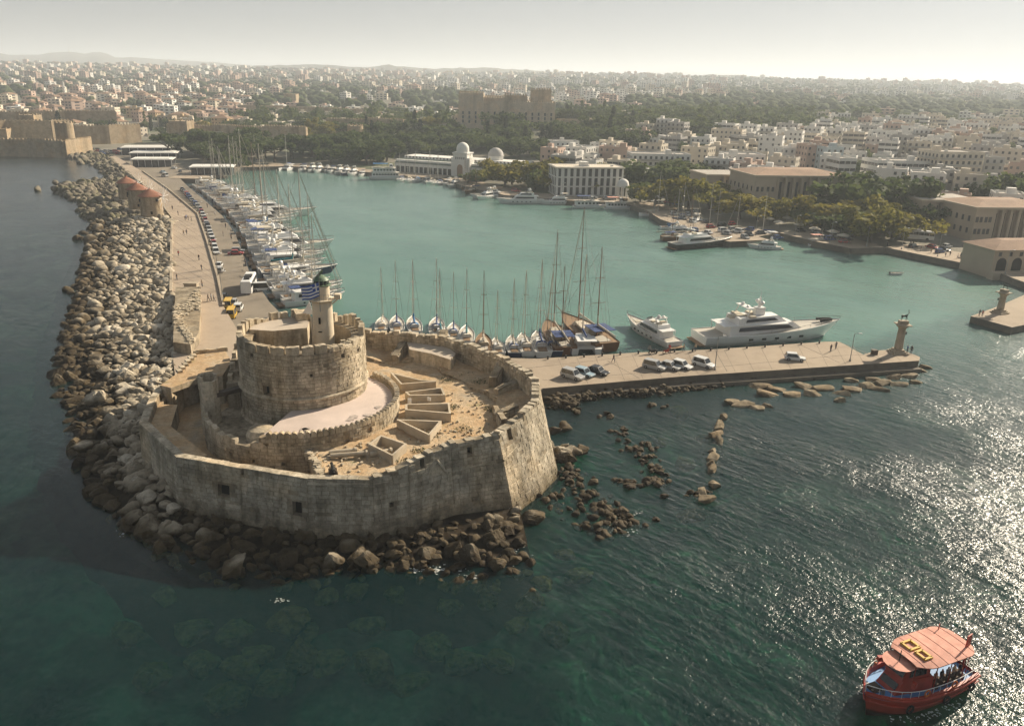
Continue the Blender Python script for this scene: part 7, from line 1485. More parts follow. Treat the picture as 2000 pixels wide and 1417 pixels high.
# market hall with domes
def market():
    a, b = T(770, 335), T(1010, 352); d = b-a; rz = math.atan2(d.y, d.x); L_ = d.length; n = Vector((-math.sin(rz), math.cos(rz), 0)); c0 = (a+b)/2+n*7; t = thing('market_hall', 'long white market hall with arcades, green pitched roof and domed gate tower', 'building', (c0.x, c0.y, 1.9), rz); mb = MB(); mb.bz(-L_/2, L_/2, -5, 5, -2, 6.8); mb.bz(-L_/2, L_/2, 5.02, 18, -2, 8.2); o = mb.build('wall', M_PLAS, t); o.color = WC['white']
    mb = MB(); mb.add([(-L_/2, -6.6, 5.2), (L_/2, -6.6, 5.2), (L_/2, -1.0, 7.4), (-L_/2, -1.0, 7.4)], [(0, 1, 2, 3)]); mb.build('pitched_roof', M_GREENR, t)
    mb = MB(); mb.bz(-L_/2, L_/2, -6.4, -6.1, 3.4, 5.1); o = mb.build('arcade_front', M_PLAS, t); o.color = WC['white']
    mb = MB(); mb.bz(-L_/2+.3, L_/2-.3, -5.06, -5.01, 0, 4.4); mb.build('arcade_shade', M_WIN, t)  # flat dark panel put in for the shade behind the piers
    for k in range(26): mb = MB(); x = -L_/2+.6+k*(L_-1.2)/25; mb.bz(x-.3, x+.3, -6.35, -6.0, 0, 3.4); o = mb.build('arcade_pier', M_PLAS, t); o.color = WC['white']
    for k in range(34): mb = MB(); x = -L_/2+1.5+k*(L_-3)/33; mb.box((x, 5.0, 7.5), (.9, .12, .8)); mb.build('window', M_WIN, t)
    u = (T(897, 345)-c0).dot(d.normalized()); mb = MB(); mb.bz(u-4.2, u+4.2, -8.5, -1, -1, 12.2); mb.bz(u-5.6, u-4.22, -8.0, -2, -1, 10); mb.bz(u+4.22, u+5.6, -8.0, -2, -1, 10); mb.bz(u-4.6, u+4.6, -8.9, -.6, 12.21, 12.8); o = mb.build('gate_tower', M_PLAS, t); o.color = WC['white']
    mb = MB(); mb.lathe([(3.5, 12.8), (3.5, 14.2), (3.4, 15.4), (2.9, 16.6), (2.0, 17.5), (.9, 18.0), (.01, 18.15)], 24, (u, -4.8, 0)); o = mb.build('dome', M_PLAS, t, True); o.color = WC['white']
    mb = MB(); mb.prism([(u-1.7, 0), (u+1.7, 0)]+[(u+1.7*math.cos(a), 4.6+1.9*math.sin(a)) for a in np.linspace(0, math.pi, 11)], 0, .1); mb.v = [(x, -8.5-z, y) for x, y, z in mb.v]; mb.build('gate_arch', M_ROOFT, t)
    for k in range(5): mb = MB(); mb.box((u-2.4+1.2*k, -8.52, 9.8), (.5, .12, 1.2)); mb.build('window', M_WIN, t)
    u2 = (T(950, 345)-c0).dot(d.normalized()); mb = MB(); mb.lathe([(4.6, 8.0), (4.6, 10.4), (4.4, 10.4)], 8, (u2, 12, 0)); o = mb.build('drum', M_PLAS, t); o.color = WC['white']; mb = MB(); mb.lathe([(4.5, 10.4), (4.2, 12.0), (3.2, 13.6), (1.6, 14.6), (.01, 14.9)], 24, (u2, 12, 0)); o = mb.build('dome', M_PLAS, t, True); o.color = WC['grey']
    for q in np.linspace(-.5, .5, 9): p = c0+d*q+n*4; occupy(p.x, p.y, 11)
M_GREENR = simple('grey_green_sheet_roof', (.11, .135, .105), .7, .2, 1.0); market()
q = T(1216, 388); t = thing('domed_kiosk', 'small white domed kiosk on columns by the harbour', 'kiosk', (q.x, q.y+2, q.z)); mb = MB(); mb.lathe([(2.9, 5.2), (2.95, 5.8), (2.8, 6.0), (2.75, 6.6), (2.3, 7.8), (1.3, 8.6), (.01, 8.9)], 24); o = mb.build('dome', M_PLAS, t, True); o.color = WC['white']
for k in range(8): mb = MB(); a = math.pi*k/4; mb.tube((2.6*math.cos(a), 2.6*math.sin(a), 0), (2.6*math.cos(a), 2.6*math.sin(a), 5.3), .24, .22, 8); o = mb.build('column', M_PLAS, t); o.color = WC['white']
mb = MB(); mb.lathe([(3.2, -.5), (3.2, .3), (.1, .3)], 24); mb.build('base', M_PALESTONE, t)
# palace of towers on its hill
def palace():
    M_PAL = mat_stone('palace_stone', (.55, .455, .34), (.6, .5, .38), (.85, .83, .8), sk=.12); a, b = T(896, 262), T(1083, 262); Y = (a.y+b.y)/2+20; z0 = float(land_h((a.x+b.x)/2, Y)); t = thing('palace', 'huge sandstone palace fortress with battlemented towers above the trees', 'palace', ((a.x+b.x)/2, Y, z0))
    def zx(px, py): q = PY(px, py, Y); return q.x-(a.x+b.x)/2, q.z-z0
    for (x0, x1, py, dp, nm) in [(896, 1085, 197, 60, 'main_block'), (896, 945, 181, 14, 'gate_tower'), (1037, 1078, 175, 18, 'keep'), (985, 1030, 186, 12, 'middle_tower'), (945, 985, 190, 30, 'wing'), (1060, 1085, 200, 44, 'side_tower')]:
        X0, z = zx(x0, py); X1, _ = zx(x1, py); mb = MB(); mb.bz(X0, X1, {'main_block': 0, 'gate_tower': -3.0, 'keep': 8, 'middle_tower': 4, 'wing': 2, 'side_tower': -2}[nm], dp, -8, z); mb.build(nm, M_PAL, t); y0 = {'main_block': 0, 'gate_tower': -3.0, 'keep': 8, 'middle_tower': 4, 'wing': 2, 'side_tower': -2}[nm]
        mb = MB(); n_ = max(3, int((X1-X0)/2.0))
        for k in range(n_): mb.bz(X0+(k+.15)*(X1-X0)/n_, X0+(k+.7)*(X1-X0)/n_, y0+.002, y0+.8, z+.002, z+1.3); mb.bz(X0+(k+.15)*(X1-X0)/n_, X0+(k+.7)*(X1-X0)/n_, dp-.8, dp-.002, z+.002, z+1.3)
        tag(mb.build('battlement', M_PAL, t), kind='stuff')
    X0, zt = zx(900, 212); X1, _ = zx(1082, 212)
    for f in range(3):
        for k in range(15): mb = MB(); mb.box((lerp(X0+2, X1-2, k/14), -3.05 if lerp(900, 1082, k/14) < 945 else (-2.05 if lerp(900, 1082, k/14) > 1058 else -.05), zt*(.35+.22*f)), (1.4, .3, 2.4)); mb.build('window', M_WIN, t)
    for q in np.linspace(a.x, b.x, 6): occupy(q, Y+20, 30)
palace()
# old town walls and gate towers at the head of the sea
M_OLDW = mat_stone('old_town_wall', (.40, .32, .225), (.46, .37, .26), (.78, .76, .73), sk=.15)
def curtain(pts, h, th, lab, mer=True, land=True):
    t = thing('town_wall', lab, 'wall'); 
    for a, b in zip(pts[:-1], pts[1:]):
        d = b-a; c = (a+b)/2; rz = math.atan2(d.y, d.x); z0 = min(a.z, b.z)-3; mb = MB(); mb.box((c.x, c.y, (z0+c.z+h)/2), (d.length+.4, th, c.z+h-z0), rz); mb.build('wall_section', M_OLDW, t)
        if mer:
            n_ = int(d.length/2.2); mb = MB(); nn = Vector((d.y, -d.x, 0)).normalized()*th*.42
            for k in range(n_): p = a.lerp(b, (k+.5)/n_)+nn; mb.box((p.x, p.y, c.z+h+.45), (1.3, .5, .9), rz)
            tag(mb.build('battlement', M_OLDW, t), kind='stuff')
    return t
def px_pts(l): return [T(x, y) for x, y in l]
curtain([P(-60, 300, 1.5), P(60, 301, 1.5), P(128, 304, 1.5), P(178, 296, 1.5)], 9, 2.5, 'low crenellated sea wall at the edge of the bay'); curtain(px_pts([(-60, 290), (20, 286), (105, 285), (140, 283)]), 17, 3, 'tall old town wall behind the low sea wall'); curtain(px_pts([(140, 283), (215, 281), (275, 278)]), 13, 3, 'old town wall running behind the cars and trees'); curtain(px_pts([(330, 272), (420, 274), (520, 275), (600, 277)]), 11, 3, 'shaded old town wall behind the pine trees', True); curtain(px_pts([(-40, 255), (60, 255), (130, 253), (230, 251)]), 15, 3, 'upper old town wall with yellow houses above it'); curtain(px_pts([(470, 222), (600, 224), (720, 232)]), 9, 3, 'long low inner wall below the far town', False)
curtain(px_pts([(1088, 252), (1150, 249), (1228, 244)]), 7, 3, 'ochre garden wall stepping away from the palace keep', False); curtain(px_pts([(640, 262), (720, 262), (790, 262)]), 12, 4, 'shaded bastion wall below the palace grove')
def round_tower_(px, py, r, h, lab, square=False):
    q = T(px, py) if py < 296 else P(px, py, 1.5); t = thing('wall_tower', lab, 'tower', (q.x, q.y, q.z)); mb = MB()
    if square: mb.bz(-r, r, -r, r, -3, h)
    else: mb.lathe([(r*1.1, -3), (r, h*.5), (r*.97, h)], 24)
    mb.build('shaft', M_OLDW, t); mb = MB()
    for k in range(12):
        a = math.pi*k/6
        if square: x = -r+.4+(2*r-.8)*(k % 4)/3; pos = [(x, -r+.3), (r-.3, x), (x, r-.3)][k//4]; mb.box((pos[0], pos[1], h+.5), (.9, .6, 1.0))
        else: mb.box((r*.9*math.cos(a), r*.9*math.sin(a), h+.5), (.6, 1.2, 1.0), a)
    tag(mb.build('battlement', M_OLDW, t), kind='stuff'); occupy(q.x, q.y, r+3)
round_tower_(133, 300, 5.5, 19, 'big round sunlit tower of the old town wall'); round_tower_(358, 278, 7, 16, 'square sunlit tower behind the pine trees', True); round_tower_(695, 284, 6, 14, 'round shaded bastion below the palace trees'); round_tower_(570, 204, 8, 13, 'square sunlit gate tower in the far wall', True); round_tower_(65, 262, 6, 15, 'square yellow tower above the old town wall', True); round_tower_(10, 286, 7, 12, 'broad sunlit bastion at the end of the town wall', True)
q = T(128, 195); t = thing('minaret', 'slim white minaret rising above the old town roofs', 'minaret', q); z = PY(128, 157, q.y).z-q.z; mb = MB(); mb.lathe([(1.7, -1), (1.5, z*.6)], 12); o = mb.build('shaft', M_PLAS, t); mb = MB(); mb.lathe([(1.5, z*.6), (2.3, z*.64), (2.3, z*.68), (1.2, z*.68)], 12, cap=False); o2 = mb.build('balcony', M_PLAS, t); mb = MB(); mb.lathe([(1.2, z*.66), (1.15, z*.82), (1.3, z*.83), (.02, z)], 12); o3 = mb.build('spire', M_PLAS, t)
for o in (o, o2, o3): o.color = WC['white']
# restaurant terraces and boatyard sheds at the root of the mole
def pavilion(px0, px1, py, dp, h, lab, k):
    a, b = P(px0, py, 1.8), P(px1, py, 1.8); d = b-a; rz = math.atan2(d.y, d.x); n = Vector((-math.sin(rz), math.cos(rz), 0)); c = (a+b)/2+n*dp/2; t = thing('restaurant_pavilion', lab, 'pavilion', (c.x, c.y, 1.8), rz); L_ = d.length; mb = MB(); mb.box((0, 0, h), (L_+1, dp+1, .35)); mb.box((0, 0, h+.3), (L_*.9, dp*.8, .25)); o = mb.build('roof', M_PLAS, t); o.color = WC['white']
    for i in range(7):
        for s in (-1, 1): mb = MB(); mb.box((-L_/2+i*L_/6, s*dp/2, h/2), (.2, .2, h)); mb.build('post', M_GEL, t)
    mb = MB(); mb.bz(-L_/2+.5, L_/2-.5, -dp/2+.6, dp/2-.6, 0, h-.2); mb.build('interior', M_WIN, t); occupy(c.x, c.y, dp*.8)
pavilion(258, 336, 326, 14, 4, 'white flat-roofed restaurant closest to the windmills', 0); pavilion(255, 345, 313, 18, 4.2, 'white restaurant pavilion in the middle by the mole root', 1); pavilion(238, 335, 303, 20, 4.5, 'long white canopy roof beside the car park', 2); pavilion(372, 455, 342, 14, 4, 'white boatyard canopy with stacked boats at the inner harbour corner', 3)
G2 = 'cars in the car park by the old town'
CPK = [(x, y) for y in (293, 297, 301) for x in range(182, 300, 9) if random.random() < .8 and x > 180+(y-293)*2]
for k, (x, y) in enumerate(CPK):
    q = P(x, y, 1.8); q.z = 1.8; c = random.choice(['white', 'silver', 'dark grey', 'white', 'red', 'blue', 'black']); put_car(random.choice(['hatch', 'sedan', 'suv']), q, U(0, .3), c, '%s car in the old town car park, %s row from the wall, %s place' % (c, ordn([293, 297, 301].index(y)+1), ordn(1+[z for z in CPK if z[1] == y].index((x, y)))), G2)
# waterfront: trees of the front, lamp posts, umbrellas, cars
FT = [(985, 366, 11, 17, 'roundM0'), (1000, 360, 10, 14, 'y'), (1062, 366, 12, 19, 'y'), (1078, 371, 11, 13, 'y'), (1125, 376, 10, 16, 'y'), (1165, 374, 11, 13, 'y'), (1045, 372, 9, 10, 'g'), (1278, 402, 10, 14, 'y'), (1310, 404, 11, 15, 'y'), (1345, 408, 11, 15, 'y'), (1385, 410, 12, 15, 'y'), (1250, 395, 9, 10, 'g'), (1445, 428, 9, 15, 'y'), (1480, 430, 9, 15, 'y'), (1510, 434, 8, 11, 'y'), (1600, 446, 10, 15, 'y'), (1635, 448, 10, 14, 'y'), (1664, 462, 9, 13, 'g'), (1700, 474, 11, 14, 'y'), (1742, 466, 11, 14, 'y'), (1718, 455, 11, 12, 'y'), (1575, 440, 8, 10, 'g'), (1690, 432, 17, 26, 'd'), (1722, 428, 17, 22, 'd'), (1760, 436, 14, 16, 'd'), (1660, 425, 15, 16, 'd'), (1290, 372, 13, 22, 'd'), (1325, 366, 12, 18, 'g'), (1262, 375, 12, 16, 'd'), (1358, 362, 11, 15, 'd'), (1810, 452, 10, 12, 'd'), (1860, 450, 8, 9, 'y'), (1925, 455, 9, 10, 'd'), (1770, 450, 9, 10, 'g'), (1072, 322, 9, 15, 'g'), (1200, 330, 8, 16, 'd'), (1180, 328, 8, 14, 'g'), (1545, 398, 9, 14, 'g'), (1590, 402, 9, 14, 'd'), (1665, 380, 9, 16, 'g'), (1620, 395, 9, 12, 'g'), (1955, 420, 16, 16, 'd'), (1985, 425, 18, 18, 'd'), (1935, 412, 13, 14, 'g'), (1880, 400, 10, 12, 'g'), (1790, 360, 10, 22, 'd'), (1740, 352, 10, 22, 'd'), (1700, 350, 10, 18, 'd'), (930, 358, 6, 9, 'g'), (915, 356, 5, 7, 'g'), (960, 352, 9, 10, 'y')]
KEY = {'y': 'roundye', 'g': 'roundgr', 'd': 'broadda', 'r': 'roundye'}; DS = {'y': 'yellow-green', 'g': 'mid green', 'd': 'dark leafy'}
FTS = sorted(range(len(FT)), key=lambda i: FT[i][0])
for k, (px, py, h, w_, kd) in enumerate(FT):
    kd = kd[0]; q = T(px, py); occupy(q.x, q.y, w_*.3); tree(KEY[kd], q, h, w_, '%s street tree near the waterfront, %s counted from the market hall' % (DS.get(kd, 'yellow-green'), ordn(FTS.index(k)+1)), 'waterfront trees', k)
# car park and kiosks behind the quay
n_ = 0
for k in range(120):
    i = random.randrange(9, len(QUAY)-4); t_ = random.random(); p = QUAY[i].lerp(QUAY[i+1], t_); d = (QUAY[i+1]-QUAY[i]).normalized(); n = Vector((-d.y, d.x, 0)); off = random.choice([9, 14, 20]); p = p+n*off
    if not free(p.x, p.y, 2.0): continue
    occupy(p.x, p.y, 1.8); n_ += 1; c = random.choice(['white', 'silver', 'dark grey', 'white', 'black', 'blue', 'red']); q = G(p.x, p.y); pj = proj(q)
    put_car(random.choice(['hatch', 'sedan', 'suv', 'hatch']), q, math.atan2(d.y, d.x)+random.choice([0, 1.57]), c, '%s car parked on the waterfront road near the %s' % (c, lmk(pj[0], pj[1])), 'cars along the waterfront')
for k, (px, py) in enumerate([(1500, 440), (1520, 447), (1535, 438), (1560, 452), (1590, 460), (1625, 466), (1645, 474)]):
    q = T(px, py); t = thing('cafe_parasol', 'cream cafe parasol on the quay beside the finger quay, %s from it' % ordn(k+1), 'parasol', q, U(0, 1), 'cafe parasols'); mb = MB(); mb.lathe([(2.3, 2.5), (1.2, 2.95), (.02, 3.3)], 8, cap=False); mb.build('canopy', M_CREAMC, t); mb = MB(); mb.tube((0, 0, 0), (0, 0, 3.2), .05); mb.build('pole', M_STEEL, t)
for k, i in enumerate(range(10, len(QUAY)-2)): p = QUAY[i].lerp(QUAY[i+1], .5); q = G(p.x+.8, p.y+3.0); lamp_post(q, 7, 'lamp post on the town waterfront, %s from the market side' % ordn(k+1), 'waterfront lamp posts')
# stone edge of the town quay
mb = MB(); pts = [Vector((q.x, q.y, 0)) for q in QUAY]
for a, b in zip(pts[:-1], pts[1:]):
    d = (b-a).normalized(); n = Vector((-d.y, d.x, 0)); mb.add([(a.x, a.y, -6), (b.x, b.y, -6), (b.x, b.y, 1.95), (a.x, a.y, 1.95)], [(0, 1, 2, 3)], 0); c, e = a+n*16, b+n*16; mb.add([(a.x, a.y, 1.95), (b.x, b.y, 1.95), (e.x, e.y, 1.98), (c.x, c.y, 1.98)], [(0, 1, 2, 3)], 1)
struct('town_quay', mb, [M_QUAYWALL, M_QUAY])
# ---------------------------------------------------------------- the town and its woods, by districts of the land
def zone(px, py):
    """what stands where, read off the photograph: (tree share, kind)"""
    if py > 296 and px < 760: return 'pine'
    if 266 < py <= 296 and px < 690: return 'none' if (px < 340 or random.random() < .72) else 'park'
    if 755 <= px < 1078 and py >= 308: return 'none'
    if px < 480 and 190 < py <= 262: return 'old'
    if px < 700 and 238 < py: return 'park'
    if 480 <= px < 900 and 205 < py <= 262: return 'park'
    if 700 <= px < 1080 and 250 < py < 312: return 'dark'
    if 760 <= px < 900 and 185 < py <= 262: return 'dark'
    if 1080 <= px < 1240 and 215 < py < 300: return 'dark' if random.random() < .8 else 'mixed'
    if 1230 <= px < 1600 and 195 < py < 272: return 'wood'
    if px >= 1075 and py >= 268: return 'white'
    if px >= 1600 and 235 < py < 268: return 'mixed'
    if px >= 1600 and 200 < py <= 235: return 'wood'
    return 'far' if math.sin(px*.021+py*.09)+math.sin(px*.007) > -.5 else 'wood'
nb = nt_ = 0; BL = {}; 
def rcol(z): return random.choice({'old': ['ochre', 'cream', 'sand', 'cream', 'pink'], 'white': ['white', 'white', 'white', 'cream', 'cream', 'grey', 'pink'], 'mixed': ['white', 'cream', 'white'], 'far': ['white', 'cream', 'cream', 'grey', 'sand']}.get(z, ['cream']))
CANDB, CANDT = [], []
gy = 300.0
while gy < 1500:
    st_ = 13+gy*.012; gx = -gy*.75-60
    while gx < gy*.75+80:
        x, y = gx+U(-4, 4), gy+U(-4, 4); gx += st_
        if y < shore_y(x)+24: continue
        q = G(x, y); px, py, _ = proj(q)
        if not (-60 < px < 2060): continue
        z = zone(px, py); r = random.random()
        if z == 'none': continue
        pb = {'pine': 0, 'old': .55, 'park': .34, 'dark': .0, 'wood': .06, 'white': .84, 'mixed': .5, 'far': .5}[z]; ptr = {'pine': 1, 'old': .25, 'park': .5, 'dark': .8, 'wood': .92, 'white': .10, 'mixed': .45, 'far': .4}[z]
        if r < pb: CANDB.append((px, py, x, y, z))
        elif r < pb+ptr:
            CANDT.append((px, py, x, y, z))
            if z in ('pine', 'dark', 'wood') and random.random() < .6: CANDT.append((px, py, x+U(-6, 6), y+U(-6, 6), z))
    gy += st_*.95
def lab_b(z, c, fl, roof, px, py):
    wh = {'old': 'in the old town', 'white': 'in the new town above the harbour', 'mixed': 'at the wooded edge of the new town', 'far': 'in the hazy far town', 'park': 'among the park trees', 'wood': 'among the woods'}[z]
    return '%s %s-storey house with %s roof %s near the %s' % (c, {1: 'one', 2: 'two', 3: 'three', 4: 'four', 5: 'five'}[fl], 'tiled' if roof == 'hip' else 'flat', {'old': 'in old town', 'white': 'in new town', 'mixed': 'by the woods', 'far': 'far off', 'park': 'in the park', 'wood': 'in the woods'}[z], lmk(px, py))
CANDB.sort(key=lambda c: c[3]); FARB = []
for k, (px, py, x, y, z) in enumerate(CANDB):
    fl = {'old': random.choice([2, 2, 3]), 'white': random.choice([3, 3, 4, 4, 5]), 'mixed': random.choice([2, 3, 4]), 'far': random.choice([2, 3, 4]), 'park': 2, 'wood': 2}[z]; c = rcol(z); roof = 'hip' if (z == 'old' and random.random() < .55) or (z in ('far', 'mixed') and random.random() < .1) else 'flat'
    w_, d_ = U(10, 17), U(9, 14); rz = -.45+U(-.12, .12) if z in ('white', 'mixed') else U(-.5, .3)
    if not free(x, y, max(w_, d_)*.45): continue
    occupy(x, y, max(w_, d_)*.42)
    if nb < 300:
        nb += 1; building(G(x, y), w_, d_, fl, c, rz, lab_b(z, c, fl, roof, px, py), {'old': 'old town houses', 'white': 'new town blocks', 'mixed': 'houses at the wooded edge', 'far': 'far town houses', 'park': 'park houses', 'wood': 'woodland houses'}[z], roof, random.choice(['grid', 'grid', 'balc', 'balc', 'band']) if z in ('white', 'mixed') else 'grid', 'house' if z in ('old', 'park', 'wood') else 'apartment_building', 3.0, seed=k)
    else: FARB.append((x, y, w_, d_, fl, rz, roof))
CANDT.sort(key=lambda c: c[3]); nt_ = 0; FART = []
for k, (px, py, x, y, z) in enumerate(CANDT):
    if not free(x, y, 1.5): continue
    kd = {'pine': random.choice(['umbrellada', 'umbrellada', 'broadda']), 'dark': random.choice(['broadda', 'broadda', 'cypresscy', 'roundgr']), 'park': random.choice(['roundgr', 'broadgr', 'broadda', 'cypresscy', 'roundye']), 'old': random.choice(['roundgr', 'broadda', 'cypresscy']), 'wood': random.choice(['broadda', 'broadda', 'broadgr'])}.get(z, random.choice(['roundgr', 'broadda', 'broadgr']))
    h = {'um': U(8, 15), 'cy': U(13, 19), 'br': U(9, 14), 'ro': U(7, 11)}[kd[:2]]; w_ = {'um': U(13, 18), 'cy': U(11, 15), 'br': U(13, 19), 'ro': U(9, 14)}[kd[:2]]
    if z in ('white', 'old', 'mixed', 'far'): h *= .75; w_ *= .7
    if nt_ < 245:
        nt_ += 1; de = {'umbrellada': 'dark umbrella pine', 'broadda': 'dark broad-crowned tree', 'cypresscy': 'slim dark cypress', 'roundgr': 'mid green round tree', 'broadgr': 'mid green broad tree', 'roundye': 'yellow-green round tree'}[kd]; wh = {'pine': 'in the pine belt by the inner harbour', 'dark': 'on the slope below the palace', 'park': 'in the park', 'old': 'among the old town houses', 'wood': 'in the wood above the new town', 'white': 'between the new town blocks', 'mixed': 'at the wooded edge of the new town', 'far': 'in the far town'}[z]
        tree(kd, G(x, y), h, w_, ('tall ' if h > 11.5 else '')+de+' '+{'pine': 'in the pine belt', 'dark': 'below the palace', 'park': 'in the park', 'old': 'in the old town', 'wood': 'in the wood', 'white': 'in the new town', 'mixed': 'by the wood', 'far': 'in the far town'}[z]+', near the '+lmk(px, py), 'trees '+wh, k)
    else: FART.append((x, y, h, w_, kd, z))
# ---------------------------------------------------------------- beyond: the far town, woods, and hills
def lowcrown(seed):
    v, f = rock_proto(1, seed, 3, .22); return v/np.abs(v).max(), f
LC = [lowcrown(500+i) for i in range(6)]
y = 1500.0
while y < 3400:
    st_ = 16+y*.009; x = -y*.72
    while x < y*.72:
        xx, yy = x+U(-6, 6), y+U(-8, 8); x += st_; q = G(xx, yy); px, py, _ = proj(q); r = random.random()
        wood = (px > 1080 and py > 172 and math.sin(px*.011+py*.23)+math.sin(px*.031) > -.1) or (px > 1350 and random.random() < .55) or (380 < px < 720 and 165 < py < 190) or math.sin(xx*.006+1)+math.sin(yy*.011+xx*.004) > .95
        if r < (.07 if wood else (.22 if px < 520 else .33)): FARB.append((xx, yy, U(9, 22), U(9, 16), random.choice([2, 3, 3, 4, 5]), U(-.5, .4), 'flat'))
        elif r < (.95 if wood else .85): FART.append((xx, yy, U(6, 11), U(12, 20), 'far', 'far'))
    y += st_*.9
colsets = {'white': MB(), 'cream': MB(), 'sand': MB(), 'tile': MB(), 'win': MB()}
for (x, y, w_, d_, fl, rz, roof) in FARB:
    z = float(land_h(x, y)); m_ = colsets[random.choice(['white', 'cream', 'sand', 'sand'] if x < -y*.12 else ['white', 'white', 'cream', 'sand'])]; h = fl*3.0; m_.box((x, y, z+h/2-1), (w_, d_, h+2), rz); c, s = math.cos(rz), math.sin(rz)
    m_.box((x+U(-2, 2), y+U(-2, 2), z+h+.9), (3.5, 3.5, 2.2), rz)
    if y < 2300:
        for f in range(fl):
            for k in range(3): u = (-.33+.33*k)*w_; colsets['win'].box((x+u*c+d_/2*s, y+u*s-d_/2*c, z+f*3+1.6), (w_*.17, .12, 1.3), rz)
            colsets['win'].box((x+w_/2*c, y+w_/2*s, z+f*3+1.6), (.12, d_*.4, 1.3), rz)
    if roof == 'hip': colsets['tile'].box((x, y, z+h+.8), (w_+1, d_+1, 1.6), rz, taper=.45)
for k, (m_, mt, cl, lab) in {'white': (colsets['white'], M_PLAS, 'white', 'mass of small white houses of the hazy far town'), 'cream': (colsets['cream'], M_PLAS, 'cream', 'mass of small cream houses of the hazy far town'), 'sand': (colsets['sand'], M_PLAS, 'pink', 'mass of small sandy houses of the hazy far town'), 'tile': (colsets['tile'], M_ROOFT, 'white', 'tiled roofs of the far town'), 'win': (colsets['win'], M_WIN, 'white', 'windows of the far town')}.items():
    if m_.v: o = m_.build('far_town', mt); o.color = WC[cl]; tag(o, lab, 'far town', kind='stuff')
VA, FA, off = [], [], 0
QA, QF, qo = {'d': [], 'g': []}, {'d': [], 'g': []}, {'d': 0, 'g': 0}
pc = {k: [(np.array([tuple(v.co) for v in TP[k][i][0].vertices])) for i in range(3)] for k in TP}
for i, (x, y, h, w_, kd, z) in enumerate(FART):
    zz = float(land_h(x, y))
    if kd in pc and y < 900:
        v = pc[kd][i % 3]; nq = len(v)//4; keep = np.arange(nq)[::2 if y < 650 else 4]; v = v.reshape(-1, 4, 3)[keep]; c = v.mean(1, keepdims=True); v = c+(v-c)*(1.35 if y < 650 else 1.8); v = v.reshape(-1, 3)*np.array([w_, w_, h])+np.array([x, y, zz]); s = 'g' if kd[-2:] in ('gr', 'ye') else 'd'
        QA[s].append(v); QF[s].append(np.arange(len(v)).reshape(-1, 4)+qo[s]); qo[s] += len(v)
    else:
        for j in range(2 if y < 1500 else 1):
            v, f = LC[(i+j) % 6]; s = w_*.5*U(.7, 1.0); VA.append(v*np.array([s, s, h*.6])+np.array([x+j*U(-4, 4), y+j*U(-4, 4), zz+h*.4])); FA.append(f+off); off += len(v)
def mat_farleaf():
    m, n, l, b = newmat('far_foliage'); co = texco(n, l, world=True); c = mix(n, l, island_rand(n), (.04, .062, .026), (.10, .115, .048)); c = mix(n, l, 1.0, c, ramp(n, l, noise(n, l, co, .35, 4, .7), [(.3, .45), (.7, 1.3)]), 'MULTIPLY'); l.new(c, b.inputs['Base Color']); b.inputs['Roughness'].default_value = .95; b.inputs['Specular IOR Level'].default_value = .05; bump(n, l, b, noise(n, l, co, .5, 4, .7), 1.0, 1.5); return m
if VA: tag(bulk('far_woods', VA, FA, mat_farleaf()), 'far woods and gardens fading into haze behind the town', 'woods', kind='stuff')
for s, mt in (('d', M_LFDK), ('g', M_LFGR)):
    if QA[s]: tag(bulk('woodland', QA[s], QF[s], mt), 'dense %s woodland massed behind the single trees' % ('dark' if s == 'd' else 'mid green'), 'woods', kind='stuff')
# hills
M_HILL = simple('dry_hillside', (.15, .14, .10), 1.0, .4, .004, spec=.05)
def hill(prof, Y, dz, name):
    """ridge seen at photo columns/rows prof, standing at distance Y"""
    mb = MB(); rows = []; top = [PY(x, y, Y) for x, y in prof]; rr = random.Random(int(Y))
    for k in range(9):
        t = k/8; f = math.sin(t*math.pi)**.8 if k not in (0, 8) else 0; rows.append([(p.x*(1+(t-.5)*dz/Y), Y+(t-.5)*dz, max(10, 10+(p.z-10)*f*(1+.06*rr.uniform(-1, 1)*(k != 4)))) for p in top])
    n = len(top); mb.add([v for r in rows for v in r], [(j*n+i, j*n+i+1, (j+1)*n+i+1, (j+1)*n+i) for j in range(8) for i in range(n-1)]); return struct(name, mb, M_HILL, True)
def fine(prof, step=14):
    out = []; r = random.Random(3)
    for (x0, y0), (x1, y1) in zip(prof[:-1], prof[1:]):
        m_ = max(1, int((x1-x0)/step))
        for k in range(m_): t = k/m_; out.append((lerp(x0, x1, t), lerp(y0, y1, t)+r.uniform(-1.2, 1.2)))
    return out+[prof[-1]]
hill(fine([(-300, 118), (-100, 108), (0, 106), (60, 108), (110, 102), (135, 100), (165, 104), (195, 101), (225, 111), (300, 115), (400, 121), (480, 126), (600, 140), (700, 150)]), 6500, 2600, 'hills')
hill(fine([(380, 136), (480, 130), (560, 127), (640, 126), (700, 132), (760, 128), (850, 134), (930, 132), (1000, 135), (1100, 142), (1200, 148), (1300, 152)]), 4600, 1500, 'hills')
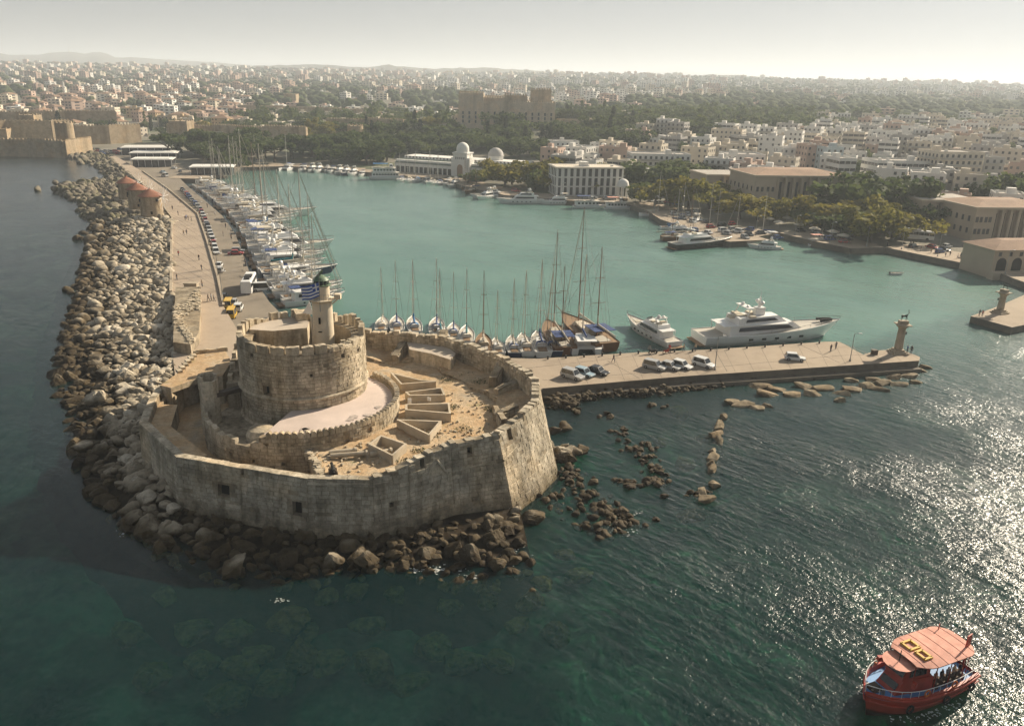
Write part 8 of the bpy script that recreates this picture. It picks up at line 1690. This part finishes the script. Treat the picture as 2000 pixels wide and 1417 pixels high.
hill(fine([(1180, 158), (1260, 142), (1300, 139), (1322, 133), (1345, 140), (1420, 143), (1500, 150), (1600, 158), (1660, 160), (1720, 151), (1770, 150), (1850, 155), (1890, 163), (1960, 172)]), 12500, 1500, 'hills')
hill(fine([(1080, 150), (1200, 146), (1300, 149), (1400, 146), (1500, 151), (1600, 157), (1700, 162), (1850, 165), (2000, 166), (2200, 168)]), 3900, 900, 'hills')
for k, px in enumerate([int(x) for x in np.linspace(1610, 1905, 24)]):      # palms on the skyline
    q = PY(px, np.interp(px, [1600, 1700, 1850, 2000], [157, 162, 165, 166]), 3900); t = thing('palm_tree', 'tiny palm on the far skyline ridge, %s from the wooded end' % ordn(k+1), 'tree', (q.x, q.y-5, q.z-3), U(0, 6), 'palms on the skyline'); mb = MB(); mb.tube((0, 0, 0), (.4, 0, 13), .6, .45); mb.build('trunk', M_BARK, t); mb = MB()
    for j in range(9): a = j*.7; e = (.4+4.5*math.cos(a), 4.5*math.sin(a), 12.2); m0 = (.4+2.4*math.cos(a), 2.4*math.sin(a), 14.6); mb.add([(.4, 0, 13), (m0[0]-.7*math.sin(a), m0[1]+.7*math.cos(a), m0[2]), e, (m0[0]+.7*math.sin(a), m0[1]-.7*math.cos(a), m0[2])], [(0, 1, 2, 3)])
    mb.build('crown', M_LFCY, t)
q = PY(135, 102, 6400); t = thing('radio_mast', 'thin radio mast on the crest of the far hill', 'mast', (q.x, q.y, q.z-8)); mb = MB(); mb.tube((0, 0, 0), (0, 0, 52), 3.0, .8, 5); mb.build('lattice', M_STEEL, t); mb = MB(); mb.box((0, 0, 3), (26, 12, 12)); mb.build('station', M_SHUT, t)
# ---------------------------------------------------------------- haze
def build_haze():
    m, n, l, b = newmat('haze'); n.remove(b); pv = node(n, 'VolumePrincipled')
    pv.inputs['Color'].default_value = (0.84, 0.91, 0.99, 1); pv.inputs['Density'].default_value = 0.00020; pv.inputs['Anisotropy'].default_value = 0.2
    l.new(pv.outputs[0], n['Material Output'].inputs['Volume'])
    mb = MB(); mb.bz(-9000, 9000, -60, 15000, -9.5, 300)
    o = mb.build('haze', m); tag(o, 'pale warm haze over the town and harbour', 'haze', kind='stuff')
build_haze()
